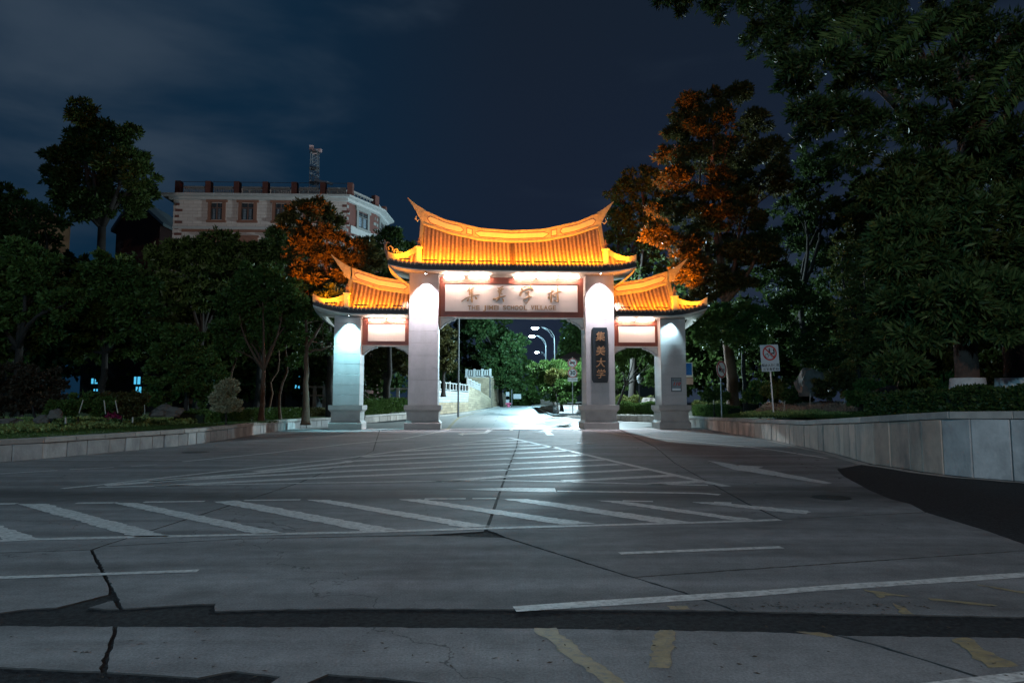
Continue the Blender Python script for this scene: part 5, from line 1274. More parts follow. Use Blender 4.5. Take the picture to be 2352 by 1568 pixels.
# ================================================================== BUILDINGS
M_BW = mat('whitewashed_stone', (.42, .35, .32), .85, .08, 2, .2, 20)
def add_brick_lines(m, bw_, rh):
    n = m.node_tree; L = n.links; b = n.nodes['Principled BSDF']; base = b.inputs['Base Color'].links[0].from_socket
    g = n.nodes.new('ShaderNodeTexCoord'); mp_ = n.nodes.new('ShaderNodeMapping'); mp_.inputs['Rotation'].default_value = (PI/2, 0, 0); br = n.nodes.new('ShaderNodeTexBrick'); br.inputs['Scale'].default_value = 1
    br.inputs['Brick Width'].default_value = bw_; br.inputs['Row Height'].default_value = rh; br.inputs['Mortar Size'].default_value = .022; br.inputs['Color1'].default_value = (1, 1, 1, 1); br.inputs['Color2'].default_value = (.88, .88, .88, 1); br.inputs['Mortar'].default_value = (.66, .66, .66, 1)
    L.new(g.outputs['Object'], mp_.inputs[0]); L.new(mp_.outputs[0], br.inputs[0])
    mx = n.nodes.new('ShaderNodeMixRGB'); mx.blend_type = 'MULTIPLY'; mx.inputs[0].default_value = 1; L.new(base, mx.inputs[1]); L.new(br.outputs[0], mx.inputs[2]); L.new(mx.outputs[0], b.inputs['Base Color'])
add_brick_lines(M_BW, .95, .33)
M_TRIM2 = mat('dull_trim', (.17, .16, .15), .8, .1, 3)
M_RB = mat('red_brick', (.10, .032, .024), .85, .15, 3, .2, 20)
M_TRIM = mat('pale_trim', (.30, .285, .275), .7, .08, 3)
M_BALU = mat('grey_baluster', (.17, .165, .16), .8, .1, 5)
M_GLASS = mat('dark_window_glass', (.03, .035, .04), .12, .1, 1.5, coat=.4)
M_BRTR = mat('brown_window_trim', (.16, .065, .04), .7, .1, 4)
YBD = 66.0
BA = at(400, 440, YBD); BB = at(797, 437.5, YBD + .6)
bd = empty('stone_building', (BA.x, YBD, 0), math.atan2(.6, BB.x - BA.x), 'pale stone building with red brick corners, roof balustrade and steel mast above the left trees', 'building')
LW_ = (Vector((BB.x-BA.x, .6))).length; HT = BA.z
UPX = lambda px: (px - 400)/(797-400)*LW_
ZPY = lambda py: at(560, py, YBD + .3).z
zc_ = at(560, 442, 65.05).z - .42                                     # under cornice
b = MB(); b.box((LW_/2, 5.5, zc_/2), (LW_ - .004, 11, zc_)); body = b.build('front_wall', M_BW, bd)
# receding brick bays on the right
r1 = at(866, 459, YBD+5.5); r2 = at(886, 487, YBD+9.5)
inv = Matrix.Rotation(-bd.rotation_euler.z, 4, 'Z') @ Matrix.Translation((-BA.x, -YBD, 0))
def bl(p): q = inv @ Vector(p); return q
q1, q2 = bl((r1.x, r1.y, 0)), bl((r2.x, r2.y, 0))
b = MB(); b.extr([(LW_, .0, 0), (q1.x, q1.y, 0), (q2.x, q2.y, 0), (q2.x - 3, q2.y + 4, 0), (LW_, 10.9, 0)], (0, 0, zc_)); b.build('brick_bay', M_RB, bd)
def quad_wall_piece(name, m, u0, u1, z0, z1, th=.06, base=((0, 0), (LW_, 0)), parent=bd, out=0.0):
    a_, c_ = Vector(base[0]), Vector(base[1]); d = (c_-a_).normalized(); n = Vector((d.y, -d.x))
    b = MB(); P0 = a_ + d*u0 + n*out; P1 = a_ + d*u1 + n*out
    b.extr([(P0.x, P0.y, z0), (P1.x, P1.y, z0), (P1.x, P1.y, z1), (P0.x, P0.y, z1)], (n.x*th, n.y*th, 0)); return b.build(name, m, parent)
def window(u0, u1, z0, z1, base, tm, par=bd):
    w = quad_wall_piece('window', M_GLASS, u0, u1, z0, z1, .015, base, par, .004)
    f = .16
    tr = [quad_wall_piece('frame', tm, u0 - .32, u0, z0 - .1, z1 + .1, .14, base, w), quad_wall_piece('frame', tm, u1, u1 + .32, z0 - .1, z1 + .1, .14, base, w),
          quad_wall_piece('lintel', tm, u0 - .5, u1 + .5, z1 + .1, z1 + .62, .2, base, w), quad_wall_piece('lintel', tm, u0 - .62, u1 + .62, z1 + .62, z1 + .78, .3, base, w), quad_wall_piece('sill', tm, u0 - .42, u1 + .42, z0 - .32, z0 - .1, .22, base, w)]
    uc = (u0+u1)/2
    for x in (uc,): quad_wall_piece('mullion', tm, x - .05, x + .05, z0, z1, .05, base, w, .02)
    quad_wall_piece('mullion', tm, u0, u1, z0 + (z1-z0)*.68, z0 + (z1-z0)*.68 + .1, .05, base, w, .02)
    cu = quad_wall_piece('curtain', mat('grey_curtain', (.16, .2, .24), .9), u0 + .15, uc - .15, z0 + .05, z0 + (z1-z0)*.66, .004, base, w, .02); quad_wall_piece('curtain', MATS['grey_curtain'], uc + .15, u1 - .2, z0 + .05, z0 + (z1-z0)*.66, .004, base, w, .02)
    g = MB(); a_, c_ = Vector(base[0]), Vector(base[1]); d = (c_-a_).normalized(); n = Vector((d.y, -d.x))
    for k in range(1, 8):
        P0 = a_ + d*(u0 + (u1-u0)*k/8) + n*.17; g.tube([(P0.x, P0.y, z0), (P0.x, P0.y, z1)], .012, 4)
    for k in range(1, 6):
        P0 = a_ + d*u0 + n*.17; P1 = a_ + d*u1 + n*.17; z = z0 + (z1-z0)*k/6; g.tube([(P0.x, P0.y, z), (P1.x, P1.y, z)], .012, 4)
    g.build('grille', M_DKMETAL, w)
FB = ((0, 0), (LW_, 0))
for x0, x1 in ((487, 512), (556.5, 583.5), (634, 658), (705, 730), (761, 780)):
    if x0 > 750: continue
    window(UPX(x0), UPX(x1), ZPY(505), ZPY(468), FB, M_BRTR)
for x0, x1 in ((487, 512), (556.5, 583.5), (634, 658), (705, 730)):
    window(UPX(x0), UPX(x1), ZPY(600), ZPY(560), FB, M_BRTR)
quad_wall_piece('string_course', M_TRIM, 0, LW_, ZPY(527), ZPY(521), .08); quad_wall_piece('red_band', M_BRTR, .9, LW_-.9, ZPY(534), ZPY(528), .05)
# quoins
for x0, base in ((398.5, FB), (779, FB)):
    for k in range(26):
        z0 = zc_ - .35 - .60*k
        if z0 < 8: break
        wq = .8 if k % 2 else .45
        u0 = UPX(x0) + (.25 if x0 < 500 else .35)
        quad_wall_piece('quoin', M_RB, u0, u0 + wq*.9, z0 - .24, z0, .03, base, bd, .002)
B1 = ((LW_, 0), (q1.x, q1.y)); L1 = (Vector(B1[1]) - Vector(B1[0])).length
window(L1*.36, L1*.66, ZPY(505)-.1, ZPY(468)-.2, B1, M_TRIM2); quad_wall_piece('window_apron', M_TRIM, L1*.12, L1*.88, ZPY(527) - .1, ZPY(510) - .1, .12, B1)
window(L1*.30, L1*.70, ZPY(590), ZPY(552), B1, M_TRIM2)
B2 = ((q1.x, q1.y), (q2.x, q2.y)); L2 = (Vector(B2[1]) - Vector(B2[0])).length
window(L2*.3, L2*.65, ZPY(505)-.1, ZPY(468)-.2, B2, M_TRIM2)
quad_wall_piece('string_course', M_TRIM, 0, L1, ZPY(548)-.1, ZPY(535)-.1, .15, B1)
for base, L_ in ((B1, L1), (B2, L2)):
    for k in range(22):
        z0 = zc_ - .35 - .60*k
        for u0 in ((.0, L_-.6) if base is B1 else (.0,)):
            quad_wall_piece('quoin', M_TRIM2, u0 + (0 if k % 2 or u0 == 0 else .2), u0 + (.5 if k % 2 else .3), z0 - .30, z0, .05, base, bd)
# cornice following the front
def run(name, m, z0, z1, o0, o1):
    pts = [(-o1, 5), (-o1, -o1), (LW_ + o1*.5, -o1), (q1.x + o1, q1.y - o1*.6), (q2.x + o1, q2.y), (q2.x - 3 + o1, q2.y + 4)]
    b = MB(); inn = [(-o0 + .3, 5), (-o0+.3, .3), (LW_ - .3, .3), (q1.x - .3, q1.y), (q2.x - .3, q2.y), (q2.x - 3.3, q2.y + 4)]
    for i in range(len(pts)-1):
        b.add([(pts[i][0], pts[i][1], z) for z in (z0, z1)] + [(pts[i+1][0], pts[i+1][1], z) for z in (z0, z1)] + [(inn[i][0], inn[i][1], z) for z in (z0, z1)] + [(inn[i+1][0], inn[i+1][1], z) for z in (z0, z1)],
              [(0, 1, 3, 2), (1, 5, 7, 3), (0, 2, 6, 4), (4, 6, 7, 5)])
    return b.build(name, m, bd)
run('cornice', M_TRIM, zc_ - .02, zc_ + .22, 0, .35); run('cornice', M_TRIM, zc_ + .221, zc_ + .42, 0, .95)
b = MB(); b.extr([(0, 0, 0), (LW_, 0, 0), (q1.x, q1.y, 0), (q2.x, q2.y, 0), (q2.x - 3, q2.y + 4, 0), (0, 10, 0)], (0, 0, .1)); b.build('roof_deck', M_TRIM, bd, loc=(0, 0, zc_ + .30))
# balustrade
zb_ = zc_ + .42; zt_ = at(560, 419.5, 66.7).z
xsP = [405, 451.5, 498, 545, 591.5, 638.5, 682, 722, 765, 812]
xsP = [405, 453, 500, 546, 592, 638, 682, 725, 768]
piers = [UPX(x) for x in (405, 452.5, 499, 545.5, 592, 638.5, 682.5, 726, 790)]
piers = [UPX(x) for x in (406, 468.6, 541.5, 607.6, 673.7, 739.8, 801.5)]
piers = [UPX(600/SC + x*.4464/SC) for x in (243, 512, 768, 1025, 1285, 1543, 1790)]
balb = None
for i, u in enumerate(piers):
    quad_wall_piece('balustrade_pier', M_RB, u - .27, u + .27, zb_, zt_, .7, ((0, .75), (LW_, .75)))
    if i < len(piers)-1:
        a_, c_ = u + .45, piers[i+1] - .45
        quad_wall_piece('balustrade_rail', M_BALU, a_, c_, zt_ - .62, zt_ - .45, .3, ((0, .6), (LW_, .6))); quad_wall_piece('balustrade_base', M_TRIM, a_, c_, zb_, zb_ + .1, .3, ((0, .6), (LW_, .6)))
        nb = 11; hb = zt_ - .62 - zb_ - .1
        for k in range(nb):
            x = a_ + (c_-a_)*(k+.5)/nb
            if balb is None:
                b = MB(); b.lathe([(.09, 0), (.06, hb*.12), (.11, hb*.35), (.05, hb*.62), (.08, hb*.9), (.09, hb)], 8); balb = b.build('baluster', M_BALU, bd, loc=(x, .45, zb_ + .1))
            else:
                o = balb.copy(); col.objects.link(o); o.parent = bd; o.location = (x, .45, zb_ + .1)
        b = MB(); z = zt_ + .02
        b.tube([(a_-.4, .45, z), (c_+.4, .45, z)], .03, 5); b.build('iron_rail', M_DKMETAL, bd)
for (P0, P1) in (((LW_ - .2, .6), (q1.x - .3, q1.y)), ((q1.x-.3, q1.y), (q2.x-.4, q2.y))):
    P0, P1 = Vector(P0), Vector(P1); Lr = (P1-P0).length
    quad_wall_piece('balustrade_rail', M_TRIM, .2, Lr-.2, zt_ - .62, zt_ - .45, .25, (P0, P1)); quad_wall_piece('balustrade_pier', M_RB, Lr - .5, Lr + .2, zb_, zt_, .5, (P0, P1))
    nb = int(Lr/.5); d = (P1-P0)/Lr
    for k in range(nb):
        o = balb.copy(); col.objects.link(o); o.parent = bd; q = P0 + d*(Lr*(k+.5)/nb); o.location = (q.x, q.y, zb_ + .1)
# penthouse wall behind the balustrade, roof rails
quad_wall_piece('penthouse', M_PLASTER, UPX(517), UPX(788), zb_, zt_ + .05, 2.0, ((0, 4.5), (LW_, 4.5)))
for x in np.linspace(UPX(544), UPX(760), 9):
    b = MB(); b.tube([(x, 4, zt_), (x, 4, ZPY(403.5))], .035, 4); b.build('roof_rail_post', M_DKMETAL, bd)
for z in (ZPY(404), ZPY(411)):
    b = MB(); b.tube([(UPX(544), 4, z), (UPX(760), 4, z)], .03, 4); b.build('roof_rail', M_DKMETAL, bd)
# lattice mast
mast = empty('lattice_mast', tuple((Matrix.Translation(bd.location) @ Matrix.Rotation(bd.rotation_euler.z, 4, 'Z')) @ Vector((UPX(702), 3.0, zb_))), 0, 'steel lattice mast with small platforms and a camera on the stone building roof', 'mast')
zm = (at(702, 334, 69.3).z - zb_)/.98
for sx_, sy_ in ((-1, -1), (1, -1), (1, 1), (-1, 1)):
    b = MB(); b.tube([(sx_*.42, sy_*.35, 0), (sx_*.34, sy_*.3, zm*.9)], .04, 4); b.build('leg', M_METAL, mast)
b = MB(); n_ = 16
for k in range(n_):
    z0, z1 = zm*.9*k/n_, zm*.9*(k+1)/n_; s_ = 1 if k % 2 else -1
    for y in (-.32, .32): b.tube([(-.38*s_, y, z0), (.38*s_, y, z1)], .022, 4); b.tube([(-.38, y, z1), (.38, y, z1)], .02, 4)
b.build('bracing', M_METAL, mast)['kind'] = 'stuff'
for f in (.36, .60, .86):
    b = MB(); b.lathe([(.55, zm*f), (.55, zm*f + .07), (.4, zm*f + .09), (.4, zm*f - .02)], 12); b.build('platform', M_DKMETAL, mast)
b = MB(); b.box((-.35, 0, zm*.95), (.45, .3, .45), .2); b.box((.35, 0, zm*.9), (.7, .35, .3), -.2); b.box((0, 0, zm*.88), (.5, .4, .35)); b.build('camera_box', mat('pinkish_box', (.45, .3, .3), .6), mast)
dsh = empty('radar_scanner', tuple((Matrix.Translation(bd.location) @ Matrix.Rotation(bd.rotation_euler.z, 4, 'Z')) @ Vector((UPX(725), 3.0, zb_))), .3, 'small bar scanner on a white drum beside the roof mast', 'antenna')
b = MB(); b.tube([(0, 0, 0), (0, 0, 2.1)], .05, 6); b.lathe([(.25, 1.7), (.25, 2.1), (.12, 2.2), (.12, 2.4)], 10); b.build('stand', M_METAL, dsh)
b = MB(); b.box((0, 0, 2.5), (2.0, .2, .22), .4); b.build('bar', M_METAL, dsh)
# gabled house behind the tall tree, far left
hb_ = at(368, 515, 80); hp_ = at(308, 458, 80); hl = at(268, 515, 80)
hs = empty('gabled_house', (hb_.x - 3, 80, 0), 0, 'red brick gable with white verge showing behind the tall left tree', 'house')
b = MB(); o_ = hb_.x - 3
b.extr([(hl.x - o_, 0, 0), (hb_.x - o_, 0, 0), (hb_.x - o_, 0, hb_.z), (hp_.x - o_, 0, hp_.z), (hl.x - o_, 0, hp_.z - (hb_.x-hp_.x)*.0 - (hp_.z-hb_.z)*1.2)], (0, 8, 0)); b.build('gable_wall', M_RB, hs)
b = MB(); b.extr([(hp_.x - o_, -.3, hp_.z + .1), (hb_.x - o_ + .5, -.3, hb_.z - .25), (hb_.x - o_ + .5, -.3, hb_.z + .1), (hp_.x - o_, -.3, hp_.z + .45)], (0, 8.6, 0)); b.extr([(hp_.x - o_, -.3, hp_.z + .1), (hl.x - o_ - .5, -.3, hb_.z - 1), (hl.x - o_ - .5, -.3, hb_.z - .6), (hp_.x - o_, -.3, hp_.z + .45)], (0, 8.6, 0)); b.build('roof', M_TRIM, hs)
h2 = at(42, 456, 90); h2s = empty('far_house', (h2.x, 90, 0), 0, 'orange lit roof tip peeking over trees at the left edge', 'house')
b = MB(); b.extr([(-9, 0, 0), (2, 0, 0), (2, 0, h2.z - 1.5), (-.5, 0, h2.z + .2), (-9, 0, h2.z - 5)], (0, 8, 0)); b.build('wall', mat('orange_render', (.55, .22, .10), .8), h2s)
# roof edge in the arch behind the right bushes
hr = at(*r5(560, 550), 118); t = empty('tiled_house', (hr.x + 5, 118, 0), 0, 'dark house with a low tiled roof behind the bushes right of the street lamps', 'house')
e1 = at(*r5(520, 600), 118); e2 = at(*r5(660, 545), 118); e3 = at(*r5(890, 430), 118); o_ = hr.x + 5
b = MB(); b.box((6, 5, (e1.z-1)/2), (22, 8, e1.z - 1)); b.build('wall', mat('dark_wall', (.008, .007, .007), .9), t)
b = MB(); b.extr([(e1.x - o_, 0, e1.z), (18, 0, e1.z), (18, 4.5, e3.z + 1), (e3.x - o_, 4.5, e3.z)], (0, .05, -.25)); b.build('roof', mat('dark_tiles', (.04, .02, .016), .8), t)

# lit windows glimpsed through the dark garden
M_LIT = mat('lit_window', (.2, .5, .7), .5, 0, emit=(.10, .62, 1.0), estr=.9)
def litbuilding(pts, Y, label, w_px=260):
    x0 = min(p[0] for p in pts) - 30; x1 = max(p[2] for p in pts) + 30
    A0 = at(x0, 924, Y); A1 = at(x1, 924, Y); zt_ = at(x0, 770, Y).z
    t = empty('garden_building', (A0.x, Y, 0), 0, label, 'building')
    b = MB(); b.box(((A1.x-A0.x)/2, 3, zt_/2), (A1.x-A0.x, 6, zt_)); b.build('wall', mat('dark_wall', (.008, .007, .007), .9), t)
    for (xa, ya, xb, yb) in pts:
        p0, p1 = at(xa, ya, Y), at(xb, yb, Y); b = MB(); b.box(((p0.x+p1.x)/2 - A0.x, -.03, (p0.z+p1.z)/2), (abs(p1.x-p0.x), .05, abs(p0.z-p1.z))); w = b.build('window', M_LIT, t)
        b = MB(); b.box(((p0.x+p1.x)/2 - A0.x, -.07, (p0.z+p1.z)/2), (.08, .06, abs(p0.z-p1.z))); b.build('mullion', M_DKMETAL, w)
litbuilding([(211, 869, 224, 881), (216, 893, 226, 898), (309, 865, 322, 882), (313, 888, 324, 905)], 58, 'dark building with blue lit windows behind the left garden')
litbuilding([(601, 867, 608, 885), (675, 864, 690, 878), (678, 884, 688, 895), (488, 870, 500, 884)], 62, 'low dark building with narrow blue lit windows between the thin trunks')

# ================================================================== VEGETATION
def leaf_mesh(name, base, tip, wid, mat_, nrm_j=0.0, seed=0):
    n = len(base)
    d = tip - base; L = np.linalg.norm(d, axis=1, keepdims=True) + 1e-9; d = d/L
    rg = np.random.RandomState(seed)
    r = rg.normal(size=(n, 3)); r[:, 2] *= .35
    s = np.cross(d, r); s /= (np.linalg.norm(s, axis=1, keepdims=True) + 1e-9)
    m = base + (tip-base)*.45
    up = np.cross(s, d); bend = up*L*.08
    v = np.empty((n, 4, 3), dtype=np.float32)
    v[:, 0] = base; v[:, 1] = m + s*wid[:, None]/2 + bend; v[:, 2] = tip; v[:, 3] = m - s*wid[:, None]/2 + bend
    me = bpy.data.meshes.new(name); me.vertices.add(n*4); me.vertices.foreach_set('co', v.ravel())
    me.loops.add(n*4); me.loops.foreach_set('vertex_index', np.arange(n*4, dtype=np.int32))
    me.polygons.add(n); me.polygons.foreach_set('loop_start', np.arange(0, n*4, 4, dtype=np.int32)); me.polygons.foreach_set('loop_total', np.full(n, 4, dtype=np.int32))
    me.update(); at_ = me.attributes.new('leaf_v', 'FLOAT', 'FACE'); at_.data.foreach_set('value', rg.rand(n).astype(np.float32)**1.5)
    me.materials.append(mat_); return me
LEAVES = [0]
def sprays(pos, axis, k, L, spread, droop, rg, fill_scale=None):
    n = len(pos)
    P = np.repeat(pos, k, 0); A_ = np.repeat(axis, k, 0)
    r = rg.normal(size=(n*k, 3)); D = A_ + r*spread; D[:, 2] -= droop; D /= np.linalg.norm(D, axis=1, keepdims=True)
    LL = L*rg.uniform(.6, 1.25, size=(n*k, 1))
    P = P + rg.normal(size=P.shape)*L*.18
    return P, P + D*LL, LL[:, 0]
def crown(name, blobs, nsp, k, L, wr, m, parent, origin, seed=1, spread=.7, droop=.15, clumps=14, crad=.30, flat=.6, inner=.18, shell=(.62, 1.02)):
    """blobs: world (cx,cy,cz,rx,ry,rz). Foliage sprays gathered in clumps round each lobe."""
    nsp = int(nsp*.64); L = L*1.08; wr = wr*1.1
    rg = np.random.RandomState(seed); B = np.array(blobs, dtype=float)
    wt = (B[:, 3]*B[:, 5] + B[:, 3]*B[:, 4])**.9; wt /= wt.sum()
    pos = []; axs = []
    for b, w in zip(B, wt):
        c = b[:3]; r = b[3:]; n = max(8, int(nsp*w)); nc = max(5, int(clumps*1.0))
        dr = rg.normal(size=(nc, 3)); dr[:, 2] = dr[:, 2]*.9 + .15; dr[:, 1] -= .25; dr /= np.linalg.norm(dr, axis=1, keepdims=True)
        cc = c + dr*r*rg.uniform(shell[0], shell[1], size=(nc, 1)); cr_ = r.min()*crad*rg.uniform(.6, 1.5, size=nc)
        sel = rg.randint(0, nc, size=n); g = rg.normal(size=(n, 3)); g /= np.linalg.norm(g, axis=1, keepdims=True); g *= rg.uniform(.3, 1, size=(n, 1))**.5
        p = cc[sel] + g*cr_[sel][:, None]*np.array([1.25, 1.25, flat])
        a = (p - c)/r; a /= np.linalg.norm(a, axis=1, keepdims=True) + 1e-9; a = a*.7 + g*.6 + np.array([0, 0, .25])
        pos.append(p); axs.append(a)
        ni = int(n*inner); g = rg.normal(size=(ni, 3)); g /= np.linalg.norm(g, axis=1, keepdims=True); g *= rg.rand(ni, 1)**.4*.8
        pos.append(c + g*r); axs.append(g + np.array([0, 0, .3]))
    pos = np.concatenate(pos); axs = np.concatenate(axs); axs /= np.linalg.norm(axs, axis=1, keepdims=True) + 1e-9
    b0, t0_, LL = sprays(pos, axs, k, L, spread, droop, rg)
    o_ = np.array(origin); me = leaf_mesh(name, b0 - o_, t0_ - o_, LL*wr, m, seed=seed); LEAVES[0] += len(b0)
    return link(name, me, None, parent)
def PB(lst, Y, dj=.0, seed=0):          # picture blobs (px,py,rx,ry[,dY]) -> world lobes
    r_ = random.Random(seed); out = []
    for q in lst:
        y = Y + (q[4] if len(q) > 4 else r_.uniform(-dj, dj)); c = at(q[0], q[1], y); s = y/F
        out.append((c.x, c.y, c.z, q[2]*s, max(q[2], q[3])*s*.8, q[3]*s))
    return out
def limb_path(a, b, r_, bow=.12, n=6):
    a, b = Vector(a), Vector(b); L = (b-a).length; k = Vector((r_.uniform(-1, 1), r_.uniform(-1, 1), r_.uniform(0, .8)))*L*bow
    return [a.lerp(b, i/(n-1)) + k*math.sin(PI*i/(n-1)) for i in range(n)]
def tree(name, label, base, blobs, nsp, k, L, wr, m, tr=.22, fork=.45, bark=None, group=None, seed=1, trunk_top=None, limbs=True, cat='tree', wavy=.03, **kw):
    r_ = random.Random(seed); base = Vector(base)
    root = empty(name, base, 0, label, cat, group)
    B = sorted(blobs, key=lambda q: q[2]); cx = sum(q[0] for q in B)/len(B); cy = sum(q[1] for q in B)/len(B)
    top = trunk_top if trunk_top else Vector((base.x*.5 + cx*.5, base.y*.5 + cy*.5, base.z + (B[-1][2]-base.z)*fork))
    top = Vector(top); b = MB(); n = 7; pts = []
    for i in range(n):
        t = i/(n-1); p = base.lerp(top, t); p.x += r_.uniform(-1, 1)*wavy*(top-base).length*.5*math.sin(PI*t); p.y += r_.uniform(-1, 1)*wavy*(top-base).length*.3*math.sin(PI*t); pts.append(p - base)
    b.tube([pts[0] - Vector((0, 0, .25))] + pts, [tr*1.55] + [tr*(1.25 if i == 0 else 1 - .4*i/(n-1)) for i in range(n)], 10)
    b.build('trunk', bark or M_BARK, root, smooth=True)
    if limbs:
        big = sorted(blobs, key=lambda q: -q[3]*q[5])[:9]
        for q in big:
            e_ = Vector(q[:3]) - base; s_ = pts[-1] if e_.z > pts[-1].z*.8 else pts[-2]
            lb = MB(); P_ = limb_path(s_, e_, r_); lb.tube(P_, [tr*.5*(1 - .75*i/5) for i in range(6)], 6)
            for j in range(4):
                dv = Vector((r_.uniform(-1, 1)*q[3], r_.uniform(-1, 1)*q[4], r_.uniform(-.5, 1)*q[5])); lb.tube(limb_path(P_[3 + j % 3], e_ + dv*.8, r_, n=4), [tr*.14, tr*.1, tr*.06, tr*.03], 4)
            lb.build('limb', bark or M_BARK, root, smooth=True)
    crown('crown', blobs, nsp, k, L, wr, m, root, base, seed=seed*7+1, **kw)
    return root
def groundat(px, Y, z=None):
    p = at(px, 924, Y); return (p.x, Y, hz(Y) + .55 if z is None else z)
BG = 'trees standing behind and around the gate'

# ---- left side
tree('tall_tree', 'tallest tree on the left, its ragged crown dark against the blue sky', groundat(222, 60),
     PB([(192, 262, 26, 34), (208, 310, 40, 30), (262, 318, 50, 34), (300, 305, 22, 20), (215, 345, 55, 30), (150, 372, 46, 32), (128, 405, 30, 26), (205, 420, 80, 38), (285, 385, 62, 40), (325, 415, 34, 38), (250, 470, 85, 34), (175, 470, 50, 40), (330, 450, 28, 34)], 60, 1.5, 1),
     6000, 9, .42, .34, LF_DK, tr=.55, fork=.62, group=BG, seed=2, clumps=11, crad=.34, flat=.5)
tree('broadleaf_tree', 'dark tree at the left edge under the tall tree', groundat(20, 52), PB([(0, 455, 40, 40), (50, 490, 50, 40), (75, 478, 20, 20), (100, 515, 60, 40), (10, 560, 80, 60), (90, 590, 60, 50), (-60, 520, 60, 80)], 54, 2, 2), 2000, 9, .36, .38, LF_DK, tr=.4, group=BG, seed=3)
tree('broadleaf_tree', 'dull green tree filling the left edge above the flower bed', groundat(40, 36), PB([(40, 600, 60, 55), (20, 680, 70, 70), (95, 650, 60, 60), (80, 740, 70, 60), (10, 800, 70, 70), (150, 700, 40, 50), (-60, 700, 70, 90)], 37, 1.5, 3), 3300, 9, .26, .40, LF_MID, tr=.3, group=BG, seed=4)
tree('broadleaf_tree', 'rounded green tree crown over the dark windows on the left', groundat(232, 40), PB([(250, 625, 80, 40), (190, 680, 60, 50), (290, 680, 80, 60), (240, 740, 80, 50), (330, 730, 60, 60), (180, 760, 50, 40), (300, 790, 60, 40), (215, 810, 50, 28)], 41, 1.5, 4), 3600, 9, .27, .40, LF_MID, tr=.26, group=BG, seed=5)
tree('feathery_tree', 'dark feathery tree in front of the left corner of the building', groundat(450, 54), PB([(430, 570, 36, 22), (500, 556, 45, 22), (470, 590, 60, 36), (410, 600, 60, 50), (520, 620, 60, 40), (560, 572, 40, 22), (460, 660, 90, 50)], 54, 1.5, 5), 3000, 9, .42, .26, LF_DK, tr=.3, group=BG, seed=6, droop=.3, flat=.35, spread=.9)
tree('feathery_tree', 'dark feathery tree below the third window of the building', groundat(590, 56), PB([(600, 575, 40, 22), (570, 620, 60, 36), (640, 600, 50, 36), (610, 665, 80, 50), (690, 570, 40, 26), (640, 545, 30, 18)], 56, 1.5, 6), 2600, 9, .42, .28, LF_DK, tr=.3, group=BG, seed=7, droop=.3, flat=.35, spread=.9)
tree('broadleaf_tree', 'tree lit orange by the gate roofs in front of the stone building', groundat(760, 50), PB([(735, 480, 32, 22), (700, 490, 36, 26), (762, 500, 30, 24), (720, 530, 50, 32), (670, 520, 34, 26), (770, 560, 40, 30), (690, 580, 50, 34), (745, 600, 45, 36), (820, 575, 40, 30), (800, 620, 50, 36), (850, 600, 30, 24), (700, 640, 50, 36), (790, 660, 45, 40), (740, 680, 50, 30)], 48, 1.2, 7),
     5200, 9, .30, .30, LF_OLV, tr=.3, group=BG, seed=8, clumps=12, flat=.6)
tree('broadleaf_tree', 'small dark tree crown between the brick corner and the main roof', groundat(890, 56), PB([(890, 565, 50, 36), (930, 590, 40, 30), (870, 620, 50, 40), (930, 640, 40, 36), (900, 540, 26, 18)], 55, 1, 8), 1700, 9, .30, .34, LF_DK, tr=.25, group=BG, seed=9)
fb = gp(603, 953, .6)
tree('forked_tree', 'round green tree with pale forked trunk near the hedge left of the gate', (at(601, 924, 38).x, 38, .55), PB([(600, 645, 60, 40), (550, 690, 60, 50), (650, 690, 60, 50), (600, 740, 80, 40), (540, 760, 50, 36), (660, 760, 46, 36), (682, 720, 30, 40), (690, 785, 18, 36), (680, 830, 20, 20), (520, 800, 36, 20), (600, 790, 60, 20)], 41.5, .8, 9),
     5200, 9, .22, .42, LF_MID, tr=.17, group=BG, seed=10, bark=M_BARKR, trunk_top=at(606, 850, 38))
tree('brown_trunk_tree', 'tree with a stout brown trunk between the forked tree and the outer pillar', (at(703, 924, 40).x, 40, .55), PB([(720, 720, 50, 50), (740, 790, 40, 30), (690, 680, 50, 50), (760, 700, 40, 50)], 46.5, 1, 10), 1500, 9, .26, .36, LF_DK, tr=.20, group=BG, seed=11, bark=M_BARKR, trunk_top=at(704, 800, 40.5))
# the thin trunks in the shade
for i, (px, Y, tp, lb) in enumerate([(645, 42, 655, 'thin crooked trunk right of the forked tree'), (523, 44, 545, 'slim leaning stem beside the cream shrub'), (618, 50, 640, 'thin dark stem just right of the forked trunk')]):
    tree('slender_tree', lb, groundat(px, Y), PB([(tp, 740, 40, 40), (tp+10, 690, 40, 40)], Y, .5, 20+i), 500, 9, .26, .36, LF_DK, tr=.09, group='slender trees in the left garden', seed=30+i, bark=M_BARKR, trunk_top=at(tp, 800, Y), wavy=.12)
b = empty('bare_branch', at(704, 808, 41), 0, 'bare branch reaching sideways towards the left outer pillar', 'branch'); m_ = MB()
o_ = at(704, 808, 41); m_.tube([at(x, y, 41) - o_ for x, y in ((704, 812), (722, 803), (738, 804), (752, 797), (772, 794))], [.09, .08, .07, .05, .03], 6); m_.tube([at(x, y, 41) - o_ for x, y in ((738, 804), (742, 780), (741, 745))], [.03, .02, .015], 5); m_.build('wood', M_BARKR, b)
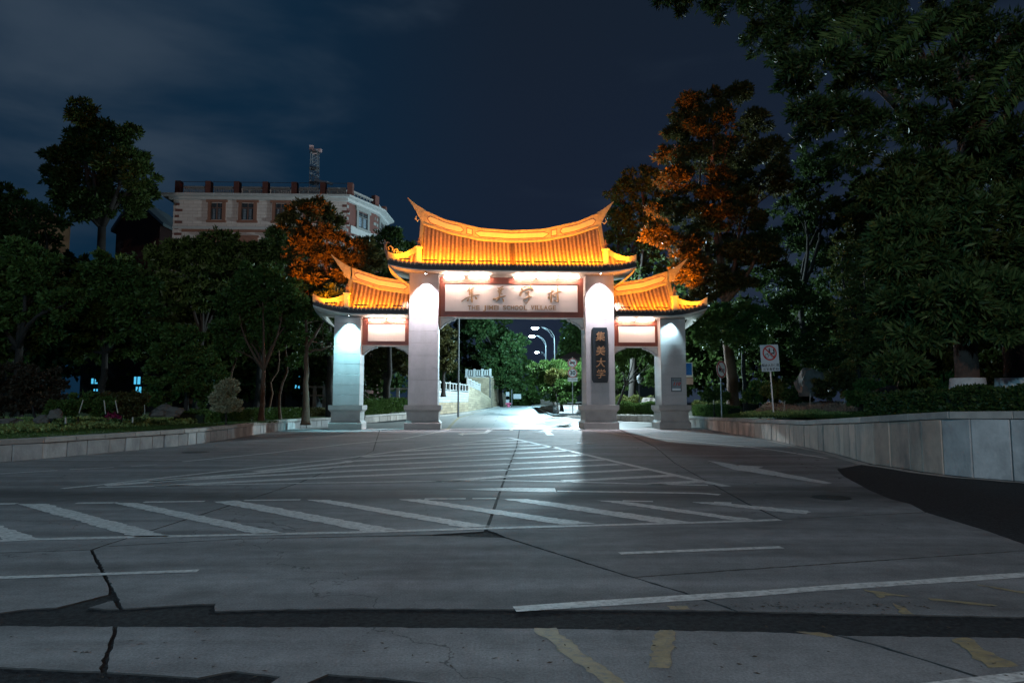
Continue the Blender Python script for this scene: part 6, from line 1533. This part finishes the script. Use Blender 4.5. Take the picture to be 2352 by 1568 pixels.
# big layered shrub and the cream one
tree('layered_shrub', 'big dark green layered shrub behind the rock on the left lawn', groundat(430, 33, .55), PB([(425, 770, 50, 24), (405, 805, 60, 24), (460, 815, 50, 26), (430, 845, 80, 28), (370, 865, 50, 24), (480, 865, 50, 30), (430, 890, 85, 26), (380, 910, 50, 22), (490, 905, 46, 26)], 33, .6, 12), 4200, 9, .16, .45, LF_MID, tr=.14, fork=.5, seed=13, cat='shrub', group='garden shrubs')
tree('cream_shrub', 'cream variegated egg shaped shrub beside the dark layered shrub', groundat(521, 31, .55), PB([(522, 895, 24, 22), (518, 915, 30, 24), (528, 930, 26, 18), (505, 930, 18, 18)], 31, .2, 13), 2200, 8, .10, .6, LF_PALE, tr=.05, seed=14, cat='shrub', group='garden shrubs', limbs=False)
tree('rose_shrub', 'straggly shrub with stakes behind the left flower bed', groundat(180, 27, .55), PB([(165, 930, 34, 24), (200, 920, 36, 26), (240, 935, 30, 22), (130, 940, 30, 20)], 27, .4, 14), 1900, 8, .11, .4, LF_MID, tr=.04, seed=15, cat='shrub', group='garden shrubs', limbs=False)
tree('rose_shrub', 'shrub with a few pink flowers right of the stakes on the left', groundat(280, 28, .55), PB([(270, 925, 34, 26), (300, 935, 34, 22), (318, 915, 20, 18), (250, 945, 26, 16)], 28, .4, 15), 1900, 8, .11, .4, LF_OLV, tr=.04, seed=16, cat='shrub', group='garden shrubs', limbs=False)
o = crown('pink_flowers', PB([(256, 953, 10, 6), (270, 958, 6, 4)], 27, .1, 16), 60, 6, .06, .8, LF_RED, None, (0, 0, 0), seed=17); tagp(o, 'small cluster of pink flowers at the foot of the shrub on the left', 'flowers')
tree('dark_shrub', 'dark reddish shrub at the far left edge by the rocks', groundat(90, 27, .55), PB([(30, 870, 60, 40), (90, 880, 60, 36), (60, 920, 80, 30), (130, 925, 40, 22), (0, 940, 60, 24)], 28, .5, 17), 2600, 8, .13, .4, leafmat('leaf_reddark', (.03, .028, .018), (.07, .05, .035)), tr=.06, seed=18, cat='shrub', group='garden shrubs', limbs=False)
# far dark wall of trees behind everything, left
for i, (px, py, rx, ry, Y) in enumerate([(60, 700, 150, 150, 64), (210, 700, 130, 140, 65), (360, 700, 130, 130, 61), (500, 730, 110, 120, 60), (640, 750, 110, 120, 61), (780, 760, 100, 120, 62), (880, 760, 80, 100, 84), (-80, 680, 130, 160, 76)]):
    tree('garden_tree', ['dark garden tree behind the left edge crown', 'dark garden tree behind the tall left tree', 'dark garden tree left of the stone building', 'dark garden tree under the left building windows', 'dark garden tree under the right building windows', 'dark garden tree behind the left side roof', 'dark garden tree glimpsed between roof and arch', 'dark garden tree past the left edge'][i],
         groundat(px, Y), PB([(px + dx*rx*.55, py + dy*ry*.62, rx*.55, ry*.42) for dx, dy in ((-.8, .9), (0, .9), (.8, .9), (-.9, 0), (0, .1), (.9, 0), (-.4, -.7), (.5, -.75), (0, 1.6), (-.9, 1.6), (.9, 1.6))], Y, 2, 40+i), 1250, 8, .55, .5, LF_DK, tr=.35, group='dark trees filling the garden behind', seed=50+i, inner=.35)

# ---- seen through the left side arch
tree('spreading_tree', 'gnarled spreading tree framed by the left side arch', (at(888, 924, 60).x, 60, hz(60)+.5), PB([(850, 815, 34, 18), (880, 800, 40, 18), (920, 810, 40, 20), (905, 835, 34, 14), (850, 840, 24, 12), (935, 845, 24, 18), (862, 870, 14, 10)], 59, 1, 60), 2200, 9, .24, .34, LF_OLV, tr=.42, group=BG, seed=61, trunk_top=at(888, 868, 60), bark=M_BARK)
# middle opening
tree('broadleaf_tree', 'tree hanging down at the left edge of the central arch', (at(1018, 924, 66).x, 66, hz(66)+2), PB([(1020, 770, 26, 24), (1032, 800, 20, 24), (1015, 830, 26, 26), (1035, 840, 12, 14), (1000, 770, 30, 40)], 65, .6, 61), 1700, 9, .24, .38, LF_OLV, tr=.2, group=BG, seed=62)
tree('street_tree', 'tall tree brightly lit by the street lamps behind the gate', (at(1150, 924, 108).x, 108, hz(108)), PB([(1120, 770, 44, 34), (1165, 790, 40, 30), (1130, 815, 42, 28), (1180, 820, 26, 26), (1155, 845, 36, 28), (1180, 860, 24, 26), (1150, 880, 34, 20), (1185, 895, 20, 18), (1100, 750, 44, 24)], 104, 2, 62), 4200, 8, .42, .5, leafmat('leaf_street', (.018, .045, .014), (.07, .11, .035), .3), tr=.35, group='street trees behind the gate', seed=63)
tree('street_tree', 'dark tree behind the flag pole in the central arch', (at(1085, 924, 120).x, 120, hz(120)), PB([(1060, 760, 60, 50), (1110, 740, 60, 40), (1050, 830, 60, 50), (1100, 860, 60, 50), (1030, 880, 50, 40)], 118, 3, 63), 2200, 8, .6, .5, LF_DK, tr=.35, group='street trees behind the gate', seed=64, inner=.35)
tree('street_tree', 'small lit tree at the far end of the street', (at(1195, 924, 150).x, 150, hz(150)), PB([(1195, 850, 26, 40), (1205, 890, 24, 26), (1180, 905, 22, 20), (1215, 915, 22, 14), (1230, 905, 20, 20), (1190, 925, 30, 12), (1225, 925, 30, 12)], 145, 3, 64), 1800, 8, .5, .5, LF_MID, tr=.3, group='street trees behind the gate', seed=65)
tree('bushy_tree', 'low bushy green tree below the street lamp poles in the arch', (at(1290, 924, 66).x, 66, hz(66)+.6), PB([(1240, 850, 26, 20), (1262, 842, 26, 18), (1290, 850, 34, 20), (1320, 850, 30, 22), (1245, 880, 22, 24), (1275, 880, 36, 26), (1310, 885, 34, 26), (1335, 880, 24, 30), (1262, 905, 18, 20), (1300, 915, 20, 14)], 64, 1.4, 65), 4600, 9, .20, .42, leafmat('leaf_bush', (.025, .06, .012), (.06, .11, .03), .3), tr=.16, group='street trees behind the gate', seed=66)
tree('bushy_tree', 'yellowish bush mound in front of the low bushy tree', (at(1282, 924, 60).x, 60, hz(60)+.6), PB([(1270, 862, 18, 12), (1285, 858, 20, 10), (1262, 872, 10, 10)], 60, .4, 66), 700, 9, .15, .42, LF_YG, tr=.05, group='street trees behind the gate', seed=67)
tree('street_tree', 'dark tree mass on the right of the street lamps in the arch', (at(1330, 924, 125).x, 125, hz(125)), PB([(1320, 745, 40, 34), (1350, 770, 40, 40), (1310, 790, 30, 30), (1340, 820, 50, 40), (1300, 830, 30, 30)], 124, 3, 69), 1600, 8, .6, .5, LF_DK, tr=.35, group='street trees behind the gate', seed=69, inner=.35)
# right side arch
tree('hanging_tree', 'leafy boughs hanging in the right side arch', (at(1420, 924, 52).x, 54, hz(54)+.5), PB([(1430, 810, 26, 14), (1455, 803, 30, 12), (1490, 806, 24, 10), (1418, 832, 14, 14), (1430, 845, 12, 8), (1500, 838, 14, 22), (1495, 870, 12, 14)], 52, .5, 67), 1300, 9, .24, .34, LF_MID, tr=.12, group=BG, seed=68)

# ---- right side
tree('tall_tree', 'tall tree right of the gate with its left edge lit orange by the roofs', groundat(1688, 48), PB([(1570, 255, 34, 20), (1625, 235, 50, 24), (1690, 222, 34, 22), (1712, 205, 10, 14), (1560, 300, 44, 30), (1640, 290, 66, 34), (1730, 285, 44, 30), (1545, 355, 36, 24), (1610, 360, 60, 36), (1700, 350, 66, 40), (1770, 345, 34, 34), (1560, 410, 50, 34), (1650, 430, 70, 40), (1750, 420, 60, 40), (1790, 395, 26, 26), (1540, 480, 44, 32), (1610, 500, 60, 36), (1700, 500, 66, 40), (1510, 535, 36, 24), (1570, 560, 50, 34), (1650, 580, 66, 40), (1740, 570, 60, 40), (1600, 630, 50, 34), (1680, 650, 60, 36), (1575, 600, 40, 30), (1620, 680, 40, 22)], 47, 1.4, 70),
     14000, 9, .30, .30, LF_OLV, tr=.44, fork=.35, bark=M_TRUNKR, group=BG, seed=71, clumps=11, crad=.36, flat=.5)
tree('broadleaf_tree', 'dark tree directly behind the right end of the main roof', groundat(1450, 62), PB([(1470, 415, 50, 30), (1430, 450, 30, 34), (1500, 450, 40, 30), (1420, 510, 34, 40), (1475, 510, 50, 44), (1430, 575, 50, 40), (1490, 590, 50, 44), (1450, 640, 60, 40), (1540, 650, 50, 50)], 62, 1.5, 72), 3200, 9, .34, .36, LF_DK, tr=.35, group=BG, seed=73)
tree('broadleaf_tree', 'dark tree between the orange lit tree and the leaning column of foliage', groundat(1850, 50), PB([(1885, 355, 50, 36), (1860, 400, 50, 40), (1920, 400, 40, 40), (1840, 470, 60, 50), (1900, 500, 50, 50), (1810, 560, 66, 50), (1870, 600, 60, 60), (1790, 650, 60, 50), (1850, 700, 60, 50), (1740, 720, 60, 40), (1800, 770, 70, 40), (1730, 800, 50, 30), (1870, 800, 50, 40)], 50, 1.8, 74), 5200, 9, .30, .34, LF_DK, tr=.3, group=BG, seed=75)
tree('broadleaf_tree', 'low green crown hanging before the trunks behind the no horn sign', groundat(1714, 44), PB([(1690, 720, 50, 26), (1640, 740, 40, 26), (1740, 735, 40, 28), (1670, 770, 40, 24), (1625, 785, 22, 22), (1715, 780, 40, 24), (1610, 760, 20, 30)], 43, .8, 76), 2300, 9, .24, .34, LF_MID, tr=.17, group=BG, seed=77, bark=M_BARK, trunk_top=at(1706, 800, 44))
tree('column_shrub', 'tall narrow column of fine yellowish foliage right of the pedicab sign', groundat(1975, 33, 1.0), PB([(1965, 500, 44, 30), (1945, 550, 34, 40), (1990, 560, 46, 50), (1940, 620, 30, 50), (1985, 640, 46, 60), (1960, 710, 34, 50), (1950, 780, 28, 50), (1985, 780, 40, 60), (1965, 850, 32, 40), (1960, 895, 36, 24)], 33, .5, 78), 6500, 9, .13, .42, LF_YG, tr=.14, group=BG, seed=79, clumps=16)
RB_ = PB([(2060, 440, 70, 36), (2160, 400, 80, 40), (2270, 380, 70, 40), (2340, 400, 50, 50), (2080, 520, 80, 40), (2180, 480, 80, 40), (2290, 480, 80, 50), (2050, 600, 60, 50), (2140, 590, 80, 50), (2250, 580, 80, 50), (2350, 600, 60, 60), (2080, 690, 70, 50), (2180, 690, 80, 50), (2290, 690, 80, 50), (2100, 770, 60, 30), (2200, 740, 80, 30), (2310, 750, 70, 30), (2060, 840, 50, 30), (2420, 500, 70, 100), (2420, 700, 70, 100), (2215, 640, 60, 60), (2230, 520, 60, 60)], 21.3, .8, 80)
tree('palmate_tree', 'large near tree on the right with star shaped drooping leaf whorls', (at(2330, 924, 25).x, 25, 1.25), RB_, 5200, 14, .33, .21, LF_PAL, tr=.42, group=BG, seed=81, spread=1.1, droop=.12, clumps=12, flat=.45, bark=M_BARK, inner=.35, trunk_top=at(2320, 640, 25.5), limbs=False)
RO = PB([(1530, -18, 46, 20), (1600, -8, 60, 26), (1670, 10, 60, 34), (1760, 20, 60, 50), (1740, 80, 34, 24), (1830, 70, 70, 50), (1780, 120, 40, 26), (1880, 150, 80, 46), (1830, 195, 56, 34), (1950, 50, 80, 60), (1990, 160, 80, 50), (1850, 255, 60, 34), (1930, 260, 70, 40), (1860, 300, 44, 20), (2060, 90, 80, 60), (2100, 200, 80, 50), (2020, 290, 70, 36), (2180, 60, 80, 60), (2200, 160, 80, 60), (2120, 300, 80, 40), (2300, 80, 80, 60), (2310, 190, 80, 60), (2230, 290, 80, 50), (2340, 310, 60, 50), (1900, -20, 80, 40), (2060, -20, 80, 40), (2220, -20, 80, 40), (2420, 100, 80, 120), (1980, 350, 50, 30), (2080, 380, 60, 30)], 21, 1.6, 82)
ov = tree('overhanging_tree', 'huge tree whose branches hang over the top right corner, white banded trunk', (at(2225, 924, 23).x, 23, 1.15), RO, 6200, 11, .24, .22, LF_OV, tr=.40, group=BG, seed=83, spread=.8, droop=.25, clumps=12, flat=.5, bark=mat('dull_red_bark', (.085, .05, .038), .9, .3, 4, 1.0, 12), inner=.25, trunk_top=at(2215, 430, 22.5))
# larger feathery fronds near the lens in the corner
rg = np.random.RandomState(5); P0 = []; P1 = []; WW = []
for (x0, y0, x1, y1) in ((1985, 22, 1860, 105), (2010, 40, 1900, 85), (2060, 20, 1960, 70), (2350, 110, 2240, 250), (2352, 180, 2250, 300), (2120, 60, 2010, 130), (2150, 20, 2060, 90), (2240, 30, 2130, 110)):
    a_, c_ = at(x0, y0, 13.5), at(x1, y1, 13.0); a_, c_ = np.array(a_), np.array(c_); ax = (c_-a_)/np.linalg.norm(c_-a_); sd = np.cross(ax, [0, -1, .3]); sd /= np.linalg.norm(sd)
    for k in range(26):
        t = k/25; p = a_ + (c_-a_)*t; p[2] -= .25*t*t
        for s_ in (-1, 1):
            L = .30*math.sin(PI*min(1, t*.85 + .12)) + .05; d = ax*.8 + sd*s_*.9 + rg.normal(size=3)*.08; d /= np.linalg.norm(d); P0.append(p); P1.append(p + d*L); WW.append(L*.16)
o_ = np.array(ov.location); me = leaf_mesh('frond_leaves', np.array(P0) - o_, np.array(P1) - o_, np.array(WW), LF_DK, seed=6); link('frond_leaves', me, None, ov)
# limewashed trunk bands
for px, Y, tr_, lb in ((2225, 23, .46, 'a'), (2345, 25, .49, 'b')):
    host = ov if lb == 'a' else bpy.data.objects['palmate_tree']
    b = MB(); z0 = .0; z1 = at(px, 868, Y).z - host.location.z
    b.tube([(0, 0, -.2), (0, 0, z1*.5), (.0, 0, z1)], [tr_*1.36, tr_*1.26, tr_*1.12], 14); b.build('limewash_band', M_LIME, host, smooth=True)
# dark backing trees on the right
for i, (px, py, rx, ry, Y) in enumerate([(1620, 800, 110, 110, 66), (1800, 780, 120, 120, 62), (1960, 740, 120, 140, 56), (2130, 700, 150, 160, 44), (2330, 680, 160, 170, 42), (1420, 820, 90, 90, 74), (1520, 760, 90, 110, 80), (2050, 500, 120, 120, 48)]):
    tree('garden_tree', ['dark garden tree behind the orange lit tree', 'dark garden tree behind the no horn sign', 'dark garden tree behind the narrow foliage column', 'dark garden tree behind the white banded trunk', 'dark garden tree at the right edge', 'dark garden tree filling the right side arch', 'dark garden tree behind the right side roof', 'dark garden tree above the foliage column'][i],
         groundat(px, Y), PB([(px + dx*rx*.55, py + dy*ry*.62, rx*.55, ry*.42) for dx, dy in ((-.8, .9), (0, .9), (.8, .9), (-.9, 0), (0, .1), (.9, 0), (-.4, -.7), (.5, -.75))], Y, 1.5, 90+i), 1500, 8, .45, .5, LF_DK, tr=.3, group='dark trees filling the garden behind', seed=100+i, inner=.35)
for i, (px, lb) in enumerate([(2130, 'low dark bush mass far behind the white banded trunk'), (2300, 'low dark bush mass between the two white banded trunks'), (2400, 'low dark bush mass at the right edge behind the hedge')]):
    tree('garden_tree', lb, groundat(px, 38), PB([(px - 50, 890, 60, 40), (px + 40, 880, 60, 45), (px, 840, 70, 40), (px + 10, 910, 80, 30)], 38, .8, 140+i), 1500, 8, .34, .5, LF_DK, tr=.2, group='dark trees filling the garden behind', seed=150+i, inner=.4)
tree('bank_shrub', 'pale rounded bush behind the leaning pedicab sign', groundat(1785, 34, .8), PB([(1785, 890, 22, 16), (1765, 900, 18, 14), (1795, 908, 20, 12)], 34, .2, 110), 1000, 8, .11, .55, LF_YG, tr=.05, seed=111, cat='shrub', group='garden shrubs', limbs=False)
for i, (px, py, rx, ry, Y, m, lb) in enumerate([(1745, 900, 36, 26, 36, LF_MID, 'dark green bush left of the pale rounded bush'), (1830, 905, 30, 22, 34, LF_DK, 'dark bush between the pale bush and the tall standing rock'), (1925, 880, 50, 36, 31, LF_OLV, 'loose reddish green shrub with stakes on the right bank'), (2000, 900, 50, 34, 28, LF_MID, 'green shrub behind the low rock on the right bank'), (1640, 905, 36, 20, 46, LF_MID, 'dark low shrub behind the clipped hedge beside the outer pillar'), (1900, 830, 50, 40, 36, LF_DK, 'tall dark shrub in the shade behind the standing rock'), (2110, 850, 60, 40, 27, LF_DK, 'dark shrub left of the white banded trunk'), (2160, 880, 40, 30, 25, LF_MID, 'drooping green shrub at the foot of the white banded trunk')]):
    tree('bank_shrub', lb, groundat(px, Y, .8), PB([(px-rx*.5, py+ry*.3, rx*.6, ry*.6), (px+rx*.5, py+ry*.3, rx*.6, ry*.6), (px, py-ry*.3, rx*.7, ry*.6)], Y, .3, 120+i), 1300, 8, .13, .42, m, tr=.05, seed=130+i, cat='shrub', group='garden shrubs', limbs=False)

# ---- hedges, ground cover, grass (leaf masses)
def mass(name, label, boxes, n, L, wr, m, seed, k=5, spread=.8, kind='stuff', cat=None):
    """boxes: list of (corner A, corner B, depth, height): strip of foliage along A-B standing on its base."""
    rg = np.random.RandomState(seed); pos = []; ax = []
    lens = [((Vector(q[1])-Vector(q[0])).length + .01)*(q[2]+q[3]) for q in boxes]; tot = sum(lens)
    for q, ln in zip(boxes, lens):
        a, c, dep, h = np.array(q[0]), np.array(q[1]), q[2], q[3]; nn = max(10, int(n*ln/tot)); t = rg.rand(nn, 1); d = c - a; pr = np.array([-d[1], d[0], 0]); pr /= np.linalg.norm(pr) + 1e-9
        if np.dot(pr, (a + c)/2) < 0: pr = -pr
        f = rg.rand(nn); face = rg.rand(nn) < h/(h+dep)
        y = np.where(face, rg.rand(nn)*.12, rg.rand(nn)*dep); z = np.where(face, rg.rand(nn)*h, h*(1 - rg.rand(nn)*.10))
        bump = 1 + .13*np.sin(t[:, 0]*ln*1.3 + y*2.1) + rg.normal(size=nn)*.05; z = z*bump
        pos.append(a + d*t + pr*y[:, None] + np.array([0, 0, 1])*z[:, None] + rg.normal(size=(nn, 3))*.025)
        A_ = np.where(face[:, None], -pr*.8 + np.array([0, 0, .5]), np.array([[0, 0, 1.0]])) + rg.normal(size=(nn, 3))*.3; ax.append(A_)
    pos = np.concatenate(pos); ax = np.concatenate(ax); ax /= np.linalg.norm(ax, axis=1, keepdims=True)
    b0, t0_, LL = sprays(pos, ax, k, L, spread, 0, rg); org = pos.mean(0)
    me = leaf_mesh(name, b0 - org, t0_ - org, LL*wr, m, seed=seed); LEAVES[0] += len(b0)
    o = link(name, me, None, None, tuple(org)); tagp(o, label, cat, None, kind)
    # woody core so the hedge is not see-through
    return o
def hedge(name, label, pts, dep, h, n, L, m, seed):
    root = empty(name, pts[0], 0, label, 'hedge', 'hedges in the beds'); bx = [(pts[i], pts[i+1], dep, h) for i in range(len(pts)-1)]
    o = mass('foliage', None, bx, n, L, .5, m, seed, kind=None)
    o.parent = root; o.location = Vector(o.location) - Vector(pts[0])
    b = MB()
    for p, q, d_, h_ in bx:
        p, q = Vector(p), Vector(q); d = q - p; pr = Vector((-d.y, d.x, 0)).normalized(); pr = -pr if pr.dot((p+q)/2) < 0 else pr
        P = Vector(pts[0]); b.extr([p + pr*.08 - P, q + pr*.08 - P, q + pr*(d_-.1) - P, p + pr*(d_-.1) - P], (0, 0, h_*.88))
    b.build('twiggy_core', mat('hedge_core', (.012, .018, .008), .95, .3, 8), root)
def Lz(px, py, z): p = gp(px, py, z); return (p.x, p.y, z)
hedge('hedge', 'long dark hedge on the left bank between the rock and the forked tree', [Lz(470, 975, .55), Lz(570, 968, .55), Lz(650, 962.5, .55), Lz(690, 960, .55)], 1.6, .55, 5200, .12, LF_MID, 201)
hedge('hedge', 'hedge end beside the left outer pillar', [Lz(680, 959, .55), Lz(765, 955, .55)], 1.2, .5, 2000, .13, LF_OLV, 202)
hedge('hedge', 'hedge on the wall seen through the left side arch', [tuple(LB[0][0] + Vector((-.2, .5, .6))), tuple(LB[1][0] + Vector((0, .5, .7)))], 1.6, .9, 3000, .16, LF_MID, 203)
hedge('hedge', 'clipped hedge on the wall seen through the right side arch', [tuple(RW0[0][0] + Vector((.2, .5, .58))), tuple(RW0[1][0] + Vector((.3, .5, .6)))], .9, .75, 2600, .15, LF_MID, 204)
hedge('hedge', 'flat topped pale green hedge further back in the right side arch', [tuple(RW0[0][0] + Vector((0, 6, .6))), tuple(RW0[1][0] + Vector((0, 6, .6)))], 2.0, 1.25, 1700, .16, LF_YG, 205)
hedge('hedge', 'clipped hedge right of the outer pillar below the no horn sign', [Lz(1592, 954, .64), Lz(1640, 956, .66), Lz(1672, 956.5, .68)], 1.0, .62, 3000, .13, LF_MID, 206)
hedge('hedge', 'lighter flat hedge behind the clipped hedge near the no horn sign', [Lz(1590, 951, .64), Lz(1700, 952, .68), Lz(1740, 950, .7)], 2.2, .95, 2600, .13, LF_YG, 207)
def atw(px, py, Y): p = at(px, py, Y); return (p.x, p.y, p.z)
hedge('hedge', 'big untrimmed dark hedge above the tall slab wall on the right', [atw(1985, 955, 23.5), atw(2090, 956, 20.5), atw(2200, 954, 18.5), atw(2360, 950, 16.8), atw(2500, 950, 16)], 2.2, .62, 7500, .12, LF_DK, 208)
# ground covers
def cover(name, label, quad, n, L, m, seed, h=.15, kind='stuff', wr=.5, k=5):
    rg = np.random.RandomState(seed); Q = [np.array(q) for q in quad]; s = rg.rand(n, 1); t = rg.rand(n, 1)
    P = (Q[0]*(1-s) + Q[1]*s)*(1-t) + (Q[3]*(1-s) + Q[2]*s)*t; bump = (.5 + .5*np.sin(P[:, 0]*2.3 + np.sin(P[:, 1]*1.7)*2))*.6 + .4
    P[:, 2] += h*rg.rand(n)**.6*bump; ax = np.array([[0, 0, 1.0]]) + rg.normal(size=(n, 3))*.5; ax /= np.linalg.norm(ax, axis=1, keepdims=True)
    b0, t0_, LL = sprays(P, ax, k, L, .7, 0, rg); org = P.mean(0); me = leaf_mesh(name, b0 - org, t0_ - org, LL*wr, m, seed=seed); LEAVES[0] += len(b0)
    o = link(name, me, None, None, tuple(org)); tagp(o, label, None, None, kind); return o
cover('flower_bed', 'pale green low flower cover along the left bank', [Lz(-150, 1010, .56), Lz(480, 973, .56), Lz(480, 965, .56), Lz(-150, 968, .56)], 9000, .10, LF_BED, 301, .28)
cover('grass', 'short grass strip between flower cover and wall coping on the left', [Lz(-200, 1026, .55), Lz(640, 969, .55), Lz(480, 971, .55), Lz(-200, 1002, .55)], 12000, .07, LF_MID, 302, .04, wr=.2)
def onbank(px, py, Y): return atw(px, py, Y)
cover('flower_bed', 'pinkish brown ground cover behind the right lawn', [atw(1735, 953, 33), atw(1965, 951, 27), atw(1965, 934, 31), atw(1760, 934, 38)], 8000, .11, LF_PK, 303, .22)
cover('flower_bed', 'yellow green ground cover in front of the pinkish one', [atw(1700, 955, 34), atw(1800, 955, 30), atw(1960, 955, 26), atw(1760, 944, 34)], 3500, .10, LF_BED, 304, .14)
cover('grass', 'dark lawn strip around the leaning sign', [atw(1660, 957, 36), atw(1990, 960, 24.5), atw(1990, 950, 26.5), atw(1700, 952, 35)], 15000, .08, LF_MID, 305, .05, wr=.2)
# rocks
def rock(px, py, rx, ry, Y, label, seed, m=None):
    r_ = random.Random(seed); c = at(px, py, Y); s = Y/F; root = None
    bm = bmesh.new(); bmesh.ops.create_icosphere(bm, subdivisions=3, radius=1.0)
    from mathutils import noise
    for v in bm.verts:
        n_ = noise.noise(v.co*1.3 + Vector((seed, 0, 0)))*.45 + noise.noise(v.co*3.4 + Vector((seed, 5, 0)))*.18; q = v.co*(1 + n_); q.z = max(q.z, -.5); v.co = Vector((q.x*rx*s, q.y*rx*s*.8, q.z*ry*s))
    me = bpy.data.meshes.new('garden_rock'); bm.to_mesh(me); bm.free(); me.materials.append(m or M_ROCK)
    o = link('garden_rock', me, None, None, tuple(c)); tagp(o, label, 'rock', 'garden rocks'); return o
rock(380, 948, 34, 18, 28.5, 'broad pale rock at the left end of the long hedge', 1); rock(222/1, 2000, 1, 1, 28, 'x', 9) if False else None
rock(222, 946, 14, 18, 27, 'upright rock left of the pink flower shrub', 2) if False else None
rock(128, 953, 16, 14, 25, 'smaller rock at the right of the pair by the left flower bed', 3); rock(98, 965, 18, 12, 25.5, 'low rock at the left of the pair by the left flower bed', 4); rock(20, 968, 26, 8, 26, 'flat dark rock at the left edge behind the flower bed', 5)
rock(1866, 890, 34, 40, 33, 'tall standing dark boulder in the shade on the right bank', 6); rock(2040, 915, 40, 26, 24, 'rounded brown rock poking above the right hedge', 7); rock(1492, 930, 28, 16, 58, 'pale boulder behind the hedge in the right side arch', 8)
# little stakes and garden spikes
def stakes(lst, label):
    for i, (x0, y0, x1, y1, Y, r0) in enumerate(lst):
        a_, c_ = at(x0, y0, Y), at(x1, y1, Y); t = MB(); t.tube([(0, 0, -.1), c_ - a_], r0, 5); o = t.build('garden_stake', mat('pale_stake', (.45, .42, .36), .7), loc=tuple(a_)); tagp(o, label[i], 'stake', 'garden stakes')
stakes([(424/1.74*.0 + 318/1, 944, 321, 936, 26, .02)], ['stub']) if False else None
stakes([(182, 942, 191, 918, 26, .018), (243, 944, 239, 919, 26.5, .018), (271, 942, 265, 919, 26.5, .018), (151, 966, 151, 958, 24.5, .03), (305, 964, 305, 957.5, 26, .03), (333, 945, 332, 929, 26.5, .012), (1800, 938, 1803, 920, 30, .012), (1860/1, 925, 1861, 903, 31, .014), (1938, 922, 1945, 893, 28, .014), (2060, 882, 2070, 856, 24, .014), (1639, 925, 1639, 918, 42, .03)],
       ['leaning thin stake left of the pale upright stake on the left', 'pale upright stake left of the pink flowers', 'pale leaning stake right of the pink flowers', 'short white peg at the left part of the flower bed', 'short white peg at the middle of the flower bed', 'tiny stake at the right end of the shrub on the left', 'thin stake beside the pinkish cover on the right', 'thin stake standing on the right bank shrub', 'thin leaning stake right of the standing boulder', 'thin stake near the white banded trunk', 'white peg behind the hedge near the outer pillar'])
print('LEAVES', LEAVES[0])
